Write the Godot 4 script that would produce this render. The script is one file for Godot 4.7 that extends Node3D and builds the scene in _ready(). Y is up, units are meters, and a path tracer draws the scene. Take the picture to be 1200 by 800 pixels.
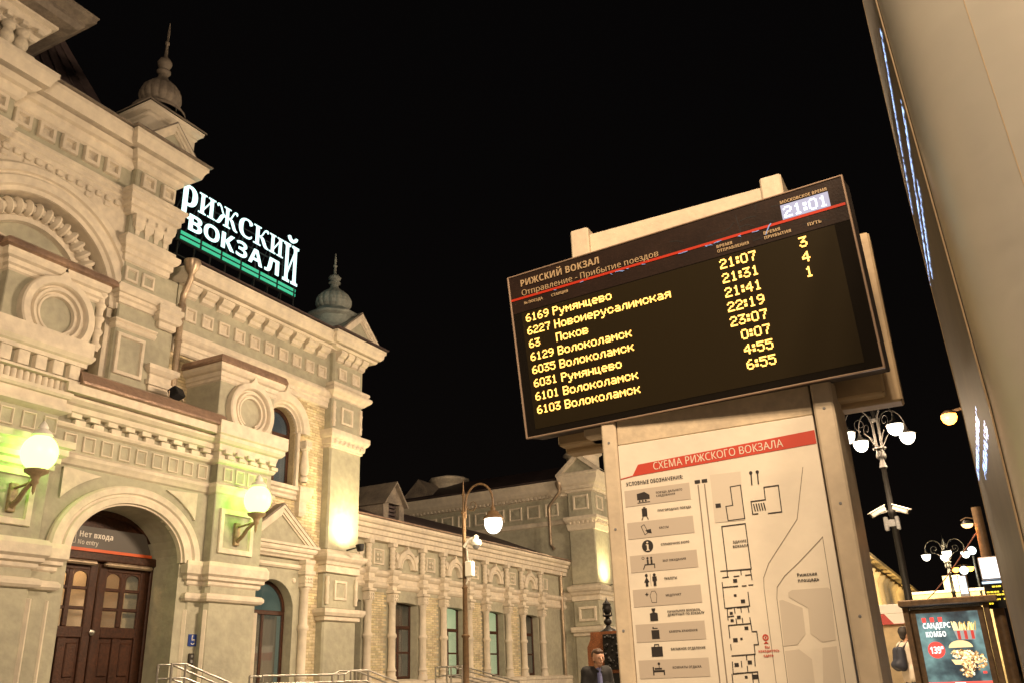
extends Node3D
# Night view of a lit railway station front with a departure board. Units are metres, y is up.
# The facade is laid out in facade units: s runs along the street front, y is height over the eye, x is the plane; K turns them into metres.
const K := 1.4
const EYE := 1.35
var origin_of := {}
var taken := {}
var M := {}
var rng := RandomNumberGenerator.new()

# ------------------------------------------------------------------ mesh collector
class MB:
	var v := PackedVector3Array()
	var n := PackedVector3Array()
	var c := PackedColorArray()
	var col := Color(1, 1, 1)
	var use_col := false
	func tri(a: Vector3, b: Vector3, d: Vector3, na: Vector3, nb: Vector3, nd: Vector3) -> void:
		var g := (d - a).cross(b - a)
		if g.length_squared() < 1e-16:
			return
		if g.dot(na + nb + nd) < 0.0:
			v.append(a); v.append(d); v.append(b)
			n.append(na); n.append(nd); n.append(nb)
		else:
			v.append(a); v.append(b); v.append(d)
			n.append(na); n.append(nb); n.append(nd)
		if use_col:
			c.append(col); c.append(col); c.append(col)
	func quadn(a: Vector3, b: Vector3, d: Vector3, e: Vector3, na: Vector3, nb: Vector3, nd: Vector3, ne: Vector3) -> void:
		tri(a, b, d, na, nb, nd)
		tri(a, d, e, na, nd, ne)
	func quad(a: Vector3, b: Vector3, d: Vector3, e: Vector3, hint: Vector3) -> void:
		var g := (d - a).cross(b - e)
		if g.length_squared() < 1e-16:
			return
		g = g.normalized()
		if g.dot(hint) < 0.0:
			g = -g
		quadn(a, b, d, e, g, g, g, g)
	func flat(a: Vector3, b: Vector3, d: Vector3, hint: Vector3) -> void:
		var g := (d - a).cross(b - a)
		if g.length_squared() < 1e-16:
			return
		g = g.normalized()
		if g.dot(hint) < 0.0:
			g = -g
		tri(a, b, d, g, g, g)
	# axis-aligned box, edges chamfered by ch
	func box(p: Vector3, q: Vector3, ch := 0.0) -> void:
		var lo := Vector3(minf(p.x, q.x), minf(p.y, q.y), minf(p.z, q.z))
		var hi := Vector3(maxf(p.x, q.x), maxf(p.y, q.y), maxf(p.z, q.z))
		obox(Transform3D(Basis(), (lo + hi) * 0.5), hi - lo, ch)
	func obox(t: Transform3D, size: Vector3, ch := 0.0) -> void:
		var h := size * 0.5
		ch = minf(ch, minf(h.x, minf(h.y, h.z)) * 0.9)
		for ax in 3:
			for sg in [-1.0, 1.0]:
				var u := (ax + 1) % 3
				var w := (ax + 2) % 3
				var pts := []
				for k in [[-1, -1], [1, -1], [1, 1], [-1, 1]]:
					var p := Vector3.ZERO
					p[ax] = sg * h[ax]
					p[u] = k[0] * (h[u] - ch)
					p[w] = k[1] * (h[w] - ch)
					pts.append(t * p)
				var nn := Vector3.ZERO
				nn[ax] = sg
				quad(pts[0], pts[1], pts[2], pts[3], t.basis * nn)
		if ch > 0.0:
			for ax in 3:
				var u := (ax + 1) % 3
				var w := (ax + 2) % 3
				for su in [-1.0, 1.0]:
					for sw in [-1.0, 1.0]:
						var a := Vector3.ZERO; var b := Vector3.ZERO
						a[ax] = -(h[ax] - ch); a[u] = su * h[u]; a[w] = sw * (h[w] - ch)
						b[ax] = -(h[ax] - ch); b[u] = su * (h[u] - ch); b[w] = sw * h[w]
						var a2 := a; var b2 := b
						a2[ax] = -a2[ax]; b2[ax] = -b2[ax]
						var nn := Vector3.ZERO
						nn[u] = su; nn[w] = sw
						quad(t * a, t * b, t * b2, t * a2, t.basis * nn)
	# surface of revolution round the y axis of t; prof = [[r, y], ...]
	func lathe(t: Transform3D, prof: Array, seg := 16, smooth := true, rib := 0, ribd := 0.0) -> void:
		var rows := []
		for i in prof.size():
			var row := []
			for k in seg + 1:
				var a := TAU * k / seg
				var r: float = prof[i][0]
				if rib > 0:
					r *= 1.0 - ribd * (1.0 - absf(sin(a * rib * 0.5)))
				row.append(Vector3(cos(a) * r, prof[i][1], sin(a) * r))
			rows.append(row)
		for i in prof.size() - 1:
			var dr: float = prof[i + 1][0] - prof[i][0]
			var dy: float = prof[i + 1][1] - prof[i][1]
			var sn := Vector2(dy, -dr).normalized()
			var s0 := sn; var s1 := sn
			if smooth and i > 0:
				var p := Vector2(prof[i][1] - prof[i - 1][1], -(prof[i][0] - prof[i - 1][0])).normalized()
				if p.dot(sn) > 0.5: s0 = (p + sn).normalized()
			if smooth and i < prof.size() - 2:
				var p := Vector2(prof[i + 2][1] - prof[i + 1][1], -(prof[i + 2][0] - prof[i + 1][0])).normalized()
				if p.dot(sn) > 0.5: s1 = (p + sn).normalized()
			for k in seg:
				var a0 := TAU * k / seg; var a1 := TAU * (k + 1) / seg
				var f := func(a: float, s: Vector2) -> Vector3: return t.basis * Vector3(cos(a) * s.x, s.y, sin(a) * s.x).normalized()
				if rib > 0:
					quad(t * rows[i][k], t * rows[i][k + 1], t * rows[i + 1][k + 1], t * rows[i + 1][k], f.call((a0 + a1) * 0.5, sn))
				else:
					quadn(t * rows[i][k], t * rows[i][k + 1], t * rows[i + 1][k + 1], t * rows[i + 1][k], f.call(a0, s0), f.call(a1, s0), f.call(a1, s1), f.call(a0, s1))
	func tube(pts: Array, r0: float, r1 := -1.0, seg := 10, caps := true) -> void:
		if r1 < 0.0: r1 = r0
		var rings := []; var nor := []
		var side := Vector3.ZERO
		for i in pts.size():
			var d: Vector3 = (pts[mini(i + 1, pts.size() - 1)] - pts[maxi(i - 1, 0)]).normalized()
			if side == Vector3.ZERO:
				side = d.cross(Vector3.UP if absf(d.y) < 0.9 else Vector3.RIGHT).normalized()
			else:
				side = (side - d * side.dot(d)).normalized()
			var up := side.cross(d)
			var r := lerpf(r0, r1, float(i) / maxf(1.0, pts.size() - 1))
			var ring := []; var nn := []
			for k in seg + 1:
				var a := TAU * k / seg
				var q := side * cos(a) + up * sin(a)
				ring.append(pts[i] + q * r); nn.append(q)
			rings.append(ring); nor.append(nn)
		for i in pts.size() - 1:
			for k in seg:
				quadn(rings[i][k], rings[i][k + 1], rings[i + 1][k + 1], rings[i + 1][k], nor[i][k], nor[i][k + 1], nor[i + 1][k + 1], nor[i + 1][k])
		if caps:
			for e in [0, pts.size() - 1]:
				var d: Vector3 = (pts[0] - pts[1]) if e == 0 else (pts[-1] - pts[-2])
				for k in seg:
					flat(pts[e], rings[e][k], rings[e][k + 1], d)
	func mesh() -> ArrayMesh:
		var arr := []
		arr.resize(Mesh.ARRAY_MAX)
		arr[Mesh.ARRAY_VERTEX] = v
		arr[Mesh.ARRAY_NORMAL] = n
		if use_col: arr[Mesh.ARRAY_COLOR] = c
		var m := ArrayMesh.new()
		m.add_surface_from_arrays(Mesh.PRIMITIVE_TRIANGLES, arr)
		return m
	func moved(off: Vector3) -> void:
		for i in v.size(): v[i] -= off

# ------------------------------------------------------------------ nodes
func numbered(called: String) -> String:
	var k: int = taken.get(called, 0)
	taken[called] = k + 1
	return called if k == 0 else "%s_%03d" % [called, k]
func thing(called: String, label: String, category: String, at: Vector3, group := "") -> Node3D:
	var o := Node3D.new()
	o.name = numbered(called)
	add_child(o)
	o.position = at
	o.set_meta("label", label); o.set_meta("category", category)
	if group: o.set_meta("group", group)
	origin_of[o] = at
	return o
func part(parent: Node3D, called: String, mb: MB, m: Material, label := "") -> MeshInstance3D:
	mb.moved(origin_of[parent])
	var o := MeshInstance3D.new()
	o.mesh = mb.mesh()
	o.material_override = m
	o.name = called
	parent.add_child(o, true)
	origin_of[o] = origin_of[parent]
	if label: o.set_meta("label", label)
	return o
func inst(parent: Node3D, called: String, me: Mesh, m: Material, t: Transform3D) -> MeshInstance3D:
	var o := MeshInstance3D.new()
	o.mesh = me
	o.material_override = m
	o.name = called
	parent.add_child(o, true)
	t.origin -= origin_of[parent]
	if parent is MeshInstance3D: t = parent.transform.affine_inverse() * t if parent.transform != Transform3D() else t
	o.transform = t
	origin_of[o] = origin_of[parent]
	return o
func structure(called: String, mb: MB, m: Material) -> MeshInstance3D:
	var o := MeshInstance3D.new()
	o.mesh = mb.mesh(); o.material_override = m; o.name = called
	add_child(o, true)
	o.set_meta("kind", "structure")
	origin_of[o] = Vector3.ZERO
	return o
func omni(parent: Node3D, at: Vector3, col: Color, energy: float, size := 0.15) -> OmniLight3D:
	var l := OmniLight3D.new()
	l.name = "lamp_light"
	l.light_color = col; l.light_energy = energy; l.light_size = size
	l.omni_range = 80.0; l.omni_attenuation = 2.0; l.shadow_enabled = true
	parent.add_child(l, true)
	l.position = at - origin_of.get(parent, Vector3.ZERO)
	return l
func spot(parent: Node3D, at: Vector3, to: Vector3, col: Color, energy: float, angle: float, size := 0.1) -> SpotLight3D:
	var l := SpotLight3D.new()
	l.name = "lamp_light"
	l.light_color = col; l.light_energy = energy; l.light_size = size
	l.spot_range = 60.0; l.spot_attenuation = 2.0; l.spot_angle = angle; l.shadow_enabled = true
	parent.add_child(l, true)
	var d := (to - at).normalized()
	l.transform = Transform3D(Basis.looking_at(d, Vector3.UP if absf(d.y) < 0.95 else Vector3.RIGHT), at - origin_of.get(parent, Vector3.ZERO))
	return l

# ------------------------------------------------------------------ facade geometry
func F(s: float, y: float, x: float) -> Vector3:
	return Vector3(x * K, y * K + EYE, -s * K)
func FT(s: float, y: float, x: float) -> Transform3D:   # local x runs along s, local z points out of the wall
	return Transform3D(Basis(Vector3.UP, PI / 2), F(s, y, x))
func fbox(mb: MB, s0: float, s1: float, y0: float, y1: float, x0: float, x1: float, ch := 0.0) -> void:
	mb.box(F(s0, y0, x0), F(s1, y1, x1), ch * K)
# moulding: stacked rectangles, prof = [[out, y], ...] from the bottom up, returned at the ends where rl / rr are 1
func band(mb: MB, s0: float, s1: float, xf: float, prof: Array, rl := 1.0, rr := 1.0, xb := -10.4) -> void:
	var loops := []
	for p in prof:
		var o: float = p[0]
		loops.append([F(s0 - rl * o, p[1], xb), F(s0 - rl * o, p[1], xf + o), F(s1 + rr * o, p[1], xf + o), F(s1 + rr * o, p[1], xb)])
	var hints := [Vector3(0, 0, 1), Vector3(1, 0, 0), Vector3(0, 0, -1)]
	for i in loops.size() - 1:
		for k in 3:
			var a: Array = loops[i]; var b: Array = loops[i + 1]
			var h: Vector3 = hints[k]
			var drop: float = prof[i][0] - prof[i + 1][0]
			mb.quad(a[k], a[k + 1], b[k + 1], b[k], h * maxf(0.01, absf(prof[i + 1][1] - prof[i][1])) + Vector3.UP * drop)
	mb.quad(loops[0][0], loops[0][1], loops[0][2], loops[0][3], Vector3.DOWN)
	var e: Array = loops[-1]
	mb.quad(e[0], e[1], e[2], e[3], Vector3.UP)
func bandp(t: Node3D, called: String, m: Material, s0: float, s1: float, xf: float, prof: Array, rl := 1.0, rr := 1.0, xb := -10.4) -> void:
	var mb := MB.new()
	band(mb, s0, s1, xf, prof, rl, rr, xb)
	part(t, called, mb, m)
func steps(y0: float, y1: float, outs: Array) -> Array:  # a classical run of fillets and rounds between two heights
	var r := []
	var n := outs.size()
	for i in n:
		r.append([outs[i], lerpf(y0, y1, float(i) / (n - 1))])
	return r
func torus_prof(y0: float, y1: float, out: float, k := 5) -> Array:
	var r := []
	for i in k + 1:
		var a := PI * i / k
		r.append([out * sin(a), lerpf(y0, y1, 0.5 - 0.5 * cos(a))])
	return r
# ring moulding in the facade plane; prof = [[r, x], ...]; ey squashes heights
func ring(mb: MB, cs: float, cy: float, a0: float, a1: float, prof: Array, seg := 28, ey := 1.0) -> void:
	for i in prof.size() - 1:
		var r0: float = prof[i][0]; var x0: float = prof[i][1]
		var r1: float = prof[i + 1][0]; var x1: float = prof[i + 1][1]
		var t := Vector2(r1 - r0, x1 - x0)
		var nr := Vector2(-t.y, t.x).normalized()   # (radial, out)
		if nr.y < -0.01 or (absf(nr.y) <= 0.01 and false): nr = -nr
		for k in seg:
			var b0 := lerpf(a0, a1, float(k) / seg); var b1 := lerpf(a0, a1, float(k + 1) / seg)
			var f := func(r: float, x: float, b: float) -> Vector3: return F(cs + cos(b) * r, cy + sin(b) * r * ey, x)
			var g := func(b: float) -> Vector3: return Vector3(nr.y, sin(b) * nr.x, -cos(b) * nr.x)
			var sg := 1.0
			if absf(nr.y) < 0.02:
				sg = 1.0 if ((r0 == r1) and x1 < x0) else -1.0
				if nr.x < 0: sg = -sg
			mb.quadn(f.call(r0, x0, b0), f.call(r0, x0, b1), f.call(r1, x1, b1), f.call(r1, x1, b0), g.call(b0) * sg, g.call(b1) * sg, g.call(b1) * sg, g.call(b0) * sg)
	for b in [a0, a1]:   # close the ends
		for i in prof.size() - 1:
			var q := func(r: float, x: float) -> Vector3: return F(cs + cos(b) * r, cy + sin(b) * r * ey, x)
			var xb: float = prof[0][1]
			mb.quad(q.call(prof[i][0], prof[i][1]), q.call(prof[i + 1][0], prof[i + 1][1]), q.call(prof[i + 1][0], xb), q.call(prof[i][0], xb), Vector3(0, sin(b - 0.1) if b == a0 else sin(b + 0.1), 0))
func disc(mb: MB, cs: float, cy: float, r: float, x: float, seg := 28, a0 := 0.0, a1 := TAU) -> void:
	for k in seg:
		var b0 := lerpf(a0, a1, float(k) / seg); var b1 := lerpf(a0, a1, float(k + 1) / seg)
		mb.flat(F(cs, cy, x), F(cs + cos(b0) * r, cy + sin(b0) * r, x), F(cs + cos(b1) * r, cy + sin(b1) * r, x), Vector3(1, 0, 0))
# flat prism in the facade plane from a convex outline [[s, y], ...]
func prism(mb: MB, pts: Array, x0: float, x1: float) -> void:
	var c := Vector2.ZERO
	for p in pts: c += Vector2(p[0], p[1]) / pts.size()
	for i in pts.size():
		var a: Array = pts[i]; var b: Array = pts[(i + 1) % pts.size()]
		mb.flat(F(c.x, c.y, x1), F(a[0], a[1], x1), F(b[0], b[1], x1), Vector3(1, 0, 0))
		var mid := Vector2((a[0] + b[0]) * 0.5, (a[1] + b[1]) * 0.5) - c
		mb.quad(F(a[0], a[1], x0), F(b[0], b[1], x0), F(b[0], b[1], x1), F(a[0], a[1], x1), Vector3(0, mid.y, -mid.x))
# wall sheet with arched (or flat, rise 0) openings, and their reveals going back to xr
func wall(mb: MB, s0: float, s1: float, y0: float, y1: float, x: float, holes: Array, xr: float) -> void:
	var cuts := [s0]
	for h in holes: cuts.append_array([h.c - h.w, h.c + h.w])
	cuts.append(s1)
	var out := Vector3(1, 0, 0)
	for i in range(0, cuts.size(), 2):
		if cuts[i + 1] > cuts[i]: mb.quad(F(cuts[i], y0, x), F(cuts[i + 1], y0, x), F(cuts[i + 1], y1, x), F(cuts[i], y1, x), out)
	for h in holes:
		var a: float = h.c - h.w; var b: float = h.c + h.w
		if h.y0 > y0:
			mb.quad(F(a, y0, x), F(b, y0, x), F(b, h.y0, x), F(a, h.y0, x), out)
			mb.quad(F(a, h.y0, x), F(b, h.y0, x), F(b, h.y0, xr), F(a, h.y0, xr), Vector3.UP)
		mb.quad(F(a, h.y0, x), F(a, h.y1, x), F(a, h.y1, xr), F(a, h.y0, xr), Vector3(0, 0, -1))
		mb.quad(F(b, h.y0, x), F(b, h.y1, x), F(b, h.y1, xr), F(b, h.y0, xr), Vector3(0, 0, 1))
		var n := 20 if h.rise > 0.0 else 1
		for k in n:
			var t0 := PI - PI * k / n; var t1 := PI - PI * (k + 1) / n
			var p := Vector2(h.c + cos(t0) * h.w, h.y1 + sin(t0) * h.rise); var q := Vector2(h.c + cos(t1) * h.w, h.y1 + sin(t1) * h.rise)
			mb.quad(F(p.x, p.y, x), F(q.x, q.y, x), F(q.x, y1, x), F(p.x, y1, x), out)
			mb.quad(F(p.x, p.y, x), F(q.x, q.y, x), F(q.x, q.y, xr), F(p.x, p.y, xr), Vector3.DOWN)
# local meshes (x along the wall, y up, z out), used many times
func frame_mesh(hw: float, hh: float, rim: float, out: float, pyramid := 0.0, sink := 0.004) -> Array:
	var mb := MB.new(); var core := MB.new()
	var q := func(w: float, h: float, z: float) -> Array: return [Vector3(-w, -h, z) * K, Vector3(w, -h, z) * K, Vector3(w, h, z) * K, Vector3(-w, h, z) * K]
	var L := [q.call(hw, hh, -0.01), q.call(hw, hh, out * 0.7), q.call(hw - 0.007, hh - 0.007, out), q.call(hw - rim, hh - rim, out), q.call(hw - rim - 0.012, hh - rim - 0.012, sink)]
	var hint := [Vector3(0, -1, 0), Vector3(1, 0, 0), Vector3(0, 1, 0), Vector3(-1, 0, 0)]
	var w := [1.0, 0.7, 0.0, -0.9]; var z := [0.0, 0.7, 1.0, 0.5]
	for i in 4:
		for k in 4:
			var h: Vector3 = hint[k] * w[i] + Vector3(0, 0, z[i])
			mb.quad(L[i][k], L[i][(k + 1) % 4], L[i + 1][(k + 1) % 4], L[i + 1][k], h)
	var e: Array = L[4]
	if pyramid > 0.0:
		for k in 4:
			core.flat(e[k], e[(k + 1) % 4], Vector3(0, 0, sink + pyramid) * K, hint[k] + Vector3(0, 0, 0.3))
	else:
		core.quad(e[0], e[1], e[2], e[3], Vector3(0, 0, 1))
	return [mb.mesh(), core.mesh()]
func frames(parent: Node3D, called: String, m: Array, trim: Material, core: Material, spots: Array, turned := PI / 2) -> void:
	for p in spots:
		var o := inst(parent, called, m[0], trim, Transform3D(Basis(Vector3.UP, turned), F(p[0], p[1], p[2])))
		var c := MeshInstance3D.new()
		c.mesh = m[1]; c.material_override = core; c.name = "field"
		o.add_child(c, true)
func bracket_mesh(w: float, h: float, d: float) -> ArrayMesh:   # a scrolled modillion
	var mb := MB.new()
	var pr := [[0.0, 0.0], [d * 0.35, h * 0.12], [d * 0.45, h * 0.4], [d * 0.75, h * 0.5], [d, h * 0.75], [d, h]]
	for i in pr.size() - 1:
		var a: Array = pr[i]; var b: Array = pr[i + 1]
		mb.quad(Vector3(-w, a[1], a[0]) * K, Vector3(w, a[1], a[0]) * K, Vector3(w, b[1], b[0]) * K, Vector3(-w, b[1], b[0]) * K, Vector3(0, -(b[0] - a[0]), b[1] - a[1]))
		for sg in [-1.0, 1.0]:
			mb.quad(Vector3(sg * w, a[1], -0.01) * K, Vector3(sg * w, a[1], a[0]) * K, Vector3(sg * w, b[1], b[0]) * K, Vector3(sg * w, b[1], -0.01) * K, Vector3(sg, 0, 0))
	mb.quad(Vector3(-w, h, 0) * K, Vector3(w, h, 0) * K, Vector3(w, h, d) * K, Vector3(-w, h, d) * K, Vector3.UP)
	return mb.mesh()
func bricks(parent: Node3D, s0: float, s1: float, y0: float, y1: float, x: float, holes: Array) -> void:
	var mb := MB.new()
	mb.use_col = true
	var ch := 0.047; var bl := 0.172
	var rows := int((y1 - y0) / ch)
	for r in rows:
		var y := y0 + r * ch
		var s := s0 - (bl * 0.5 if r % 2 else 0.0)
		while s < s1:
			var a := maxf(s, s0) + 0.004; var b := minf(s + bl, s1) - 0.004
			s += bl
			if b - a < 0.02: continue
			var skip := false
			for h in holes:
				if b > h[0] and a < h[1] and y + ch > h[2] and y < h[3]: skip = true
			if skip: continue
			var o := rng.randf_range(0.004, 0.0085)
			var t := rng.randf_range(0.72, 1.14)
			mb.col = Color(t, t * rng.randf_range(0.96, 1.02), t * rng.randf_range(0.88, 1.02))
			var p := [F(a, y + 0.003, x), F(b, y + 0.003, x), F(b, y + ch - 0.004, x), F(a, y + ch - 0.004, x)]
			var q := []
			for v in [[a + 0.002, y + 0.005], [b - 0.002, y + 0.005], [b - 0.002, y + ch - 0.006], [a + 0.002, y + ch - 0.006]]: q.append(F(v[0], v[1], x + o))
			mb.quad(q[0], q[1], q[2], q[3], Vector3(1, 0, 0))
			var hn := [Vector3(0, -1, 0), Vector3(0, 0, -1), Vector3(0, 1, 0), Vector3(0, 0, 1)]
			for k in 4: mb.quad(p[k], p[(k + 1) % 4], q[(k + 1) % 4], q[k], hn[k])
	var o2 := part(parent, "brickwork", mb, M.brick)
	o2.set_meta("kind", "stuff")

# ------------------------------------------------------------------ materials
func srgb(r: float, g: float, b: float) -> Color:
	return Color(r, g, b).linear_to_srgb()
func noise_tex(size: int, base: Color, vary: float, seed_: int, freq: float, coarse: float) -> ImageTexture:
	var f := FastNoiseLite.new(); f.seed = seed_; f.frequency = freq; f.fractal_octaves = 4
	var g := FastNoiseLite.new(); g.seed = seed_ + 7; g.frequency = freq * 0.12; g.fractal_octaves = 3
	var a := f.get_seamless_image(size, size); var b := g.get_seamless_image(size, size)
	var im := Image.create(size, size, false, Image.FORMAT_RGB8)
	for y in size:
		for x in size:
			var t := 1.0 + (a.get_pixel(x, y).r - 0.5) * 2.0 * vary + (b.get_pixel(x, y).r - 0.5) * 2.0 * coarse
			im.set_pixel(x, y, Color(clampf(base.r * t, 0, 1), clampf(base.g * t, 0, 1), clampf(base.b * (t * 0.9 + 0.1), 0, 1)))
	return ImageTexture.create_from_image(im)
func bump_tex(size: int, seed_: int, freq: float, strength: float) -> ImageTexture:
	var f := FastNoiseLite.new(); f.seed = seed_; f.frequency = freq; f.fractal_octaves = 4
	var im := f.get_seamless_image(size, size)
	im.convert(Image.FORMAT_RGBA8)
	im.bump_map_to_normal_map(strength)
	return ImageTexture.create_from_image(im)
func surf(col: Color, rough := 0.8, vary := 0.08, coarse := 0.1, scale := 0.4, freq := 0.03, bump := 0.0, seed_ := 1) -> StandardMaterial3D:
	var m := StandardMaterial3D.new()
	var sz := 256
	m.albedo_texture = noise_tex(sz, col, vary, seed_, freq, coarse)
	m.roughness = rough
	m.metallic_specular = 0.35
	m.uv1_triplanar = true; m.uv1_world_triplanar = true
	m.uv1_scale = Vector3.ONE * scale
	if bump > 0.0:
		m.normal_enabled = true
		m.normal_texture = bump_tex(sz, seed_ + 3, freq * 2.0, bump)
		m.normal_scale = 0.6
	return m
func plain(col: Color, rough := 0.6, metal := 0.0) -> StandardMaterial3D:
	var m := StandardMaterial3D.new()
	m.albedo_color = col; m.roughness = rough; m.metallic = metal
	return m
func glow(col: Color, energy: float) -> StandardMaterial3D:
	var m := plain(Color(0.3, 0.3, 0.3), 0.4)
	m.emission_enabled = true; m.emission = col; m.emission_energy_multiplier = energy
	return m
func glass(col: Color, alpha: float) -> StandardMaterial3D:
	var m := plain(Color(col.r, col.g, col.b, alpha), 0.03)
	m.transparency = BaseMaterial3D.TRANSPARENCY_ALPHA
	return m
func make_materials() -> void:
	M.wall = surf(srgb(0.37, 0.357, 0.28), 0.85, 0.06, 0.07, 0.5, 0.03, 1.0, 11)
	M.trim = surf(srgb(0.635, 0.57, 0.47), 0.82, 0.06, 0.06, 0.5, 0.03, 1.0, 21)
	M.stone = surf(srgb(0.60, 0.54, 0.44), 0.85, 0.10, 0.10, 0.6, 0.05, 1.5, 31)
	M.brick = surf(srgb(0.60, 0.52, 0.36), 0.9, 0.08, 0.08, 0.5, 0.04, 1.0, 41)
	M.brick.vertex_color_use_as_albedo = true
	M.mortar = surf(srgb(0.46, 0.38, 0.24), 0.95, 0.08, 0.08, 0.6, 0.05, 1.0, 51)
	M.bronze = surf(srgb(0.30, 0.205, 0.155), 0.34, 0.12, 0.18, 0.7, 0.04, 1.0, 61)
	M.bronze.metallic = 0.35
	M.roof = surf(srgb(0.07, 0.05, 0.05), 0.6, 0.15, 0.15, 0.5, 0.04, 1.0, 71)
	M.lead = surf(srgb(0.20, 0.17, 0.14), 0.6, 0.12, 0.2, 0.9, 0.05, 1.0, 81)
	M.verdigris = surf(srgb(0.20, 0.215, 0.20), 0.6, 0.12, 0.2, 0.9, 0.05, 1.0, 85)
	M.pipe = surf(srgb(0.38, 0.30, 0.22), 0.35, 0.1, 0.15, 0.8, 0.05, 0.5, 91)
	M.pipe.metallic = 0.5
	M.wood = surf(srgb(0.050, 0.020, 0.011), 0.45, 0.25, 0.12, 0.8, 0.06, 1.0, 101)
	M.brass = surf(srgb(0.30, 0.23, 0.13), 0.5, 0.15, 0.15, 0.9, 0.05, 0.6, 117)
	M.dark = plain(Color(0.02, 0.02, 0.02), 0.9)
	M.iron = surf(srgb(0.010, 0.009, 0.008), 0.5, 0.15, 0.1, 0.8, 0.05, 1.0, 111)
	M.castiron = surf(srgb(0.12, 0.075, 0.04), 0.5, 0.15, 0.1, 0.8, 0.05, 1.0, 113)
	M.greymetal = surf(srgb(0.22, 0.22, 0.22), 0.45, 0.1, 0.1, 0.8, 0.05, 0.5, 115)
	M.chrome = plain(srgb(0.5, 0.48, 0.45), 0.3, 1.0)
	M.white = plain(srgb(0.72, 0.7, 0.64), 0.5)
	M.pane = glass(Color(0.55, 0.6, 0.6), 0.12)
	M.beige = surf(srgb(0.56, 0.47, 0.35), 0.5, 0.04, 0.06, 0.7, 0.05, 0.4, 121)
	M.beige_dark = surf(srgb(0.40, 0.30, 0.19), 0.5, 0.04, 0.06, 0.7, 0.05, 0.4, 123)

func _ready() -> void:
	rng.seed = 20211
	# ---------------------------------------------------------------- camera
	var th := deg_to_rad(21.2); var ro := deg_to_rad(2.2); var hd := deg_to_rad(27.3)
	var fw := Vector3(-sin(hd) * cos(th), sin(th), -cos(hd) * cos(th))
	var r0 := Vector3(cos(hd), 0, -sin(hd)); var u0 := r0.cross(fw)
	var cam := Camera3D.new()
	cam.name = "camera"
	cam.fov = 42.75; cam.near = 0.05; cam.far = 400.0
	cam.transform = Transform3D(Basis(r0 * cos(ro) - u0 * sin(ro), u0 * cos(ro) + r0 * sin(ro), -fw), Vector3(0, EYE, 0))
	add_child(cam)
	cam.current = true
	# ---------------------------------------------------------------- night sky
	var sky := ProceduralSkyMaterial.new()
	sky.sky_top_color = Color(0.024, 0.02, 0.02); sky.sky_horizon_color = Color(0.055, 0.042, 0.034); sky.sky_curve = 0.2
	sky.ground_bottom_color = Color(0.01, 0.01, 0.01); sky.ground_horizon_color = Color(0.03, 0.026, 0.022)
	var env := Environment.new()
	env.background_mode = Environment.BG_SKY
	env.sky = Sky.new(); env.sky.sky_material = sky
	env.background_energy_multiplier = 1.0
	env.tonemap_mode = Environment.TONE_MAPPER_LINEAR
	env.tonemap_exposure = 1.0
	env.sdfgi_enabled = true; env.ssao_enabled = true; env.ssil_enabled = true
	var we := WorldEnvironment.new()
	we.name = "environment"; we.environment = env
	add_child(we)
	var moon := DirectionalLight3D.new()
	moon.name = "moon"; moon.light_energy = 0.004; moon.light_angular_distance = 0.5; moon.light_color = Color(0.8, 0.85, 1.0)
	moon.rotation_degrees = Vector3(-40, 60, 0); moon.shadow_enabled = true
	add_child(moon)
	make_materials()
	build_ground()
	build_main_block()
	build_portal()
	build_wing()
	build_far_pavilion()
	build_background()
	build_street_lamps()
	build_information_stele()
	build_display_column()
	build_roof_sign()
	build_wall_lamps()
	build_rails()
	build_poster_stand()
	build_monument()
	build_people()

const GY := -EYE / K
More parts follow.
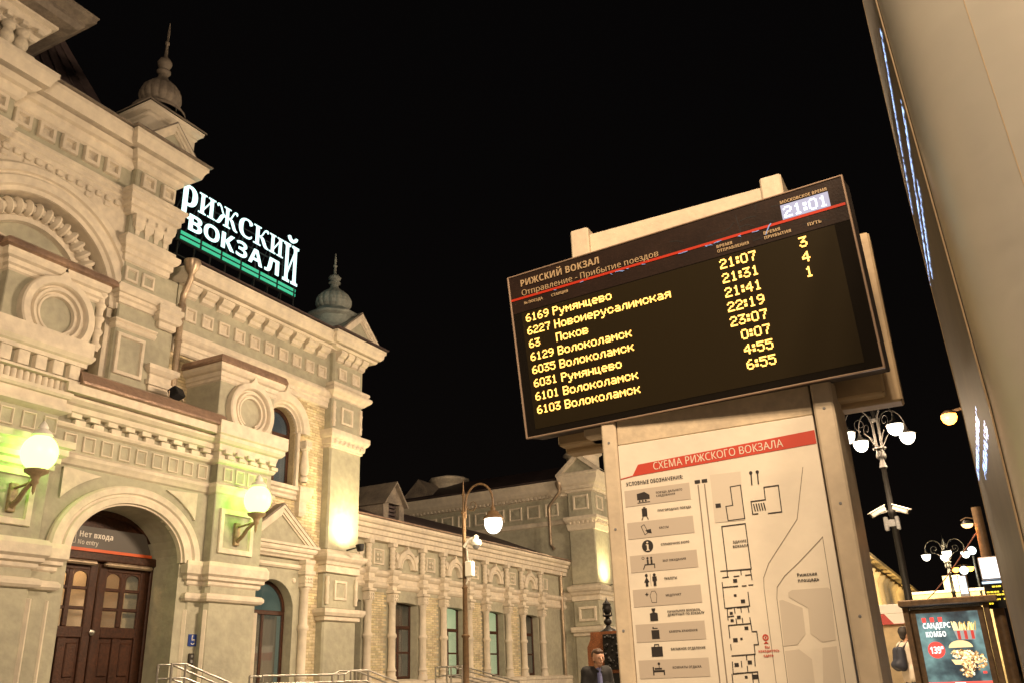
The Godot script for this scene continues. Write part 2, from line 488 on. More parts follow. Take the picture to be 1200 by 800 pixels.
# ------------------------------------------------------------------ windows and doors
func window(parent: Node3D, c: float, w: float, y0: float, y1: float, rise: float, xf: float, tr: float, room: Material, two := true, low_bar := -99.0) -> void:
	w -= 0.004; y0 += 0.003
	if rise > 0.0: rise -= 0.004
	else: y1 -= 0.003
	var fr := MB.new()
	var t := 0.055
	fbox(fr, c - w, c - w + t, y0, y1, xf - 0.04, xf, 0.006)
	fbox(fr, c + w - t, c + w, y0, y1, xf - 0.04, xf, 0.006)
	fbox(fr, c - w + t, c + w - t, y0, y0 + t, xf - 0.04, xf - 0.003, 0.006)
	fbox(fr, c - w + t, c + w - t, tr - 0.035, tr + 0.035, xf - 0.04, xf + 0.008, 0.008)
	if two: fbox(fr, c - 0.03, c + 0.03, y0 + t, tr - 0.035, xf - 0.04, xf - 0.004, 0.006)
	if low_bar > -9.0: fbox(fr, c - w + t, c + w - t, low_bar - 0.018, low_bar + 0.018, xf - 0.036, xf - 0.006)
	var top := y1
	if rise > 0.0:
		ring(fr, c, y1, 0.0, PI, [[w, xf - 0.04], [w, xf], [w - t, xf], [w - t, xf - 0.04]], 20, rise / w)
	else:
		fbox(fr, c - w + t, c + w - t, y1 - t, y1, xf - 0.04, xf - 0.003, 0.006)
		top = y1 - t
		if two: fbox(fr, c - 0.018, c + 0.018, tr + 0.035, y1 - t, xf - 0.036, xf - 0.006)
	var o := part(parent, "window", fr, M.wood)
	var g := MB.new()
	g.box(F(c - w + 0.02, y0 + 0.02, xf - 0.022), F(c + w - 0.02, tr, xf - 0.018))
	part(o, "pane", g, M.pane)
	g = MB.new()
	if rise > 0.0:
		var pts := []
		for k in 17:
			var a := PI * k / 16
			pts.append([c + cos(a) * (w - 0.02), y1 + sin(a) * (rise - 0.02)])
		pts.append([c - w + 0.02, tr]); pts.append([c + w - 0.02, tr])
		prism(g, pts, xf - 0.022, xf - 0.018)
	else:
		g.box(F(c - w + 0.02, tr, xf - 0.022), F(c + w - 0.02, y1 - 0.02, xf - 0.018))
	part(o, "pane", g, M.pane)
	# the room behind it
	var b := MB.new()
	var h := top + rise + 0.06
	var d := xf - (2.2 if room == M.room_dark else 0.7)
	b.box(F(c - w - 0.2, y0 - 0.1, d), F(c + w + 0.2, h, d - 0.02))
	b.box(F(c - w - 0.2, h, d), F(c + w + 0.2, h + 0.02, xf - 0.05))
	b.box(F(c - w - 0.2, y0 - 0.1, d), F(c + w + 0.2, y0 - 0.12, xf - 0.05))
	b.box(F(c - w - 0.2, y0 - 0.1, d), F(c - w - 0.22, h, xf - 0.05))
	b.box(F(c + w + 0.2, y0 - 0.1, d), F(c + w + 0.22, h, xf - 0.05))
	part(o, "room", b, room)
func curtain(parent: Node3D, s0: float, s1: float, y0: float, y1: float, x: float, m: Material) -> void:
	var mb := MB.new()
	var n := 24
	for k in n:
		var a := lerpf(s0, s1, float(k) / n); var b := lerpf(s0, s1, float(k + 1) / n)
		mb.quad(F(a, y0, x + sin(k * 1.3) * 0.012), F(b, y0, x + sin((k + 1) * 1.3) * 0.012), F(b, y1, x + sin((k + 1) * 1.3) * 0.012), F(a, y1, x + sin(k * 1.3) * 0.012), Vector3(1, 0, 0))
	part(parent, "curtain", mb, m)
# ------------------------------------------------------------------ ground
func build_ground() -> void:
	var mb := MB.new()
	mb.quad(Vector3(-120, 0, 60), Vector3(120, 0, 60), Vector3(120, 0, -260), Vector3(-120, 0, -260), Vector3.UP)
	structure("ground", mb, surf(srgb(0.10, 0.095, 0.085), 0.85, 0.15, 0.2, 0.3, 0.05, 1.5, 201))
	mb = MB.new()
	mb.box(Vector3(-11.0, 0.004, 10), Vector3(3.5, 0.05, -60), 0.02)
	structure("pavement", mb, surf(srgb(0.20, 0.185, 0.16), 0.8, 0.12, 0.15, 0.4, 0.05, 1.5, 203))
	mb = MB.new()
	for k in 3:
		mb.box(Vector3(-14.6, 0.05, 6), Vector3(-12.6 + k * 0.34, 0.05 + 0.15 * (3 - k), -52), 0.015)
	structure("terrace_steps", mb, surf(srgb(0.26, 0.24, 0.21), 0.75, 0.15, 0.12, 0.5, 0.06, 1.5, 205))
	mb = MB.new()
	mb.box(Vector3(3.5, 0.004, 10), Vector3(3.72, 0.15, -60), 0.02)
	structure("kerb", mb, M.stone)
	mb = MB.new()
	mb.quad(Vector3(3.72, 0.004, 40), Vector3(16, 0.004, 40), Vector3(16, 0.004, -200), Vector3(3.72, 0.004, -200), Vector3.UP)
	structure("road", mb, surf(srgb(0.05, 0.05, 0.052), 0.7, 0.15, 0.15, 0.5, 0.06, 1.5, 207))

func gable(t: Node3D, s0: float, s1: float, y0: float, ya: float, x: float, depth: float) -> void:
	# a small pediment: raking mouldings round a sunk field
	var c := (s0 + s1) * 0.5
	var mb := MB.new()
	prism(mb, [[s0 + 0.05, y0], [s1 - 0.05, y0], [c, ya - 0.06]], x - depth, x - 0.07)
	part(t, "pediment_field", mb, M.wall)
	mb = MB.new()
	for sd in [[s0, 1.0], [s1, -1.0]]:
		var a := Vector2(sd[0], y0); var b := Vector2(c, ya)
		var dirv := (b - a).normalized(); var nn: Vector2 = Vector2(-dirv.y, dirv.x) * float(sd[1])
		if nn.y < 0: nn = -nn
		for lay in [[0.0, 0.045, 0.0], [0.045, 0.10, -0.022], [0.10, 0.13, -0.045]]:
			var p: Vector2 = a - nn * float(lay[0]); var q: Vector2 = b - nn * float(lay[0])
			var p2: Vector2 = a - nn * float(lay[1]); var q2: Vector2 = b - nn * float(lay[1])
			# trim on the centre line and on the base line
			var f := func(o: Vector2, lo: bool) -> Array:
				var k := (c - o.x) / dirv.x if not lo else (y0 - o.y) / dirv.y
				return [o.x + dirv.x * k, o.y + dirv.y * k]
			prism(mb, [f.call(p, true), f.call(p, false), f.call(p2, false), f.call(p2, true)], x - depth * 0.9, x + lay[2])
	part(t, "pediment_moulding", mb, M.trim)
	mb = MB.new()
	for sd in [[s0, 1.0], [s1, -1.0]]:
		var a := Vector2(sd[0] - sd[1] * 0.04, y0); var b := Vector2(c, ya + 0.035)
		prism(mb, [[a.x, a.y], [b.x, b.y], [b.x, b.y - 0.03], [a.x + sd[1] * 0.05, a.y]], x - depth, x - 0.01)
	part(t, "pediment_roof", mb, M.lead)
func onion(t: Node3D, s: float, x: float, y0: float, h: float, r: float, ytop: float, m: Material) -> void:
	var tt := Transform3D(Basis(), F(s, 0, x) * Vector3(1, 0, 1))
	var Y := func(y: float) -> float: return y * K + EYE
	var R := r * K
	var mb := MB.new()
	mb.lathe(tt, [[R * 1.25, Y.call(y0 - 0.10)], [R * 1.25, Y.call(y0 - 0.05)], [R * 0.98, Y.call(y0 - 0.01)], [R * 0.98, Y.call(y0 + 0.03)], [R * 0.80, Y.call(y0 + 0.07)]], 24)
	part(t, "dome_base", mb, m)
	mb = MB.new()
	var pr := [[0.78, 0.0], [0.93, 0.10], [1.0, 0.22], [0.99, 0.34], [0.88, 0.5], [0.68, 0.63], [0.46, 0.74], [0.30, 0.83], [0.22, 0.92], [0.2, 1.0]]
	var pp := []
	for p in pr: pp.append([p[0] * R, Y.call(y0 + 0.07 + p[1] * h)])
	mb.lathe(tt, pp, 64, true, 16, 0.045)
	var d := part(t, "dome", mb, m)
	mb = MB.new()
	var yb := y0 + 0.07 + h
	var a := ytop - yb
	mb.lathe(tt, [[R * 0.2, Y.call(yb)], [R * 0.34, Y.call(yb + a * 0.03)], [R * 0.34, Y.call(yb + a * 0.06)], [R * 0.18, Y.call(yb + a * 0.09)], [R * 0.32, Y.call(yb + a * 0.16)], [R * 0.36, Y.call(yb + a * 0.21)], [R * 0.26, Y.call(yb + a * 0.28)], [R * 0.10, Y.call(yb + a * 0.32)], [R * 0.06, Y.call(yb + a * 0.55)], [R * 0.11, Y.call(yb + a * 0.58)], [R * 0.11, Y.call(yb + a * 0.62)], [R * 0.05, Y.call(yb + a * 0.64)], [R * 0.07, Y.call(yb + a * 0.78)], [R * 0.02, Y.call(yb + a)]], 12)
	part(d, "finial", mb, m)
func beads(mb: MB, s: float, x: float, ys: Array, r: float, r2: float) -> void:  # a turned colonnette with rings
	var tt := Transform3D(Basis(), F(s, 0, x) * Vector3(1, 0, 1))
	var pr := []
	for i in ys.size():
		var y: float = ys[i] * K + EYE
		var big: bool = i % 2 == 1
		if big:
			pr.append_array([[r * K, y - 0.05 * K], [r2 * K * 0.8, y - 0.03 * K], [r2 * K, y], [r2 * K * 0.8, y + 0.03 * K], [r * K, y + 0.05 * K]])
		else:
			pr.append([r * K, y])
	mb.lathe(tt, pr, 14)

# ------------------------------------------------------------------ main block: corner tower and centre
func build_main_block() -> void:
	var t := thing("station_building", "ornate cream and sage green station building with arched portal, nearest on the left", "building", F(9.0, GY, -11.0))
	M.room_dark = plain(srgb(0.34, 0.30, 0.24), 0.9)
	M.room_teal = plain(srgb(0.16, 0.24, 0.24), 0.8)
	M.room_teal.emission_enabled = true; M.room_teal.emission = Color(0.42, 0.66, 0.62); M.room_teal.emission_energy_multiplier = 0.10
	M.room_green = plain(srgb(0.45, 0.5, 0.42), 0.8)
	M.room_green.emission_enabled = true; M.room_green.emission = Color(0.74, 0.80, 0.62); M.room_green.emission_energy_multiplier = 0.45
	M.room_blue = plain(srgb(0.25, 0.30, 0.34), 0.8)
	M.room_blue.emission_enabled = true; M.room_blue.emission = Color(0.3, 0.55, 0.7); M.room_blue.emission_energy_multiplier = 0.05
	# solid core so that no light leaks through
	var mb := MB.new()
	fbox(mb, 2.0, 12.9, GY, 5.0, -17.0, -11.2)
	fbox(mb, 2.0, 8.3, 5.0, 7.4, -17.0, -11.2)
	part(t, "rear_wall", mb, M.wall)
	# --- corner tower: brick wall with two windows
	mb = MB.new()
	wall(mb, 8.2, 12.1, GY, 2.62, -10.17, [{c = 10.95, w = 0.53, y0 = -0.15, y1 = 1.18, rise = 0.50}], -10.36)
	wall(mb, 8.2, 12.1, 2.62, 5.2, -10.17, [{c = 10.95, w = 0.36, y0 = 3.2, y1 = 4.17, rise = 0.36}], -10.34)
	part(t, "tower_wall", mb, M.mortar)
	bricks(t, 8.4, 12.08, GY + 0.3, 4.98, -10.17, [[10.27, 11.63, -2.0, 2.3], [10.46, 11.44, 3.02, 4.9]])
	window(t, 10.95, 0.50, -0.12, 1.18, 0.47, -10.30, 1.15, M.room_teal)
	curtain(t, 10.47, 11.43, -0.1, 1.12, -10.44, plain(srgb(0.13, 0.10, 0.07), 0.9))
	window(t, 10.95, 0.36, 3.2, 4.17, 0.36, -10.28, 4.08, M.room_blue)
	# plaster surround of the lower window
	mb = MB.new()
	wall(mb, 10.28, 11.62, GY, 1.92, -10.13, [{c = 10.95, w = 0.50, y0 = -0.12, y1 = 1.18, rise = 0.47}], -10.31)
	fbox(mb, 10.28, 11.62, 1.92, 2.3, -10.3, -10.128)
	part(t, "window_surround", mb, M.wall)
	mb = MB.new()
	for sd in [10.25, 11.65]:
		var ct := Transform3D(Basis(), F(sd, 0, -10.08) * Vector3(1, 0, 1))
		var Y := func(y: float) -> float: return y * K + EYE
		mb.lathe(ct, [[0.13, Y.call(GY)], [0.13, Y.call(-0.1)], [0.10, Y.call(0.12)], [0.135, Y.call(0.15)], [0.135, Y.call(0.19)], [0.10, Y.call(0.22)], [0.10, Y.call(0.86)], [0.125, Y.call(0.89)], [0.135, Y.call(0.92)], [0.125, Y.call(0.95)], [0.10, Y.call(0.98)], [0.095, Y.call(1.5)], [0.12, Y.call(1.52)], [0.12, Y.call(1.56)]], 18)
		fbox(mb, sd - 0.10, sd + 0.10, 1.56, 1.62, -10.17, -9.98, 0.01)
		for k in 3:
			for j in 2: fbox(mb, sd - 0.095 + k * 0.068, sd - 0.045 + k * 0.068, 1.63 + j * 0.05, 1.665 + j * 0.05, -10.17, -9.975, 0.006)
		fbox(mb, sd - 0.10, sd + 0.10, 1.62, 1.74, -10.17, -9.99, 0.004)
		band(mb, sd - 0.1, sd + 0.1, -9.99, [[0.0, 1.74], [0.03, 1.77], [0.03, 1.82], [0.0, 1.83], [0.0, 1.92], [0.02, 1.95], [0.02, 2.0]])
		part(t, "window_column", mb, M.trim)
		mb = MB.new()
	bandp(t, "window_entablature", M.trim, 10.36, 11.54, -10.10, [[0.0, 1.84], [0.03, 1.87], [0.03, 1.91], [0.0, 1.92]], 0.0, 0.0)
	bandp(t, "window_entablature", M.trim, 10.2, 11.7, -10.06, [[0.0, 2.0], [0.02, 2.03], [0.05, 2.05], [0.05, 2.09], [0.08, 2.10], [0.10, 2.13], [0.10, 2.17], [0.13, 2.18], [0.13, 2.22]])
	gable(t, 10.1, 11.82, 2.22, 2.83, -9.98, 0.19)
	mb = MB.new()
	for sd in [10.47, 11.43]:
		mb = MB.new()
		mb.lathe(Transform3D(Basis(Vector3.BACK, -PI / 2), F(sd, 1.66, -10.13)), [[0.06, -0.02], [0.06, 0.02], [0.045, 0.04], [0.0, 0.045]], 14)
		part(t, "rosette", mb, M.trim)
	# upper window: archivolt with a tip, turned balusters, sill
	mb = MB.new()
	ring(mb, 10.95, 4.17, -0.05, PI + 0.05, [[0.62, -10.17], [0.62, -10.06], [0.60, -10.04], [0.46, -10.05], [0.44, -10.09], [0.41, -10.09], [0.39, -10.13], [0.36, -10.13], [0.36, -10.2]], 30)
	prism(mb, [[10.83, 4.73], [11.07, 4.73], [10.99, 4.82], [10.95, 4.95], [10.91, 4.82]], -10.17, -10.045)
	for sg in [-1.0, 1.0]:
		fbox(mb, 10.95 + sg * 0.37, 10.95 + sg * 0.44, 3.2, 4.17, -10.17, -10.10, 0.012)
	part(t, "window_arch", mb, M.trim)
	mb = MB.new()
	for sd in [10.42, 11.48]:
		beads(mb, sd, -10.07, [3.30, 3.36, 3.38], 0.06, 0.075)
		var ct := Transform3D(Basis(), F(sd, 0, -10.07) * Vector3(1, 0, 1))
		var Y := func(y: float) -> float: return y * K + EYE
		mb.lathe(ct, [[0.05, Y.call(3.40)], [0.10, Y.call(3.45)], [0.115, Y.call(3.54)], [0.10, Y.call(3.66)], [0.075, Y.call(3.78)], [0.08, Y.call(3.84)], [0.11, Y.call(3.85)], [0.11, Y.call(3.88)]], 16)
		fbox(mb, sd - 0.085, sd + 0.085, 3.88, 4.02, -10.17, -9.98, 0.01)
		for k in 3: fbox(mb, sd - 0.075 + k * 0.055, sd - 0.04 + k * 0.055, 3.92, 3.99, -10.1, -9.972, 0.004)
		part(t, "window_baluster", mb, M.trim)
		mb = MB.new()
	mb = MB.new()
	band(mb, 10.3, 11.6, -10.12, [[0.0, 2.98], [0.02, 3.0], [0.02, 3.04], [0.06, 3.07], [0.06, 3.11], [0.10, 3.13], [0.10, 3.19], [0.0, 3.21]])
	for sd in [10.42, 11.48]:
		band(mb, sd - 0.09, sd + 0.09, -10.06, [[-0.04, 2.72], [0.0, 2.78], [0.0, 2.96], [0.03, 3.0], [0.05, 3.05], [0.08, 3.12], [0.08, 3.2], [0.0, 3.22]])
	part(t, "window_sill", mb, M.trim)
	# --- corner pilaster
	var s0 := 12.08; var s1 := 12.97; var xp := -10.0
	mb = MB.new()
	for seg in [[GY, 1.06, -0.01], [1.24, 1.85, -0.02], [2.22, 4.08, 0.0], [4.34, 5.02, 0.0], [5.26, 5.9, 0.0]]:
		fbox(mb, s0, s1, seg[0], seg[1], -11.1, xp + seg[2], 0.03)
	part(t, "corner_pilaster", mb, M.wall)
	mb = MB.new()
	bandp(t, "pilaster_moulding", M.trim, s0, s1, xp, [[0.0, 1.04], [0.04, 1.06], [0.04, 1.12], [0.08, 1.13], [0.11, 1.18], [0.11, 1.24], [0.0, 1.26]], 1, 1, -11.1)
	bandp(t, "pilaster_moulding", M.trim, s0, s1, xp, [[0.0, 1.84], [0.025, 1.85], [0.025, 1.95], [0.0, 1.97], [0.03, 1.98], [0.05, 2.03], [0.09, 2.06], [0.12, 2.10], [0.12, 2.15], [0.06, 2.17], [0.04, 2.22], [0.0, 2.24]], 1, 1, -11.1)
	bandp(t, "pilaster_moulding", M.trim, s0, s1, xp, [[0.0, 4.04], [0.02, 4.05], [0.02, 4.09], [0.05, 4.11], [0.06, 4.20], [0.10, 4.23], [0.12, 4.28], [0.12, 4.36], [0.0, 4.38]], 1, 1, -11.1)
	bandp(t, "pilaster_moulding", M.trim, s0, s1, xp, [[0.0, 4.98], [0.03, 5.0], [0.07, 5.04], [0.10, 5.06], [0.13, 5.09], [0.14, 5.13], [0.13, 5.16], [0.07, 5.18], [0.10, 5.21], [0.10, 5.26], [0.0, 5.28]], 1, 1, -11.1)
	for sd in [s0 + 0.05, s1 - 0.05]:
		for yy in [[1.32, 1.78], [4.44, 4.92]]:
			mb = MB.new()
			beads(mb, sd, xp - 0.0, [yy[0], (yy[0] + yy[1]) * 0.5 - 0.12, (yy[0] + yy[1]) * 0.5, (yy[0] + yy[1]) * 0.5 + 0.12, yy[1]], 0.035, 0.045)
			part(t, "corner_bead", mb, M.trim)
	mb = MB.new()
	for k in 7:
		mb = MB.new()
		mb.lathe(Transform3D(Basis(), F(s0 + 0.06 + k * 0.128, 4.15, xp + 0.055)), [[0.0, -0.06], [0.05, -0.04], [0.055, 0.02], [0.03, 0.05]], 10)
		part(t, "capital_leaf", mb, M.trim)
	frames(t, "square_panel", frame_mesh(0.17, 0.165, 0.04, 0.03), M.trim, M.wall, [[12.50, 1.56, xp - 0.018], [12.50, 4.69, xp + 0.002]])
	# --- entablature of the tower
	mb = MB.new()
	fbox(mb, 8.45, 12.08, 5.12, 5.9, -10.5, -10.10)
	part(t, "frieze", mb, M.wall)
	mb = MB.new()
	band(mb, 8.45, 12.07, -10.12, [[0.0, 4.78], [0.03, 4.80], [0.03, 4.88], [0.05, 4.90], [0.05, 4.96], [0.09, 4.99], [0.12, 5.03], [0.12, 5.08], [0.06, 5.10], [0.06, 5.14], [0.02, 5.15]], 0, 0)
	part(t, "string_course", mb, M.trim)
	var sqf := frame_mesh(0.115, 0.115, 0.035, 0.035, 0.03)
	var spots := []
	for k in 10: spots.append([8.72 + k * 0.348, 5.43, -10.10])
	spots.append_array([[12.32, 5.48, xp], [12.72, 5.48, xp]])
	frames(t, "frieze_panel", sqf, M.trim, M.trim, spots)
	var br := bracket_mesh(0.125, 0.2, 0.15)
	for k in 10: inst(t, "modillion", br, M.trim, FT(8.66 + k * 0.348, 5.69, -10.10))
	var br2 := bracket_mesh(0.085, 0.2, 0.15)
	for k in 4: inst(t, "modillion", br2, M.trim, FT(12.2 + k * 0.22, 5.69, xp))
	bandp(t, "cornice", M.trim, 8.45, s0 - 0.02, -10.1, [[0.0, 5.86], [0.17, 5.88], [0.19, 5.92], [0.14, 5.925], [0.14, 5.945], [0.25, 5.95], [0.29, 6.0], [0.30, 6.06], [0.33, 6.10], [0.33, 6.15], [0.0, 6.17]], 0, 0, -10.6)
	bandp(t, "cornice", M.trim, s0, s1, xp, [[0.0, 5.87], [0.05, 5.89], [0.17, 5.90], [0.20, 5.94], [0.14, 5.945], [0.14, 5.965], [0.24, 5.97], [0.28, 6.02], [0.29, 6.08], [0.32, 6.12], [0.32, 6.17], [0.0, 6.19]], 1, 1, -11.0)
	mb = MB.new()
	band(mb, 8.45, s0 - 0.02, -10.1, [[0.34, 6.17], [0.36, 6.175], [0.36, 6.195], [0.0, 6.22]], 0, 0, -10.6)
	band(mb, s0, s1, xp, [[0.33, 6.19], [0.36, 6.195], [0.36, 6.215], [0.0, 6.24]], 1, 1, -11.0)
	# roof slope behind the cornice
	mb.quad(F(8.3, 6.2, -10.3), F(12.9, 6.2, -10.3), F(12.9, 6.9, -12.5), F(8.3, 6.9, -12.5), Vector3(1, 1, 0))
	mb.quad(F(12.9, 6.2, -10.3), F(12.9, 6.9, -12.5), F(12.9, 5.0, -12.5), F(12.9, 5.0, -10.3), Vector3(0, 0, -1))
	mb.quad(F(8.3, 6.9, -12.5), F(12.9, 6.9, -12.5), F(12.9, 5.0, -17), F(8.3, 5.0, -17), Vector3(-1, 1, 0))
	part(t, "tower_roof", mb, M.roof)
	gable(t, 12.02, 13.28, 6.24, 6.80, -9.80, 0.5)
	mb = MB.new()
	mb.lathe(Transform3D(Basis(Vector3.UP, PI / 8), F(12.52, 0, -10.42) * Vector3(1, 0, 1)), [[0.68, 6.2 * K + EYE], [0.68, 6.72 * K + EYE], [0.76, 6.76 * K + EYE], [0.78, 6.80 * K + EYE], [0.66, 6.86 * K + EYE], [0.5, 6.93 * K + EYE]], 8, false)
	part(t, "turret_drum", mb, M.verdigris)
	onion(t, 12.50, -10.42, 6.90, 0.55, 0.36, 8.22, M.verdigris)
	# --- centre: pilaster
	s0 = 7.40; s1 = 8.38
	mb = MB.new()
	fbox(mb, s0, s1, 3.4, 5.83, -10.5, -10.02, 0.02)
	fbox(mb, s0, 8.13, 5.83, 7.5, -10.5, -10.02, 0.02)
	part(t, "centre_pilaster", mb, M.wall)
	bandp(t, "pilaster_moulding", M.trim, s0, s0 + 0.66, -10.02, [[0.0, 4.78], [0.03, 4.80], [0.05, 4.83], [0.03, 4.86], [0.06, 4.88], [0.06, 4.90], [0.0, 4.92]], 1, 0)
	bandp(t, "pilaster_moulding", M.trim, s0, s1 - 0.12, -10.02, [[0.0, 5.14], [0.03, 5.15], [0.03, 5.21], [0.06, 5.23], [0.06, 5.28], [0.09, 5.29], [0.12, 5.34], [0.12, 5.38], [0.06, 5.40], [0.06, 5.44], [0.0, 5.46]], 1, 1)
	bandp(t, "pilaster_moulding", M.trim, s1 - 0.30, s1 - 0.05, -9.98, [[0.0, 4.98], [0.03, 5.0], [0.03, 5.08], [0.07, 5.10], [0.09, 5.16], [0.07, 5.22], [0.10, 5.26], [0.10, 5.32], [0.0, 5.34]], 1, 1)
	bandp(t, "pilaster_moulding", M.trim, s1 - 0.34, s1 + 0.02, -10.0, [[0.0, 4.02], [0.02, 4.03], [0.02, 4.10], [0.05, 4.11], [0.05, 4.18], [0.02, 4.19], [0.02, 4.27], [0.05, 4.29], [0.09, 4.34], [0.09, 4.40], [0.0, 4.42]], 1, 1)
	bandp(t, "pilaster_moulding", M.trim, s0, 8.14, -10.02, [[0.0, 5.80], [0.03, 5.82], [0.03, 5.90], [0.06, 5.92], [0.06, 6.0], [0.10, 6.03], [0.13, 6.08], [0.13, 6.14], [0.07, 6.16], [0.07, 6.22], [0.02, 6.24]], 1, 1)
	bandp(t, "pilaster_moulding", M.trim, s0, 8.12, -10.02, [[0.02, 6.56], [0.06, 6.58], [0.06, 6.66], [0.10, 6.68], [0.10, 6.76], [0.13, 6.78], [0.13, 6.86], [0.16, 6.88], [0.16, 6.94], [0.0, 6.96]], 1, 1)
	for k in 4:   # hanging stepped pendants
		mb = MB.new()
		var c := s0 + 0.13 + k * 0.17
		band(mb, c - 0.02, c + 0.02, -10.02, [[0.0, 6.26], [0.015, 6.28], [0.02, 6.34], [0.055, 6.38], [0.06, 6.46], [0.085, 6.50], [0.09, 6.56]], 1, 1)
		part(t, "pendant", mb, M.trim)
	frames(t, "pilaster_panel", frame_mesh(0.235, 0.30, 0.05, 0.04), M.trim, M.wall, [[7.66, 4.42, -10.02]])
	frames(t, "square_panel", frame_mesh(0.11, 0.11, 0.035, 0.03), M.trim, M.wall, [[7.53, 5.62, -10.02], [7.82, 5.62, -10.02]])
	frames(t, "frieze_panel", frame_mesh(0.12, 0.12, 0.045, 0.06, 0.0, 0.006), M.trim, M.stone, [[7.60, 7.17, -10.018], [7.97, 7.17, -10.018]])
	bandp(t, "cornice", M.trim, s0, 8.12, -10.02, [[0.0, 7.34], [0.04, 7.36], [0.08, 7.40], [0.08, 7.45], [0.14, 7.47], [0.17, 7.50], [0.20, 7.53], [0.12, 7.535], [0.12, 7.565], [0.26, 7.57], [0.28, 7.64], [0.30, 7.68], [0.33, 7.72], [0.33, 7.78], [0.0, 7.80]], 1, 1, -11.3)
	bandp(t, "cornice", M.trim, 5.44, s0 - 0.03, -10.12, [[0.0, 7.30], [0.04, 7.33], [0.08, 7.40], [0.08, 7.45], [0.14, 7.47], [0.17, 7.50], [0.20, 7.53], [0.12, 7.535], [0.12, 7.565], [0.26, 7.57], [0.28, 7.64], [0.30, 7.68], [0.33, 7.72], [0.33, 7.78], [0.0, 7.80]], 0, 0, -10.8)
	bandp(t, "cornice", M.trim, 2.0, 5.44, -9.98, [[0.0, 7.30], [0.04, 7.33], [0.08, 7.40], [0.08, 7.45], [0.14, 7.47], [0.17, 7.50], [0.20, 7.53], [0.12, 7.535], [0.12, 7.565], [0.26, 7.57], [0.28, 7.64], [0.30, 7.68], [0.33, 7.72], [0.33, 7.79], [0.0, 7.81]], 0, 1, -10.8)
	bandp(t, "cornice_flashing", M.lead, s0, 8.12, -10.02, [[0.34, 7.79], [0.37, 7.795], [0.37, 7.815], [0.0, 7.84]], 1, 1, -11.3)
	bandp(t, "cornice_flashing", M.lead, 5.44, s0 - 0.03, -10.12, [[0.34, 7.79], [0.37, 7.795], [0.37, 7.815], [0.0, 7.84]], 0, 0, -10.8)
	# --- centre: wall, frieze and big arch
	mb = MB.new()
	fbox(mb, 2.0, 7.42, 6.9, 7.4, -10.6, -10.12)
	fbox(mb, 2.0, 5.44, 6.9, 7.4, -10.3, -10.0)
	part(t, "frieze", mb, M.wall)
	mb = MB.new()
	wall(mb, 2.0, 7.42, 3.4, 6.95, -10.12, [{c = 6.16, w = 1.14, y0 = 3.8, y1 = 5.08, rise = 1.14}], -10.36)
	part(t, "centre_wall", mb, M.trim)
	mb = MB.new()
	mb.quad(F(4.9, 3.6, -10.36), F(7.4, 3.6, -10.36), F(7.4, 6.4, -10.36), F(4.9, 6.4, -10.36), Vector3(1, 0, 0))
	part(t, "arch_field", mb, M.wall)
	bandp(t, "string_course", M.trim, 5.44, s0 - 0.08, -10.12, [[0.0, 6.72], [0.02, 6.74], [0.02, 6.80], [0.04, 6.82], [0.04, 6.88], [0.06, 6.90], [0.06, 6.94], [0.0, 6.97]], 0, 0)
	bandp(t, "string_course", M.trim, 2.0, 5.44, -9.98, [[0.0, 6.72], [0.02, 6.74], [0.02, 6.80], [0.04, 6.82], [0.04, 6.88], [0.06, 6.90], [0.06, 6.94], [0.0, 6.97]], 0, 1)
	for k in 12:
		mb = MB.new()
		var c := 5.5 + k * 0.155
		fbox(mb, c - 0.05, c + 0.05, 6.64, 6.72, -10.2, -10.085, 0.012)
		if k % 2 == 0: fbox(mb, c - 0.05, c + 0.05, 6.55, 6.63, -10.2, -10.095, 0.012)
		part(t, "dentil", mb, M.trim)
	spots = []
	for k in 5: spots.append([5.64 + k * 0.35, 7.17, -10.12])
	spots.append([5.22, 7.17, -10.0])
	frames(t, "frieze_panel", frame_mesh(0.125, 0.12, 0.05, 0.06, 0.0, 0.006), M.trim, M.stone, spots)
	mb = MB.new()
	ring(mb, 6.16, 5.08, -0.02, PI + 0.02, [[1.52, -10.12], [1.52, -10.06], [1.49, -10.035], [1.40, -10.035], [1.385, -10.075], [1.36, -10.075], [1.33, -10.045], [1.22, -10.045], [1.20, -10.085], [1.142, -10.10], [1.142, -10.35]], 44)
	part(t, "great_arch", mb, M.trim)
	# rope moulding: a bar round the arch with turned collars
	mb = MB.new()
	ring(mb, 6.16, 5.08, -0.02, PI + 0.02, [[1.06, -10.36], [1.055, -10.26], [1.03, -10.22], [0.99, -10.21], [0.95, -10.22], [0.925, -10.26], [0.92, -10.36]], 40)
	part(t, "rope_arch", mb, M.trim)
	for k in 23:
		mb = MB.new()
		var a := 0.02 + (PI - 0.04) * k / 22.0
		var tt := FT(6.16 + cos(a) * 0.99, 5.08 + sin(a) * 0.99, -10.28) * Transform3D(Basis(Vector3.BACK, a), Vector3.ZERO)
		mb.lathe(tt, [[0.115, -0.06], [0.16, -0.04], [0.175, 0.0], [0.135, 0.045], [0.11, 0.065]], 14)
		part(t, "rope_collar", mb, M.trim)
	mb = MB.new()
	ring(mb, 6.16, 5.08, -0.02, PI + 0.02, [[0.92, -10.36], [0.92, -10.30], [0.88, -10.30], [0.86, -10.27], [0.79, -10.27], [0.78, -10.36]], 40)
	for c in [5.68, 6.66]:
		ring(mb, c, 5.12, -0.02, PI + 0.02, [[0.47, -10.36], [0.47, -10.29], [0.44, -10.27], [0.38, -10.27], [0.37, -10.30], [0.33, -10.30], [0.31, -10.27], [0.26, -10.28], [0.25, -10.36]], 26)
	part(t, "tracery", mb, M.trim)
	# --- attic over the centre with a balustrade, big roof
	gable(t, 7.34, 8.28, 7.84, 8.30, -9.76, 0.3)
	mb = MB.new()
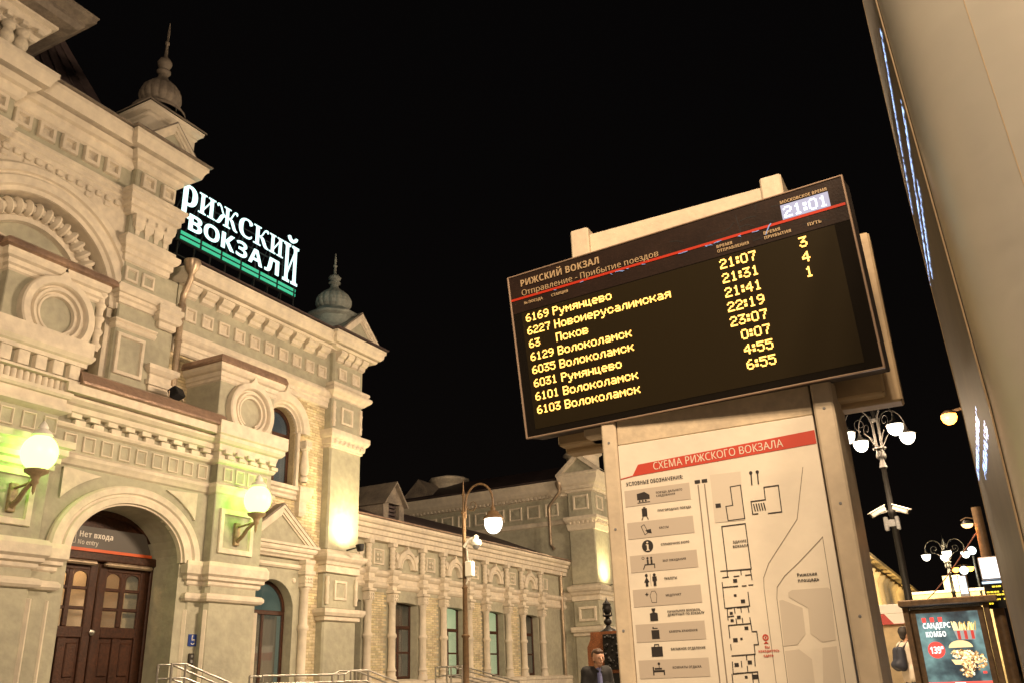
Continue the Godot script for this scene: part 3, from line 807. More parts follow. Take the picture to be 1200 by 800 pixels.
	mb.lathe(Transform3D(Basis(Vector3.UP, PI / 4), F(7.88, 0, -10.40) * Vector3(1, 0, 1)), [[0.88, 7.8 * K + EYE], [0.88, 8.30 * K + EYE], [0.93, 8.33 * K + EYE], [0.93, 8.37 * K + EYE], [1.06, 8.42 * K + EYE], [1.08, 8.48 * K + EYE]], 4, false)
	part(t, "turret_drum", mb, M.trim)
	mb = MB.new()
	mb.lathe(Transform3D(Basis(Vector3.UP, PI / 4), F(7.88, 0, -10.40) * Vector3(1, 0, 1)), [[1.13, 8.48 * K + EYE], [1.13, 8.51 * K + EYE], [0.5, 8.80 * K + EYE]], 4, false)
	part(t, "turret_roof", mb, M.lead)
	onion(t, 7.90, -10.38, 8.82, 0.64, 0.335, 10.60, M.lead)
	mb = MB.new()
	fbox(mb, 2.0, 5.50, 7.80, 7.96, -10.9, -9.82, 0.02)
	part(t, "parapet", mb, M.trim)
	for k in 6:
		mb = MB.new()
		var tt := Transform3D(Basis(), F(5.34 - k * 0.2, 0, -9.95) * Vector3(1, 0, 1))
		var Y := func(y: float) -> float: return y * K + EYE
		mb.lathe(tt, [[0.07, Y.call(7.96)], [0.10, Y.call(7.99)], [0.09, Y.call(8.02)], [0.125, Y.call(8.08)], [0.13, Y.call(8.13)], [0.09, Y.call(8.20)], [0.075, Y.call(8.23)], [0.12, Y.call(8.27)], [0.125, Y.call(8.31)], [0.10, Y.call(8.34)]], 16)
		part(t, "baluster", mb, M.stone)
	mb = MB.new()
	fbox(mb, 2.0, 5.62, 7.84, 8.36, -12.5, -10.30)
	part(t, "attic_wall", mb, M.wall)
	mb = MB.new()
	band(mb, 2.0, 5.55, -10.06, [[0.0, 8.34], [0.03, 8.36], [0.06, 8.42], [0.06, 8.48], [0.10, 8.50], [0.14, 8.56], [0.14, 8.60], [0.2, 8.62], [0.2, 8.66]], 0, 1, -12.5)
	part(t, "attic_cornice", mb, M.trim)
	for k in 6:
		mb = MB.new()
		fbox(mb, 5.50 - k * 0.22, 5.60 - k * 0.22, 8.42, 8.49, -10.2, -9.90, 0.01)
		part(t, "dentil", mb, M.trim)
	mb = MB.new()
	band(mb, 2.0, 5.62, -10.0, [[0.18, 8.66], [0.30, 8.68], [0.36, 8.74], [0.36, 8.80], [0.46, 8.84], [0.46, 8.90], [0.48, 8.91], [0.48, 8.93], [0.0, 9.0]], 0, 1, -12.5)
	part(t, "attic_eaves", mb, M.lead)
	mb = MB.new()
	mb.quad(F(5.6, 7.8, -10.9), F(8.3, 7.8, -10.9), F(6.75, 10.3, -11.7), F(5.6, 10.3, -11.7), Vector3(1, 1, 0))
	mb.quad(F(8.3, 7.8, -10.9), F(8.3, 7.8, -17.0), F(6.75, 10.3, -16.0), F(6.75, 10.3, -11.7), Vector3(0, 1, -1))
	mb.quad(F(2.0, 8.9, -10.4), F(5.7, 8.9, -10.4), F(5.2, 11.5, -12.2), F(2.0, 11.5, -12.2), Vector3(1, 1, 0))
	mb.quad(F(5.7, 8.9, -10.4), F(5.7, 8.9, -14), F(5.2, 11.5, -13.0), F(5.2, 11.5, -12.2), Vector3(0, 1, -1))
	part(t, "main_roof", mb, M.roof)
	for k in 7:   # standing seams
		mb = MB.new()
		var a := F(5.8 + k * 0.34, 7.84, -10.88); var b := F(5.68 + k * 0.15, 10.3, -11.68)
		mb.tube([a, b], 0.018, 0.018, 6)
		part(t, "roof_seam", mb, M.roof)
	# drainpipe with its hopper
	mb = MB.new()
	var hp := F(8.46, 6.08, -9.86)
	mb.lathe(Transform3D(Basis(), hp), [[0.07, -0.16], [0.14, -0.02], [0.18, 0.10], [0.185, 0.16], [0.15, 0.16], [0.05, -0.05]], 14)
	mb.tube([hp + Vector3(0, -0.1, 0), hp + Vector3(0, -0.25, 0), F(8.45, 5.64, -9.97), F(8.45, 5.5, -9.98), F(8.45, 3.9, -9.98)], 0.068, 0.068, 12)
	for yy in [5.48, 4.9, 4.35]: mb.lathe(Transform3D(Basis(), F(8.45, yy, -9.98)), [[0.07, -0.02], [0.085, -0.02], [0.085, 0.02], [0.07, 0.02]], 12)
	part(t, "drainpipe", mb, M.pipe)

# ------------------------------------------------------------------ portal in front of the main block
func ring_panel(t: Node3D, c: float, y: float, r: float, x: float) -> void:   # round kokoshnik of concentric rings
	var mb := MB.new()
	ring(mb, c, y, -1.1, PI + 1.1, [[r, x], [r, x + 0.10], [r - 0.02, x + 0.115], [r * 0.80, x + 0.115], [r * 0.77, x + 0.09], [r * 0.75, x + 0.05], [r * 0.70, x + 0.05], [r * 0.67, x + 0.085], [r * 0.61, x + 0.085], [r * 0.58, x + 0.04], [r * 0.54, x + 0.04], [r * 0.52, x + 0.06], [r * 0.47, x + 0.06], [r * 0.45, x + 0.012]], 44)
	prism(mb, [[c - 0.12, y + r - 0.05], [c + 0.12, y + r - 0.05], [c + 0.04, y + r + 0.03], [c, y + r + 0.13], [c - 0.04, y + r + 0.03]], x, x + 0.11)
	var o := part(t, "round_arch", mb, M.trim)
	mb = MB.new()
	disc(mb, c, y, r * 0.47, x + 0.010, 32)
	part(o, "roundel", mb, M.wall)
func build_portal() -> void:
	var t: Node3D = get_node("station_building")
	var xP := -9.5; var xQ := -9.36
	var mb := MB.new()
	wall(mb, 6.2, 8.95, GY, 2.64, xP, [{c = 7.63, w = 0.83, y0 = GY, y1 = 1.62, rise = 0.63}], -10.08)
	part(t, "door_arch_wall", mb, M.wall)
	mb = MB.new()
	fbox(mb, 6.2, 8.95, 2.64, 3.3, -10.0, xP - 0.002)
	fbox(mb, 5.4, 10.0, 3.3, 3.4, -10.15, -9.6)
	part(t, "portal_frieze", mb, M.wall)
	mb = MB.new()
	ring(mb, 7.63, 1.62, 0.0, PI, [[1.14, xP], [1.14, xP + 0.05], [1.11, xP + 0.08], [1.02, xP + 0.08], [1.00, xP + 0.05], [0.97, xP + 0.05], [0.95, xP + 0.075], [0.86, xP + 0.065], [0.85, xP + 0.03], [0.825, xP + 0.03], [0.825, xP - 0.04]], 40, 0.765)
	part(t, "door_arch", mb, M.trim)
	# spandrel panels
	for sg in [-1.0, 1.0]:
		mb = MB.new()
		var pts := []
		var c := 7.60
		for k in 7:
			var a := lerpf(0.62, 1.16, k / 6.0)
			pts.append([c + sg * cos(a) * 1.27, 1.62 + sin(a) * 1.27 * 0.79])
		pts.append([c + sg * 1.06, 2.58])
		mb.use_col = false
		var corner := F(c + sg * 1.04, 2.58, xP + 0.03)
		for k in 6:
			mb.flat(corner, F(pts[k][0], pts[k][1], xP + 0.03), F(pts[k + 1][0], pts[k + 1][1], xP + 0.03), Vector3(1, 0, 0))
			mb.quad(F(pts[k][0], pts[k][1], xP + 0.03), F(pts[k + 1][0], pts[k + 1][1], xP + 0.03), F(pts[k + 1][0], pts[k + 1][1], xP), F(pts[k][0], pts[k][1], xP), Vector3(0, -1, 0))
		part(t, "spandrel_panel", mb, M.trim)
	# --- door-bay entablature
	bandp(t, "portal_cornice", M.trim, 6.3, 8.9, xP, [[0.0, 2.60], [0.03, 2.62], [0.05, 2.66], [0.07, 2.69], [0.07, 2.73], [0.03, 2.75], [0.0, 2.77]], 0, 0, -9.9)
	bandp(t, "portal_cornice", M.trim, 6.3, 8.9, xP, [[0.0, 3.03], [0.04, 3.05], [0.06, 3.08], [0.06, 3.10], [0.0, 3.11]], 0, 0, -9.9)
	bandp(t, "portal_cornice", M.trim, 6.3, 8.9, xP, [[0.06, 3.22], [0.10, 3.24], [0.12, 3.30], [0.16, 3.32], [0.20, 3.36], [0.20, 3.39], [0.14, 3.395], [0.14, 3.415], [0.26, 3.42], [0.26, 3.53], [0.10, 3.55]], 0, 0, -9.9)
	var sq := frame_mesh(0.085, 0.10, 0.016, 0.022, 0.0, -0.004)
	var spots := []
	for k in 9: spots.append([8.70 - k * 0.262, 2.895, xP])
	for k in 4: spots.append([9.05 + k * 0.235, 2.895, xQ])
	for k in 5: spots.append([6.22 - k * 0.27, 2.98, xQ])
	frames(t, "frieze_panel", sq, M.trim, M.stone, spots)
	for k in 9:   # stepped dentils
		mb = MB.new()
		var c := 8.72 - k * 0.262
		fbox(mb, c - 0.10, c + 0.05, 3.17, 3.235, xP - 0.05, xP + 0.075, 0.006)
		fbox(mb, c - 0.02, c + 0.13, 3.10, 3.165, xP - 0.05, xP + 0.05, 0.006)
		part(t, "stepped_dentil", mb, M.trim)
	mb = MB.new()   # bronze roof lip of the portal
	var pr := [[0.28, 3.53], [0.31, 3.54], [0.31, 3.57], [0.285, 3.63], [0.24, 3.70], [0.16, 3.745], [-0.1, 3.79], [-0.55, 3.86]]
	band(mb, 6.45, 8.82, xP, pr, 0, 0, -10.15)
	part(t, "portal_roof", mb, M.bronze)
	# --- right pier
	mb = MB.new()
	fbox(mb, 8.86, 9.82, GY, 1.40, -10.16, xQ - 0.002, 0.05)
	fbox(mb, 8.86, 9.82, 1.64, 3.04, -10.16, xQ, 0.012)
	fbox(mb, 8.62, 8.90, GY, 1.40, -9.9, xP + 0.02, 0.03)
	part(t, "pier", mb, M.wall)
	mb = MB.new()
	for cs in [[8.865, xQ - 0.005], [9.815, xQ - 0.005], [8.63, xP + 0.015]]:
		mb = MB.new()
		mb.obox(Transform3D(Basis(Vector3.UP, PI / 4), F(cs[0], 0.52, cs[1] - 0.015)), Vector3(0.075, 1.02 * K, 0.075), 0.006)
		part(t, "pier_chamfer_bead", mb, M.trim)
	mb = MB.new()
	var imp := [[0.0, 1.34], [0.02, 1.36], [0.02, 1.40], [0.06, 1.42], [0.06, 1.46], [0.10, 1.49], [0.10, 1.60], [0.07, 1.66], [0.0, 1.67]]
	band(mb, 8.86, 9.82, xQ, imp, 1, 1, -10.16)
	band(mb, 8.60, 8.88, xP + 0.02, imp, 1, 0, -9.9)
	band(mb, 8.86, 9.82, xQ, torus_prof(1.13, 1.25, 0.07), 1, 1, -10.16)
	band(mb, 8.60, 8.88, xP + 0.02, torus_prof(1.13, 1.25, 0.07), 1, 0, -9.9)
	part(t, "pier_impost", mb, M.trim)
	frames(t, "pier_panel", frame_mesh(0.33, 0.31, 0.07, 0.035), M.trim, M.wall, [[9.29, 2.10, xQ]])
	mb = MB.new()
	fbox(mb, 8.86, 9.94, 2.78, 3.06, -10.16, xQ - 0.004)
	part(t, "pier_frieze", mb, M.wall)
	bandp(t, "pier_cornice", M.trim, 8.86, 9.90, xQ, [[0.0, 2.60], [0.03, 2.62], [0.05, 2.66], [0.07, 2.69], [0.07, 2.73], [0.03, 2.75], [0.0, 2.77]], 1, 1, -10.16)
	bandp(t, "pier_cornice", M.trim, 8.86, 9.90, xQ, [[0.0, 3.03], [0.04, 3.05], [0.06, 3.08], [0.06, 3.10], [0.02, 3.11], [0.02, 3.20], [0.06, 3.22], [0.08, 3.30], [0.12, 3.32], [0.15, 3.36], [0.15, 3.41], [0.18, 3.43], [0.18, 3.62], [0.02, 3.64]], 1, 1, -10.16)
	for k in 5:
		mb = MB.new()
		var c := 8.98 + k * 0.225
		fbox(mb, c - 0.09, c + 0.05, 3.17, 3.235, xQ, xQ + 0.095, 0.008)
		fbox(mb, c - 0.02, c + 0.12, 3.105, 3.165, xQ, xQ + 0.075, 0.008)
		part(t, "stepped_dentil", mb, M.trim)
	# block over the right pier
	mb = MB.new()
	fbox(mb, 8.86, 10.0, 3.62, 4.42, -10.16, -9.46, 0.01)
	part(t, "crest_block", mb, M.wall)
	ring_panel(t, 9.46, 3.94, 0.46, -9.46)
	mb = MB.new()
	band(mb, 8.86, 10.0, -9.46, [[0.0, 4.30], [0.02, 4.32], [0.02, 4.36], [0.04, 4.38], [0.04, 4.44], [0.08, 4.46], [0.11, 4.50], [0.11, 4.55]], 1, 1, -10.16)
	part(t, "crest_cornice", mb, M.trim)
	mb = MB.new()
	band(mb, 8.86, 10.0, -9.46, [[0.12, 4.55], [0.145, 4.555], [0.145, 4.59], [0.12, 4.66], [0.05, 4.70], [-0.4, 4.74]], 1, 1, -10.16)
	part(t, "crest_roof", mb, M.bronze)
	# --- left (middle) pier
	mb = MB.new()
	fbox(mb, 2.0, 6.32, GY, 1.40, -10.16, xQ - 0.002, 0.05)
	fbox(mb, 2.0, 6.32, 1.64, 3.3, -10.16, xQ, 0.012)
	fbox(mb, 6.28, 6.62, GY, 1.40, -9.9, xP + 0.02, 0.03)
	part(t, "pier", mb, M.wall)
	mb = MB.new()
	for cs in [[6.315, xQ - 0.005], [6.61, xP + 0.015]]:
		mb = MB.new()
		mb.obox(Transform3D(Basis(Vector3.UP, PI / 4), F(cs[0], 0.52, cs[1] - 0.015)), Vector3(0.075, 1.02 * K, 0.075), 0.006)
		part(t, "pier_chamfer_bead", mb, M.trim)
	bandp(t, "pier_impost", M.trim, 2.0, 6.32, xQ, imp, 0, 1, -10.16)
	bandp(t, "pier_impost", M.trim, 6.3, 6.64, xP + 0.02, imp, 0, 1, -9.9)
	bandp(t, "pier_impost", M.trim, 2.0, 6.32, xQ, torus_prof(1.13, 1.25, 0.07), 0, 1, -10.16)
	bandp(t, "pier_impost", M.trim, 6.3, 6.64, xP + 0.02, torus_prof(1.13, 1.25, 0.07), 0, 1, -9.9)
	frames(t, "pier_panel", frame_mesh(0.36, 0.31, 0.07, 0.035), M.trim, M.wall, [[5.80, 2.10, xQ]])
	bandp(t, "portal_cornice", M.trim, 2.0, 6.32, xQ, [[0.0, 2.44], [0.03, 2.46], [0.03, 2.52], [0.07, 2.54], [0.07, 2.60], [0.12, 2.63], [0.12, 2.70], [0.16, 2.72], [0.16, 2.80], [0.0, 2.82]], 0, 1, -10.16)
	bandp(t, "portal_cornice", M.trim, 2.0, 6.32, xQ, [[0.0, 3.12], [0.05, 3.14], [0.09, 3.16], [0.09, 3.20], [0.04, 3.21], [0.04, 3.32], [0.07, 3.33], [0.09, 3.36], [0.09, 3.40], [0.03, 3.41]], 0, 1, -10.16)
	bandp(t, "portal_cornice", M.trim, 2.0, 6.36, xQ, [[0.03, 3.52], [0.11, 3.53], [0.11, 3.56], [0.04, 3.57]], 0, 1, -10.16)
	bandp(t, "portal_cornice", M.trim, 2.0, 6.42, xQ, [[0.05, 3.74], [0.10, 3.75], [0.10, 3.80], [0.13, 3.82], [0.16, 3.87], [0.16, 3.90], [0.14, 3.91], [0.14, 4.07], [0.0, 4.09]], 0, 1, -10.16)
	mb = MB.new()
	fbox(mb, 2.0, 6.34, 3.40, 3.76, -10.16, xQ + 0.02)
	part(t, "portal_frieze", mb, M.wall)
	for k in 8:
		mb = MB.new()
		fbox(mb, 6.44 - k * 0.22, 6.30 - k * 0.22, 3.575, 3.745, xQ - 0.02, xQ + 0.10, 0.006)
		part(t, "dentil", mb, M.trim)
	for k in 18:
		mb = MB.new()
		mb.lathe(Transform3D(Basis(), F(6.36 - k * 0.078, 0, xQ + 0.03) * Vector3(1, 0, 1)), [[0.045, 3.41 * K + EYE], [0.05, 3.43 * K + EYE], [0.05, 3.50 * K + EYE], [0.045, 3.52 * K + EYE]], 10)
		part(t, "flute", mb, M.trim)
	mb = MB.new()
	fbox(mb, 5.46, 6.66, 4.06, 4.96, -10.16, -9.46, 0.01)
	fbox(mb, 3.5, 5.46, 4.06, 5.0, -10.16, -9.58, 0.0)
	part(t, "crest_block", mb, M.wall)
	ring_panel(t, 6.12, 4.36, 0.49, -9.46)
	ring_panel(t, 4.92, 4.36, 0.49, -9.58)
	bandp(t, "crest_cornice", M.trim, 5.46, 6.66, -9.46, [[0.0, 4.72], [0.02, 4.74], [0.02, 4.78], [0.05, 4.80], [0.05, 4.86], [0.09, 4.88], [0.11, 4.92], [0.11, 4.97]], 1, 1, -10.16)
	bandp(t, "crest_cornice", M.trim, 3.5, 5.46, -9.58, [[0.0, 4.74], [0.05, 4.80], [0.05, 4.86], [0.09, 4.88], [0.11, 4.92], [0.11, 4.99]], 0, 0, -10.16)
	bandp(t, "crest_roof", M.bronze, 5.46, 6.66, -9.46, [[0.13, 4.97], [0.17, 4.98], [0.17, 5.01], [0.15, 5.06], [0.08, 5.11], [-0.1, 5.16], [-0.4, 5.2]], 1, 1, -10.16)
	bandp(t, "crest_roof", M.bronze, 3.5, 5.46, -9.58, [[0.13, 4.99], [0.17, 5.0], [0.17, 5.03], [0.15, 5.08], [0.08, 5.13], [-0.3, 5.2]], 0, 0, -10.16)
	mb = MB.new()
	beads(mb, 6.72, -9.46, [4.08, 4.16, 4.22, 4.34, 4.40, 4.52, 4.58, 4.70, 4.76, 4.86, 4.9], 0.045, 0.075)
	part(t, "crest_colonnette", mb, M.trim)
	# --- door
	var d := MB.new()
	var xd := -10.03
	fbox(d, 6.70, 6.88, GY, 1.66, xd - 0.06, xd + 0.04, 0.012)
	fbox(d, 8.42, 8.5, GY, 1.66, xd - 0.06, xd + 0.05, 0.012)
	fbox(d, 6.75, 8.5, 1.60, 1.71, xd - 0.06, xd + 0.09, 0.015)
	ring(d, 7.63, 1.66, 0.0, PI, [[0.95, xd - 0.05], [0.95, xd + 0.05], [0.84, xd + 0.05], [0.84, xd - 0.05]], 30, 0.62)
	var door := part(t, "door", d, M.wood, "dark brown double door under a no entry sign")
	for lf in [[6.88, 7.63], [7.65, 8.42]]:
		d = MB.new()
		var a: float = lf[0]; var b: float = lf[1]
		var c := (a + b) * 0.5
		fbox(d, a, a + 0.12, GY, 1.60, xd - 0.03, xd + 0.02, 0.01)
		fbox(d, b - 0.12, b, GY, 1.60, xd - 0.03, xd + 0.02, 0.01)
		for yy in [[1.49, 1.60], [0.68, 0.81], [-0.1, 0.14], [GY, -0.7]]: fbox(d, a + 0.12, b - 0.12, yy[0], yy[1], xd - 0.03, xd + 0.018, 0.008)
		fbox(d, c - 0.035, c + 0.035, 0.81, 1.49, xd - 0.03, xd + 0.014, 0.008)
		fbox(d, c - 0.06, c + 0.06, -0.7, 0.68, xd - 0.03, xd + 0.014, 0.008)
		for yy in [1.03, 1.27]: fbox(d, a + 0.12, b - 0.12, yy - 0.02, yy + 0.02, xd - 0.028, xd + 0.010, 0.006)
		var pw := (b - a - 0.31) * 0.5
		for cc in [a + 0.12 + pw * 0.5, b - 0.12 - pw * 0.5]:
			wall(d, cc - pw * 0.5, cc + pw * 0.5, 1.27, 1.5, xd + 0.008, [{c = cc, w = pw * 0.46, y0 = 1.27, y1 = 1.40, rise = 0.075}], xd - 0.02)
			fbox(d, cc - pw * 0.5, cc + pw * 0.5, -0.1, 0.68, xd - 0.03, xd - 0.012)
			fbox(d, cc - pw * 0.32, cc + pw * 0.32, 0.22, 0.62, xd - 0.03, xd + 0.006, 0.012)
		var leaf := part(door, "door_leaf", d, M.wood)
		for cc in [a + 0.12 + pw * 0.5, b - 0.12 - pw * 0.5]:
			for yy in [[0.81, 1.01], [1.05, 1.25], [1.29, 1.49]]:
				var g := MB.new()
				fbox(g, cc - pw * 0.5, cc + pw * 0.5, yy[0], yy[1], xd - 0.014, xd - 0.010)
				part(door, "door_pane", g, M.pane)
	d = MB.new()
	mbell(d, 7.64)
	part(door, "handle", d, M.chrome)
	d = MB.new()
	fbox(d, 6.6, 8.6, GY, 2.2, xd - 0.7, xd - 0.68)
	fbox(d, 6.6, 8.6, 2.2, 2.22, xd - 0.7, xd - 0.07)
	fbox(d, 6.58, 6.6, GY, 2.2, xd - 0.7, xd - 0.07); fbox(d, 8.6, 8.62, GY, 2.2, xd - 0.7, xd - 0.07)
	part(door, "hall", d, plain(srgb(0.62, 0.5, 0.36), 0.8))
	omni(t, F(7.63, 1.75, xd - 0.35), Color(1.0, 0.80, 0.54), 0.9, 0.1)
	d = MB.new()
	fbox(d, 7.68, 8.42, 1.545, 1.60, xd + 0.02, xd + 0.10, 0.02)
	fbox(d, 6.92, 7.56, 1.545, 1.60, xd + 0.02, xd + 0.10, 0.02)
	part(door, "closer_rail", d, M.pipe)
	# sign over the door
	d = MB.new()
	ring(d, 7.63, 1.66, 0.12, PI - 0.12, [[0.84, xd - 0.01], [0.0, xd - 0.01]], 24, 0.62)
	part(door, "fanlight", d, M.wood)
	var sn := thing("door_sign", "grey no entry sign with orange stripe over the brown double door", "sign", F(7.63, 1.70, xd + 0.02))
	d = MB.new()
	prism(d, [[6.86, 1.73], [8.40, 1.73], [8.27, 2.02], [7.0, 2.02]], xd - 0.005, xd + 0.045)
	part(sn, "board", d, plain(srgb(0.09, 0.08, 0.072), 0.5))
	d = MB.new()
	fbox(d, 6.86, 8.41, 1.712, 1.752, xd - 0.008, xd + 0.049)
	part(sn, "stripe", d, plain(srgb(0.62, 0.10, 0.02), 0.5))
	var wt := plain(srgb(0.7, 0.66, 0.6), 0.5)
	ftext(sn, "lettering", "Нет входа", "bold", 7.27, 1.865, xd + 0.046, 0.072, wt)
	ftext(sn, "lettering", "No entry", "regular", 7.26, 1.775, xd + 0.046, 0.055, wt)
	d = MB.new()
	for e in [[7.10, 7.106, 1.80, 1.95], [7.214, 7.22, 1.80, 1.95], [7.106, 7.214, 1.80, 1.806], [7.106, 7.214, 1.944, 1.95], [7.13, 7.18, 1.82, 1.90], [7.14, 7.17, 1.91, 1.935]]:
		fbox(d, e[0], e[1], e[2], e[3], xd + 0.04, xd + 0.05)
	part(sn, "pictogram", d, wt)
	# small signs beside the door
	var wc := thing("access_sign", "small blue wheelchair sign on the pier right of the door", "sign", F(8.78, 0.64, xP + 0.02))
	d = MB.new(); fbox(d, 8.71, 8.85, 0.57, 0.72, xP + 0.02, xP + 0.03); part(wc, "plate", d, plain(srgb(0.02, 0.05, 0.25), 0.4))
	d = MB.new()
	ring(d, 8.785, 0.625, -2.6, 0.6, [[0.036, xP + 0.03], [0.036, xP + 0.034], [0.026, xP + 0.034], [0.026, xP + 0.03]], 16)
	fbox(d, 8.765, 8.777, 0.64, 0.685, xP + 0.03, xP + 0.034); disc(d, 8.771, 0.697, 0.011, xP + 0.034, 10); fbox(d, 8.777, 8.81, 0.645, 0.655, xP + 0.03, xP + 0.034); fbox(d, 8.81, 8.82, 0.60, 0.655, xP + 0.03, xP + 0.034)
	part(wc, "wheelchair_mark", d, wt)
	var ic := thing("intercom", "small dark intercom box below the blue wheelchair sign", "intercom", F(8.78, 0.40, xP + 0.02))
	d = MB.new(); fbox(d, 8.735, 8.82, 0.34, 0.48, xP + 0.02, xP + 0.05, 0.006); part(ic, "housing", d, plain(srgb(0.03, 0.025, 0.02), 0.5))
	d = MB.new(); disc(d, 8.777, 0.445, 0.018, xP + 0.052, 12); fbox(d, 8.76, 8.795, 0.36, 0.40, xP + 0.05, xP + 0.053); part(ic, "button", d, M.greymetal)
func mbell(d: MB, s: float) -> void:
	d.lathe(Transform3D(Basis(Vector3.BACK, -PI / 2), F(s, 0.74, -10.01)), [[0.05, 0.0], [0.05, 0.02], [0.025, 0.03], [0.035, 0.06], [0.0, 0.075]], 12)
func font_of(kind: String) -> Font:
	var f := SystemFont.new()
	f.font_names = PackedStringArray(["Droid Sans Mono" if kind == "mono" else "Droid Serif" if kind.begins_with("serif") else "Droid Sans"])
	if kind.ends_with("bold"): f.font_weight = 700
	return f
# lettering on a frame: origin at the lower left corner of the text, heights in metres, stretched to width when given
func lettering(parent: Node3D, called: String, text: String, kind: String, t: Transform3D, h: float, m: Material, width := 0.0, depth := 0.002) -> MeshInstance3D:
	var tm := TextMesh.new()
	tm.text = text; tm.font = font_of(kind); tm.font_size = 64; tm.pixel_size = 0.01; tm.depth = 0.01
	tm.horizontal_alignment = HORIZONTAL_ALIGNMENT_LEFT
	tm.curve_step = 2.0
	var bb := tm.get_aabb()
	var sy := h / 0.457   # cap height of the font at this size
	var sx := sy if width <= 0.0 else width / maxf(bb.size.x, 0.01)
	var o := MeshInstance3D.new()
	o.mesh = tm; o.material_override = m; o.name = called
	parent.add_child(o, true)
	var base := bb.position.y
	var desc := 0.0
	for ch in text:
		if ch in "уцрщдyp,;": desc = 1.0
	var shift := -base if desc == 0.0 else -base - 0.0
	var tt := t * Transform3D(Basis(Vector3(sx, 0, 0), Vector3(0, sy, 0), Vector3(0, 0, depth / 0.01)), Vector3(-bb.position.x * sx, shift * sy, depth * 0.5))
	tt.origin -= origin_of.get(parent, Vector3.ZERO)
	o.transform = tt
	return o
func ftext(parent: Node3D, called: String, text: String, kind: String, s: float, y: float, x: float, h: float, m: Material) -> void:
	lettering(parent, called, text, kind, FT(s, y, x), h * K, m)

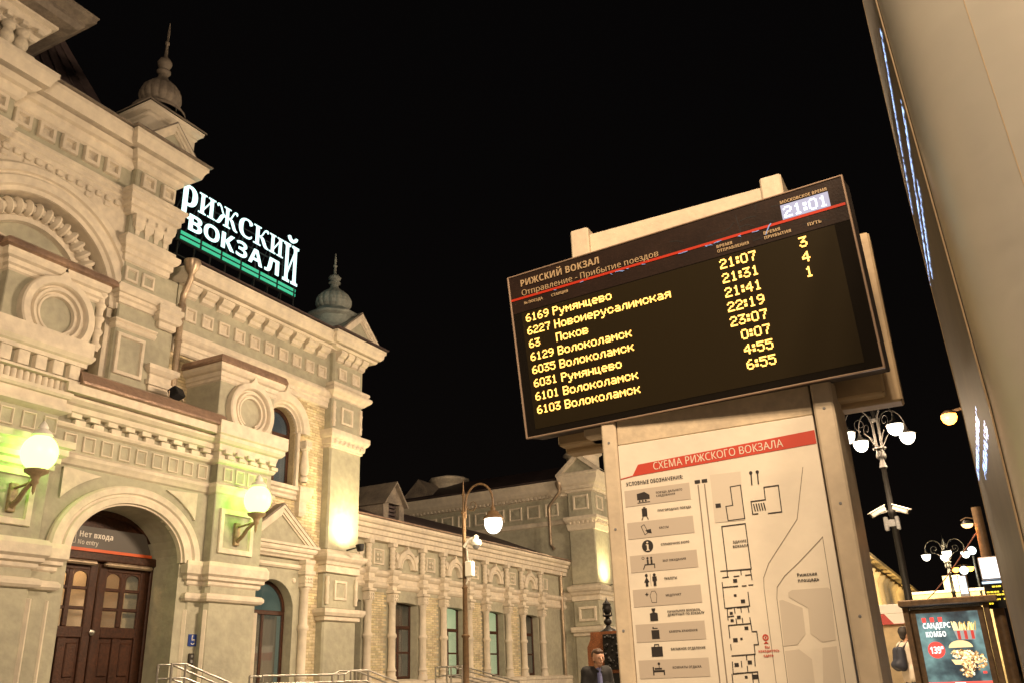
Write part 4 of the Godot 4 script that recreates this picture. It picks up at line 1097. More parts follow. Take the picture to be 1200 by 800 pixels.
# ------------------------------------------------------------------ low wing
func build_wing() -> void:
	var t := thing("station_wing", "low cream wing with turned columns and tall windows between the two pavilions", "building", F(18.5, GY, -11.5))
	var mb := MB.new()
	var cs := [13.95, 15.90, 17.87, 19.80, 21.75]
	var holes := []
	for c in cs: holes.append({c = c, w = 0.46, y0 = 0.1, y1 = 1.56, rise = 0.05})
	wall(mb, 12.9, 24.1, GY, 2.85, -11.0, holes, -11.22)
	part(t, "wing_wall", mb, M.wall)
	var br_h := []
	for c in cs: br_h.append([c - 0.60, c + 0.60, -2.0, 3.0])
	bricks(t, 13.0, 22.5, GY + 0.2, 1.78, -11.0, br_h)
	var rooms := [M.room_dark, M.room_dark, M.room_green, M.room_green, M.room_dark]
	for i in 5: window(t, cs[i], 0.46, 0.1, 1.56, 0.05, -11.16, 1.12, rooms[i], true, 0.62)
	curtain(t, cs[2] - 0.36, cs[2] + 0.05, 0.15, 1.6, -11.30, plain(srgb(0.5, 0.5, 0.42), 0.9))
	curtain(t, cs[3] - 0.42, cs[3] + 0.1, 0.15, 1.6, -11.30, plain(srgb(0.35, 0.3, 0.2), 0.9))
	curtain(t, cs[1] - 0.40, cs[1] + 0.4, 0.15, 1.6, -11.34, plain(srgb(0.10, 0.06, 0.035), 0.9))
	curtain(t, cs[4] - 0.40, cs[4] + 0.4, 0.15, 1.6, -11.34, plain(srgb(0.10, 0.07, 0.045), 0.9))
	for e in [[17.78, 1.42], [17.80, 0.5], [19.62, 1.46]]:
		mb = MB.new()
		sphere(mb, F(e[0], e[1], -11.6), 0.05, 12)
		part(t, "room_lamp", mb, glow(Color(1.0, 0.95, 0.8), 3.0))
	# wall plinth and sills
	mb = MB.new()
	band(mb, 12.9, 24.0, -10.99, [[0.12, GY], [0.12, -0.02], [0.14, 0.0], [0.14, 0.06], [0.0, 0.09]], 0, 0, -11.2)
	part(t, "plinth", mb, M.trim)
	for i in 5:
		for sg in [-1.0, 1.0]:
			var s: float = cs[i] + sg * 0.565
			var Y := func(y: float) -> float: return y * K + EYE
			mb = MB.new()
			mb.lathe(Transform3D(Basis(), F(s, 0, -10.92) * Vector3(1, 0, 1)), [[0.15, Y.call(0.06)], [0.15, Y.call(0.14)], [0.12, Y.call(0.17)], [0.12, Y.call(0.24)], [0.145, Y.call(0.26)], [0.12, Y.call(0.29)], [0.105, Y.call(0.34)], [0.105, Y.call(0.87)], [0.14, Y.call(0.90)], [0.145, Y.call(0.92)], [0.135, Y.call(0.95)], [0.105, Y.call(0.98)], [0.10, Y.call(1.52)], [0.12, Y.call(1.54)], [0.12, Y.call(1.58)]], 16)
			var col := part(t, "column", mb, M.trim)
			mb = MB.new()
			fbox(mb, s - 0.09, s + 0.09, 1.58, 1.74, -11.0, -10.83, 0.008)
			for k in 3:
				for j in 2: fbox(mb, s - 0.085 + k * 0.062, s - 0.04 + k * 0.062, 1.60 + j * 0.07, 1.65 + j * 0.07, -11.0, -10.815, 0.006)
			band(mb, s - 0.09, s + 0.09, -10.83, [[0.0, 1.74], [0.03, 1.76], [0.03, 1.80], [0.0, 1.81]], 1, 1, -11.0)
			part(col, "capital", mb, M.trim)
			mb = MB.new()
			band(mb, s - 0.075, s + 0.075, -10.86, [[0.0, 1.80], [0.0, 1.90], [0.02, 1.92], [0.05, 1.95], [0.05, 2.0], [0.02, 2.02], [0.02, 2.10], [0.05, 2.13], [0.07, 2.17], [0.07, 2.21], [0.0, 2.23]], 1, 1, -11.0)
			part(t, "column_pedestal", mb, M.trim)
			mb = MB.new()
			beads(mb, s, -10.93, [2.22, 2.29, 2.34, 2.38, 2.43, 2.47, 2.52, 2.56, 2.62, 2.66, 2.7], 0.05, 0.07)
			fbox(mb, s - 0.08, s + 0.08, 2.69, 2.78, -11.0, -10.84, 0.01)
			part(t, "upper_colonnette", mb, M.trim)
		# niche arch over the window
		mb = MB.new()
		ring(mb, cs[i], 2.30, -0.05, PI + 0.05, [[0.37, -11.0], [0.37, -10.92], [0.35, -10.90], [0.29, -10.90], [0.28, -10.93], [0.25, -10.93], [0.24, -10.91], [0.20, -10.92], [0.19, -11.0]], 22, 1.05)
		prism(mb, [[cs[i] - 0.12, 2.655], [cs[i] + 0.12, 2.655], [cs[i] + 0.03, 2.71], [cs[i], 2.79], [cs[i] - 0.03, 2.71]], -11.0, -10.905)
		for sg in [-1.0, 1.0]: prism(mb, [[cs[i] + sg * 0.30, 2.56], [cs[i] + sg * 0.40, 2.62], [cs[i] + sg * 0.42, 2.50], [cs[i] + sg * 0.36, 2.42]], -11.0, -10.93)
		part(t, "niche_arch", mb, M.trim)
	var fm := frame_mesh(0.18, 0.16, 0.03, 0.03)
	var spots := []
	for c in [14.93, 16.88, 18.84, 20.78]: spots.append([c, 2.47, -11.0])
	frames(t, "square_panel", fm, M.trim, M.wall, spots)
	for p in spots:   # cross ornament in each panel
		mb = MB.new()
		for k in 4: fbox(mb, p[0] - 0.085 + (k % 2) * 0.10, p[0] - 0.015 + (k % 2) * 0.10, 2.39 + (k / 2) * 0.09, 2.45 + (k / 2) * 0.09, -11.0, -10.965, 0.012)
		part(t, "panel_ornament", mb, M.trim)
	frames(t, "square_panel", frame_mesh(0.14, 0.16, 0.03, 0.03), M.trim, M.wall, [[22.75, 2.47, -11.0]])
	mb = MB.new()
	band(mb, 12.9, 24.0, -11.0, [[0.0, 1.84], [0.03, 1.86], [0.06, 1.90], [0.06, 1.95], [0.03, 1.97], [0.03, 2.06], [0.07, 2.09], [0.10, 2.13], [0.10, 2.18], [0.03, 2.21], [0.0, 2.22]], 0, 0, -11.1)
	part(t, "string_course", mb, M.trim)
	mb = MB.new()
	band(mb, 12.9, 24.0, -11.0, [[0.0, 2.76], [0.12, 2.775], [0.12, 2.87], [0.16, 2.885], [0.16, 2.97], [0.21, 2.99], [0.21, 3.06], [0.26, 3.08], [0.29, 3.12], [0.29, 3.17], [0.0, 3.18]], 0, 0, -11.4)
	part(t, "cornice", mb, M.trim)
	mb = MB.new()
	band(mb, 12.9, 24.0, -11.0, [[0.30, 3.18], [0.34, 3.185], [0.34, 3.21], [0.1, 3.24]], 0, 0, -11.4)
	part(t, "eaves_flashing", mb, M.bronze)
	mb = MB.new()
	mb.quad(F(12.9, 3.22, -10.9), F(24.0, 3.22, -10.9), F(24.0, 4.3, -13.6), F(12.9, 4.3, -13.6), Vector3(1, 1, 0))
	mb.quad(F(12.9, 4.3, -13.6), F(24.0, 4.3, -13.6), F(24.0, 3.0, -17.0), F(12.9, 3.0, -17.0), Vector3(-1, 1, 0))
	part(t, "wing_roof", mb, M.roof)
	# dormer
	mb = MB.new()
	var c := 16.24
	fbox(mb, c - 0.40, c - 0.20, 3.3, 3.82, -12.6, -11.55, 0.01)
	fbox(mb, c + 0.20, c + 0.40, 3.3, 3.82, -12.6, -11.55, 0.01)
	prism(mb, [[c - 0.40, 3.82], [c + 0.40, 3.82], [c, 4.26]], -12.9, -11.55)
	var dm := part(t, "dormer", mb, M.lead)
	mb = MB.new()
	fbox(mb, c - 0.2, c + 0.2, 3.3, 3.82, -12.6, -11.70)
	for k in 5: fbox(mb, c - 0.19, c + 0.19, 3.40 + k * 0.085, 3.45 + k * 0.085, -11.7, -11.63)
	part(dm, "louvre", mb, M.roof)
	mb = MB.new()
	for sd in [[c - 0.47, 1.0], [c + 0.47, -1.0]]: prism(mb, [[sd[0], 3.78], [c, 4.33], [c, 4.28], [sd[0] + sd[1] * 0.05, 3.77]], -13.0, -11.46)
	part(dm, "dormer_roof", mb, M.lead)
	mb = MB.new()   # drainpipe in the corner
	mb.lathe(Transform3D(Basis(), F(23.72, 5.42, -10.84)), [[0.06, -0.2], [0.13, -0.04], [0.17, 0.08], [0.17, 0.14], [0.12, 0.14]], 12)
	mb.tube([F(23.72, 5.3, -10.84), F(23.72, 5.2, -10.85), F(23.76, 4.86, -11.2), F(23.78, 4.75, -11.24), F(23.78, 3.72, -11.24), F(23.74, 3.56, -11.12)], 0.065, 0.065, 10)
	part(t, "drainpipe", mb, M.pipe)
	mb = MB.new()
	mb.tube([F(23.66, 3.1, -10.88), F(23.66, 2.7, -10.92), F(23.66, GY, -10.92)], 0.06, 0.06, 10)
	for yy in [2.4, 1.6, 0.8]: mb.lathe(Transform3D(Basis(), F(23.66, yy, -10.92)), [[0.062, -0.02], [0.08, -0.02], [0.08, 0.02], [0.062, 0.02]], 10)
	part(t, "drainpipe", mb, M.pipe)

# ------------------------------------------------------------------ far pavilion
func build_far_pavilion() -> void:
	var t := thing("station_pavilion", "far projecting pavilion of the station with corner pilaster, behind the departure board", "building", F(26.0, GY, -12.0))
	var mb := MB.new()
	fbox(mb, 24.0, 29.0, GY, 5.6, -19.0, -9.98)
	part(t, "pavilion_wall", mb, M.wall)
	mb = MB.new()
	for seg in [[GY, 1.10], [1.34, 2.1], [2.5, 4.1], [4.44, 5.2], [5.2, 5.5]]:
		fbox(mb, 23.9, 24.9, seg[0], seg[1], -10.68, -9.86, 0.03)
	part(t, "corner_pilaster", mb, M.wall)
	mb = MB.new()
	var b1 := [[0.0, 1.08], [0.04, 1.10], [0.04, 1.16], [0.10, 1.20], [0.12, 1.26], [0.12, 1.33], [0.0, 1.35]]
	var b2 := [[0.0, 2.04], [0.03, 2.05], [0.03, 2.16], [0.0, 2.18], [0.05, 2.22], [0.08, 2.28], [0.13, 2.32], [0.16, 2.38], [0.16, 2.44], [0.06, 2.47], [0.0, 2.5]]
	var b3 := [[0.0, 4.04], [0.03, 4.06], [0.05, 4.14], [0.07, 4.2], [0.07, 4.26], [0.13, 4.32], [0.16, 4.36], [0.16, 4.44], [0.0, 4.46]]
	var b4 := [[0.0, 5.16], [0.05, 5.18], [0.07, 5.24], [0.12, 5.26], [0.15, 5.34], [0.22, 5.40], [0.27, 5.50], [0.30, 5.62], [0.33, 5.66], [0.33, 5.72], [0.0, 5.74]]
	for b in [b1, b2, b3, b4]:
		var lo: Array = []
		for p in b: lo.append([F(23.9 - p[0], p[1], -10.68 - p[0] * 0.6), F(23.9 - p[0], p[1], -9.86 + p[0]), F(24.9 + p[0], p[1], -9.86 + p[0]), F(24.9 + p[0], p[1], -10.68 - p[0] * 0.6)])
		for i in b.size() - 1:
			for k in 4:
				var hh: Array = [Vector3(0, 0, 1), Vector3(1, 0, 0), Vector3(0, 0, -1), Vector3(-1, 0, 0)]
				mb.quad(lo[i][k], lo[i][(k + 1) % 4], lo[i + 1][(k + 1) % 4], lo[i + 1][k], hh[k] * maxf(0.01, b[i + 1][1] - b[i][1]) + Vector3.UP * (b[i][0] - b[i + 1][0]))
		for e in [lo[0], lo[-1]]: mb.quad(e[0], e[1], e[2], e[3], Vector3.UP if e == lo[-1] else Vector3.DOWN)
		part(t, "pilaster_moulding", mb, M.trim)
		mb = MB.new()
	bandp(t, "cornice", M.trim, 24.0, 29.0, -9.98, [[0.0, 5.10], [0.05, 5.12], [0.05, 5.2], [0.10, 5.24], [0.16, 5.32], [0.20, 5.42], [0.24, 5.5], [0.26, 5.58], [0.0, 5.6]], 1, 0, -19.0)
	bandp(t, "cornice", M.trim, 24.0, 29.0, -9.98, [[0.0, 4.28], [0.04, 4.30], [0.06, 4.36], [0.06, 4.42], [0.0, 4.44]], 1, 0, -19.0)
	bandp(t, "cornice", M.trim, 24.0, 29.0, -9.98, [[0.0, 2.06], [0.05, 2.1], [0.08, 2.2], [0.08, 2.3], [0.0, 2.34]], 1, 0, -19.0)
	var fm := frame_mesh(0.22, 0.2, 0.04, 0.035, 0.03)
	var sp := []
	for k in 9: sp.append([24.0, 4.76, -11.25 - k * 0.62])
	frames(t, "frieze_panel", fm, M.trim, M.wall, sp, 0.0)
	frames(t, "frieze_panel", frame_mesh(0.25, 0.22, 0.05, 0.035, 0.03), M.trim, M.wall, [[23.9, 4.86, -10.24]], 0.0)
	frames(t, "frieze_panel", frame_mesh(0.25, 0.22, 0.05, 0.035, 0.03), M.trim, M.wall, [[24.4, 4.86, -9.86]])
	frames(t, "square_panel", frame_mesh(0.27, 0.2, 0.06, 0.04), M.trim, M.wall, [[23.9, 1.68, -10.24]], 0.0)
	frames(t, "square_panel", frame_mesh(0.27, 0.2, 0.06, 0.04), M.trim, M.wall, [[24.4, 1.68, -9.86]])
	for k in 40:
		mb = MB.new()
		var xx := -10.85 - k * 0.14
		fbox(mb, 23.86, 24.0, 5.115, 5.19, xx, xx - 0.07, 0.006)
		part(t, "dentil", mb, M.trim)
	for k in 12:
		mb = MB.new()
		if k < 6: fbox(mb, 23.78, 23.88, 4.22, 4.30, -9.86 - k * 0.14, -9.93 - k * 0.14, 0.006)
		else: fbox(mb, 23.92 + (k - 6) * 0.16, 24.0 + (k - 6) * 0.16, 4.22, 4.30, -9.82, -9.72, 0.006)
		part(t, "dentil", mb, M.trim)
	mb = MB.new()
	band(mb, 24.0, 29.0, -9.98, [[0.27, 5.60], [0.30, 5.61], [0.30, 5.63], [-1.5, 6.4]], 1, 0, -19.0)
	part(t, "pavilion_roof", mb, M.roof)
	# corner pediment and turret
	mb = MB.new()
	for e in [[-10.9, -10.2, 5.74, 6.32], [-9.5, -10.2, 5.74, 6.32]]:
		var a := F(23.66, e[2], e[0]); var b := F(23.66, e[3], e[1])
		var a2 := F(23.66, e[2], e[0] + (0.16 if e[0] < -10.2 else -0.16)); var b2b := F(23.66, e[3] - 0.14, e[1])
		mb.quad(a, b, b2b, a2, Vector3(0, 0, 1))
		mb.quad(a, b, b + Vector3(0, 0, -0.7), a + Vector3(0, 0, -0.7), Vector3(0, 1, 0))
		mb.quad(a2, b2b, b2b + Vector3(0, 0, -0.7), a2 + Vector3(0, 0, -0.7), Vector3(0, -1, 0))
	part(t, "pediment_moulding", mb, M.trim)
	mb = MB.new()
	mb.flat(F(23.8, 5.74, -10.85), F(23.8, 5.74, -9.55), F(23.8, 6.25, -10.2), Vector3(0, 0, 1))
	part(t, "pediment_field", mb, M.wall)
	mb = MB.new()
	mb.lathe(Transform3D(Basis(Vector3.UP, PI / 8), F(24.4, 0, -10.3) * Vector3(1, 0, 1)), [[0.7, 5.7 * K + EYE], [0.7, 6.3 * K + EYE], [0.85, 6.36 * K + EYE], [0.85, 6.42 * K + EYE], [0.5, 6.6 * K + EYE]], 8, false)
	part(t, "turret_drum", mb, M.trim)
	onion(t, 24.4, -10.3, 6.55, 0.55, 0.36, 7.9, M.lead)
	# chimney and a small gable on the roof behind
	mb = MB.new()
	mb.lathe(Transform3D(Basis(Vector3.UP, PI / 8), F(25.6, 0, -15.9) * Vector3(1, 0, 1)), [[0.85, 5.2 * K + EYE], [0.78, 6.36 * K + EYE], [0.95, 6.46 * K + EYE], [1.0, 6.5 * K + EYE], [1.0, 6.58 * K + EYE], [0.5, 6.68 * K + EYE], [0.0, 6.68 * K + EYE]], 8, false)
	part(t, "chimney", mb, M.stone)
	mb = MB.new()
	mb.flat(F(24.0, 5.62, -16.9), F(24.0, 5.62, -15.4), F(24.0, 6.35, -16.1), Vector3(0, 0, 1))
	mb.quad(F(24.0, 5.62, -15.4), F(24.0, 6.35, -16.1), F(25.2, 6.35, -16.1), F(25.2, 5.62, -15.4), Vector3(1, 1, 0))
	mb.quad(F(24.0, 5.62, -16.9), F(24.0, 6.35, -16.1), F(25.2, 6.35, -16.1), F(25.2, 5.62, -16.9), Vector3(-1, 1, 0))
	part(t, "roof_gable", mb, M.lead)

# ------------------------------------------------------------------ things far down the street
func build_background() -> void:
	var mb := MB.new()
	mb.box(Vector3(-9.5, 0.05, -17.2), Vector3(-1.0, 0.30, -60), 0.02)
	structure("raised_pavement", mb, M.stone)
	# shop across the road, whose red sign the station's windows mirror
	var shop := thing("shop_pavilion", "low shop across the road with a glowing red fascia, right of the view", "shop", Vector3(18, 0, -47))
	mb = MB.new(); mb.box(Vector3(16.2, 0, -40), Vector3(22, 3.9, -54), 0.03); part(shop, "shop_wall", mb, M.greymetal)
	mb = MB.new(); mb.box(Vector3(16.05, 3.0, -41), Vector3(16.2, 3.35, -50), 0.01); part(shop, "fascia", mb, glow(Color(1.0, 0.10, 0.03), 7.0))
	mb = MB.new(); mb.box(Vector3(16.1, 1.0, -50.5), Vector3(16.2, 3.2, -51.3), 0.01); part(shop, "light_panel", mb, glow(Color(0.8, 0.9, 1.0), 5.0))
	for k in 3:
		mb = MB.new(); mb.box(Vector3(16.12, 0.6, -41.5 - k * 3), Vector3(16.2, 2.7, -44 - k * 3)); part(shop, "shop_window", mb, M.dark)
	# long lit building with half columns beyond the square
	var t := thing("colonnaded_building", "distant yellow lit building with a row of pale half columns above the kiosk", "building", Vector3(-12, 0, -95))
	mb = MB.new(); mb.box(Vector3(-20, 0, -58), Vector3(-8.0, 9.0, -150)); part(t, "building_wall", mb, surf(srgb(0.5, 0.38, 0.2), 0.85, 0.1, 0.15, 0.3, 0.04, 1.0, 301))
	mb = MB.new(); mb.box(Vector3(-20, 7.9, -57.8), Vector3(-7.6, 8.1, -150)); mb.box(Vector3(-20, 8.9, -57.6), Vector3(-7.3, 9.25, -150), 0.05); part(t, "cornice", mb, M.trim)
	for k in 16:
		mb = MB.new()
		var z := -66.0 - k * 3.2
		mb.lathe(Transform3D(Basis(), Vector3(-7.9, 0, z)), [[0.8, 4.0], [0.75, 4.2], [0.65, 4.4], [0.6, 7.3], [0.8, 7.6], [0.9, 7.9]], 12)
		part(t, "half_column", mb, M.trim)
		mb = MB.new(); mb.box(Vector3(-8.05, 4.6, z - 1.1), Vector3(-7.96, 7.0, z - 2.1)); part(t, "window", mb, M.dark)
	for k in 3:
		var fl := thing("ground_floodlight", ["floodlight on the pavement at the near end of the distant colonnaded building", "floodlight on the pavement at the middle of the distant colonnaded building", "floodlight on the pavement at the far end of the distant colonnaded building"][k], "floodlight", Vector3(-4.6, 0.05, -70.0 - k * 16), "floodlights before the colonnaded building")
		var q := Vector3(-4.6, 0.05, -70.0 - k * 16)
		mb = MB.new(); mb.box(q + Vector3(-0.15, 0.1, -0.25), q + Vector3(0.15, 0.5, 0.25), 0.03); part(fl, "housing", mb, M.iron)
		mb = MB.new(); mb.box(q + Vector3(-0.17, 0.16, -0.2), q + Vector3(-0.16, 0.46, 0.2)); part(fl, "lens", mb, glow(Color(1, 0.85, 0.55), 3.0))
		spot(fl, q + Vector3(-0.25, 0.4, 0), q + Vector3(-3.3, 6.0, 0), Color(1.0, 0.80, 0.45), 160.0, 65.0, 0.2)
	# kiosk with a red and white fascia
	t = thing("kiosk", "beige kiosk with white and red fascia board behind the poster stand", "kiosk", Vector3(-2.9, 0.3, -27.5))
	mb = MB.new(); mb.box(Vector3(-5.2, 0.3, -26.1), Vector3(-1.0, 2.38, -29.0), 0.02); part(t, "kiosk_wall", mb, surf(srgb(0.42, 0.33, 0.2), 0.7, 0.06, 0.1, 0.4, 0.04, 0.5, 303))
	mb = MB.new(); mb.box(Vector3(-5.3, 2.63, -25.9), Vector3(-0.9, 2.86, -29.1), 0.01); part(t, "fascia", mb, M.white)
	mb = MB.new(); mb.box(Vector3(-5.28, 2.36, -25.93), Vector3(-0.92, 2.63, -29.05)); part(t, "fascia_band", mb, plain(srgb(0.42, 0.03, 0.025), 0.5))
	mb = MB.new()
	mb.quad(Vector3(-2.62, 2.63, -25.925), Vector3(-0.93, 2.63, -25.925), Vector3(-0.93, 2.37, -25.925), Vector3(-2.42, 2.37, -25.925), Vector3(0, 0, 1))
	part(t, "fascia_panel", mb, M.white)
	for k in 4:
		mb = MB.new(); mb.box(Vector3(-3.0 + k * 0.7, 0.3, -26.09), Vector3(-2.96 + k * 0.7, 2.36, -26.06)); part(t, "wall_joint_strip", mb, M.beige_dark)
	# low cream house further on
	t = thing("low_building", "distant low cream building with a flat parapet behind the twin lamp", "building", Vector3(-2.5, 0, -62))
	mb = MB.new(); mb.box(Vector3(-4.6, 0, -60), Vector3(0.4, 5.3, -70)); mb.box(Vector3(-2.45, 5.3, -60.4), Vector3(-1.5, 6.3, -66)); part(t, "building_wall", mb, surf(srgb(0.55, 0.42, 0.22), 0.85, 0.1, 0.12, 0.3, 0.04, 1.0, 305))
	mb = MB.new(); mb.box(Vector3(-4.7, 5.3, -59.9), Vector3(0.5, 5.45, -70)); part(t, "parapet", mb, M.trim)
	# steel pole carrying a lamp, an illuminated box and a yellow dot sign
	t = thing("steel_pole", "round brown steel pole holding a small sodium lamp and lit signs", "pole", Vector3(0.0, 0, -15.3))
	mb = MB.new(); mb.tube([Vector3(0.03, 0, -15.3), Vector3(0.05, 3.58, -15.3)], 0.09, 0.07, 16); part(t, "shaft", mb, M.castiron)
	mb = MB.new(); mb.tube([Vector3(0.03, 3.40, -15.3), Vector3(-0.12, 3.44, -15.3), Vector3(-0.2, 3.40, -15.3)], 0.012, 0.012, 6); part(t, "arm", mb, M.castiron)
	mb = MB.new(); mb.lathe(Transform3D(Basis(), Vector3(-0.12, 3.34, -15.3)), [[0.0, 0.06], [0.04, 0.055], [0.085, 0.02], [0.09, 0.0]], 16); part(t, "lamp_hood", mb, M.iron)
	mb = MB.new(); mb.lathe(Transform3D(Basis(), Vector3(-0.12, 3.34, -15.3)), [[0.085, 0.0], [0.07, -0.035], [0.04, -0.055], [0.0, -0.06]], 16); part(t, "lamp_bowl", mb, glow(Color(1, 0.78, 0.5), 4.0))
	omni(t, Vector3(-0.12, 3.32, -15.3), Color(1, 0.6, 0.28), 1.2, 0.06)
	t = thing("light_box", "small bright white illuminated box fixed to the brown pole", "light box", Vector3(0.056, 2.429, -15.008))
	mb = MB.new(); mb.box(Vector3(-0.084, 2.476, -14.989), Vector3(0.197, 2.804, -15.121), 0.01); part(t, "casing", mb, M.greymetal)
	mb = MB.new(); mb.box(Vector3(-0.070, 2.494, -14.986), Vector3(0.183, 2.790, -14.989)); part(t, "lit_face", mb, glow(Color(1, 0.98, 0.98), 2.0))
	mb = MB.new(); mb.box(Vector3(-0.094, 2.429, -14.980), Vector3(0.206, 2.452, -15.102)); part(t, "light_strip", mb, glow(Color(0.8, 0.9, 1.0), 1.6))
	t = thing("dot_sign", "small black sign with yellow glowing lines under the white light box", "sign", Vector3(0.047, 2.054, -15.055))
	mb = MB.new(); mb.box(Vector3(-0.084, 2.072, -14.999), Vector3(0.206, 2.419, -15.102), 0.01); part(t, "casing", mb, M.dark)
	mb = MB.new()
	for r in [2.365, 2.29, 2.25, 2.185, 2.13]:
		var x := -0.06
		while x < 0.18:
			var w := rng.randf_range(0.015, 0.05)
			if rng.randf() < 0.7: mb.box(Vector3(x, r, -14.995), Vector3(x + w * 0.8, r + 0.022, -15.0))
			x += w
	part(t, "lit_dots", mb, glow(Color(1.0, 0.85, 0.2), 1.8))
	t = thing("tall_light_panel", "small upright white light panel standing behind the poster stand", "light panel", Vector3(-0.5, 2.7, -22))
	mb = MB.new(); mb.box(Vector3(-0.60, 0.3, -22.02), Vector3(-0.42, 3.14, -22.14), 0.01); part(t, "casing", mb, M.greymetal)
	mb = MB.new(); mb.box(Vector3(-0.58, 2.75, -22.015), Vector3(-0.44, 3.12, -22.02)); part(t, "lit_face", mb, glow(Color(0.85, 0.93, 1.0), 1.7))
	# overhead wire
	t = thing("overhead_wire", "thin reddish wire sagging from the brown pole to the left", "wire", Vector3(0.07, 3.2, -15))
	mb = MB.new()
	var pts := []
	for k in 13:
		var u := k / 12.0
		pts.append(Vector3(0.05, 3.28, -15.3).lerp(Vector3(-3.6, 3.35, -38.0), u) + Vector3(0, -0.5 * sin(PI * u), 0))
	mb.tube(pts, 0.011, 0.011, 6)
	part(t, "cable", mb, plain(srgb(0.25, 0.08, 0.05), 0.7))
	# globe lamps and sodium lamps far off
	for g in [[Vector3(-0.53, 7.6, -60), "round white globe lamp high beside the brown pole, the upper of two"], [Vector3(-1.18, 6.5, -60), "round white globe lamp, the lower of two near the twin lamp"]]:
		var a: Vector3 = g[0]
		t = thing("globe_lamp", g[1], "street lamp", Vector3(a.x, 0, a.z), "globe lamps down the street")
		mb = MB.new(); mb.tube([Vector3(a.x, 0, a.z), Vector3(a.x, a.y - 0.3, a.z)], 0.09, 0.06, 10); part(t, "post", mb, M.iron)
		mb = MB.new(); sphere(mb, a, 0.245, 16); part(t, "globe", mb, glow(Color(0.95, 1.0, 0.98), 2.5))
		omni(t, a, Color(0.95, 1.0, 0.95), 12.0, 0.3)
	for g in [[Vector3(-2.02, 8.0, -75), Vector3(-1.6, 8.2, -75), "orange sodium street light far off, the left of a pair"], [Vector3(-1.03, 8.0, -75), Vector3(-1.45, 8.2, -75), "orange sodium street light far off, the right of a pair"]]:
		sodium(g[0], g[1], g[2])
	sodium(Vector3(-0.08, 9.15, -32), Vector3(3.6, 9.7, -32), "bright orange sodium street light high beside the dark display column")
func sodium(a: Vector3, pole: Vector3, label: String) -> void:
	var t := thing("sodium_lamp", label, "street lamp", Vector3(pole.x, 0, pole.z), "sodium street lights")
	var mb := MB.new()
	mb.tube([Vector3(pole.x, 0, pole.z), Vector3(pole.x, pole.y - 0.4, pole.z), pole, a + Vector3(0.12 if pole.x > a.x else -0.12, 0.12, 0)], 0.1, 0.05, 10)
	part(t, "post", mb, M.castiron)
	mb = MB.new(); mb.lathe(Transform3D(Basis(), a), [[0.0, 0.16], [0.12, 0.15], [0.22, 0.06], [0.24, 0.0]], 16); part(t, "hood", mb, M.castiron)
	mb = MB.new(); mb.lathe(Transform3D(Basis(), a), [[0.235, 0.0], [0.25, -0.10], [0.2, -0.24], [0.10, -0.32], [0.0, -0.34]], 16); part(t, "bowl", mb, glow(Color(1.0, 0.60, 0.22), 12.0))
	omni(t, a + Vector3(0, -0.05, 0), Color(1, 0.62, 0.28), 40.0, 0.2)
func sphere(mb: MB, c: Vector3, r: float, seg := 16, sy := 1.0) -> void:
	var pr := []
	for k in seg / 2 + 1:
		var a := -PI / 2 + PI * k / (seg / 2)
		pr.append([cos(a) * r, sin(a) * r * sy])
	mb.lathe(Transform3D(Basis(), c), pr, seg)

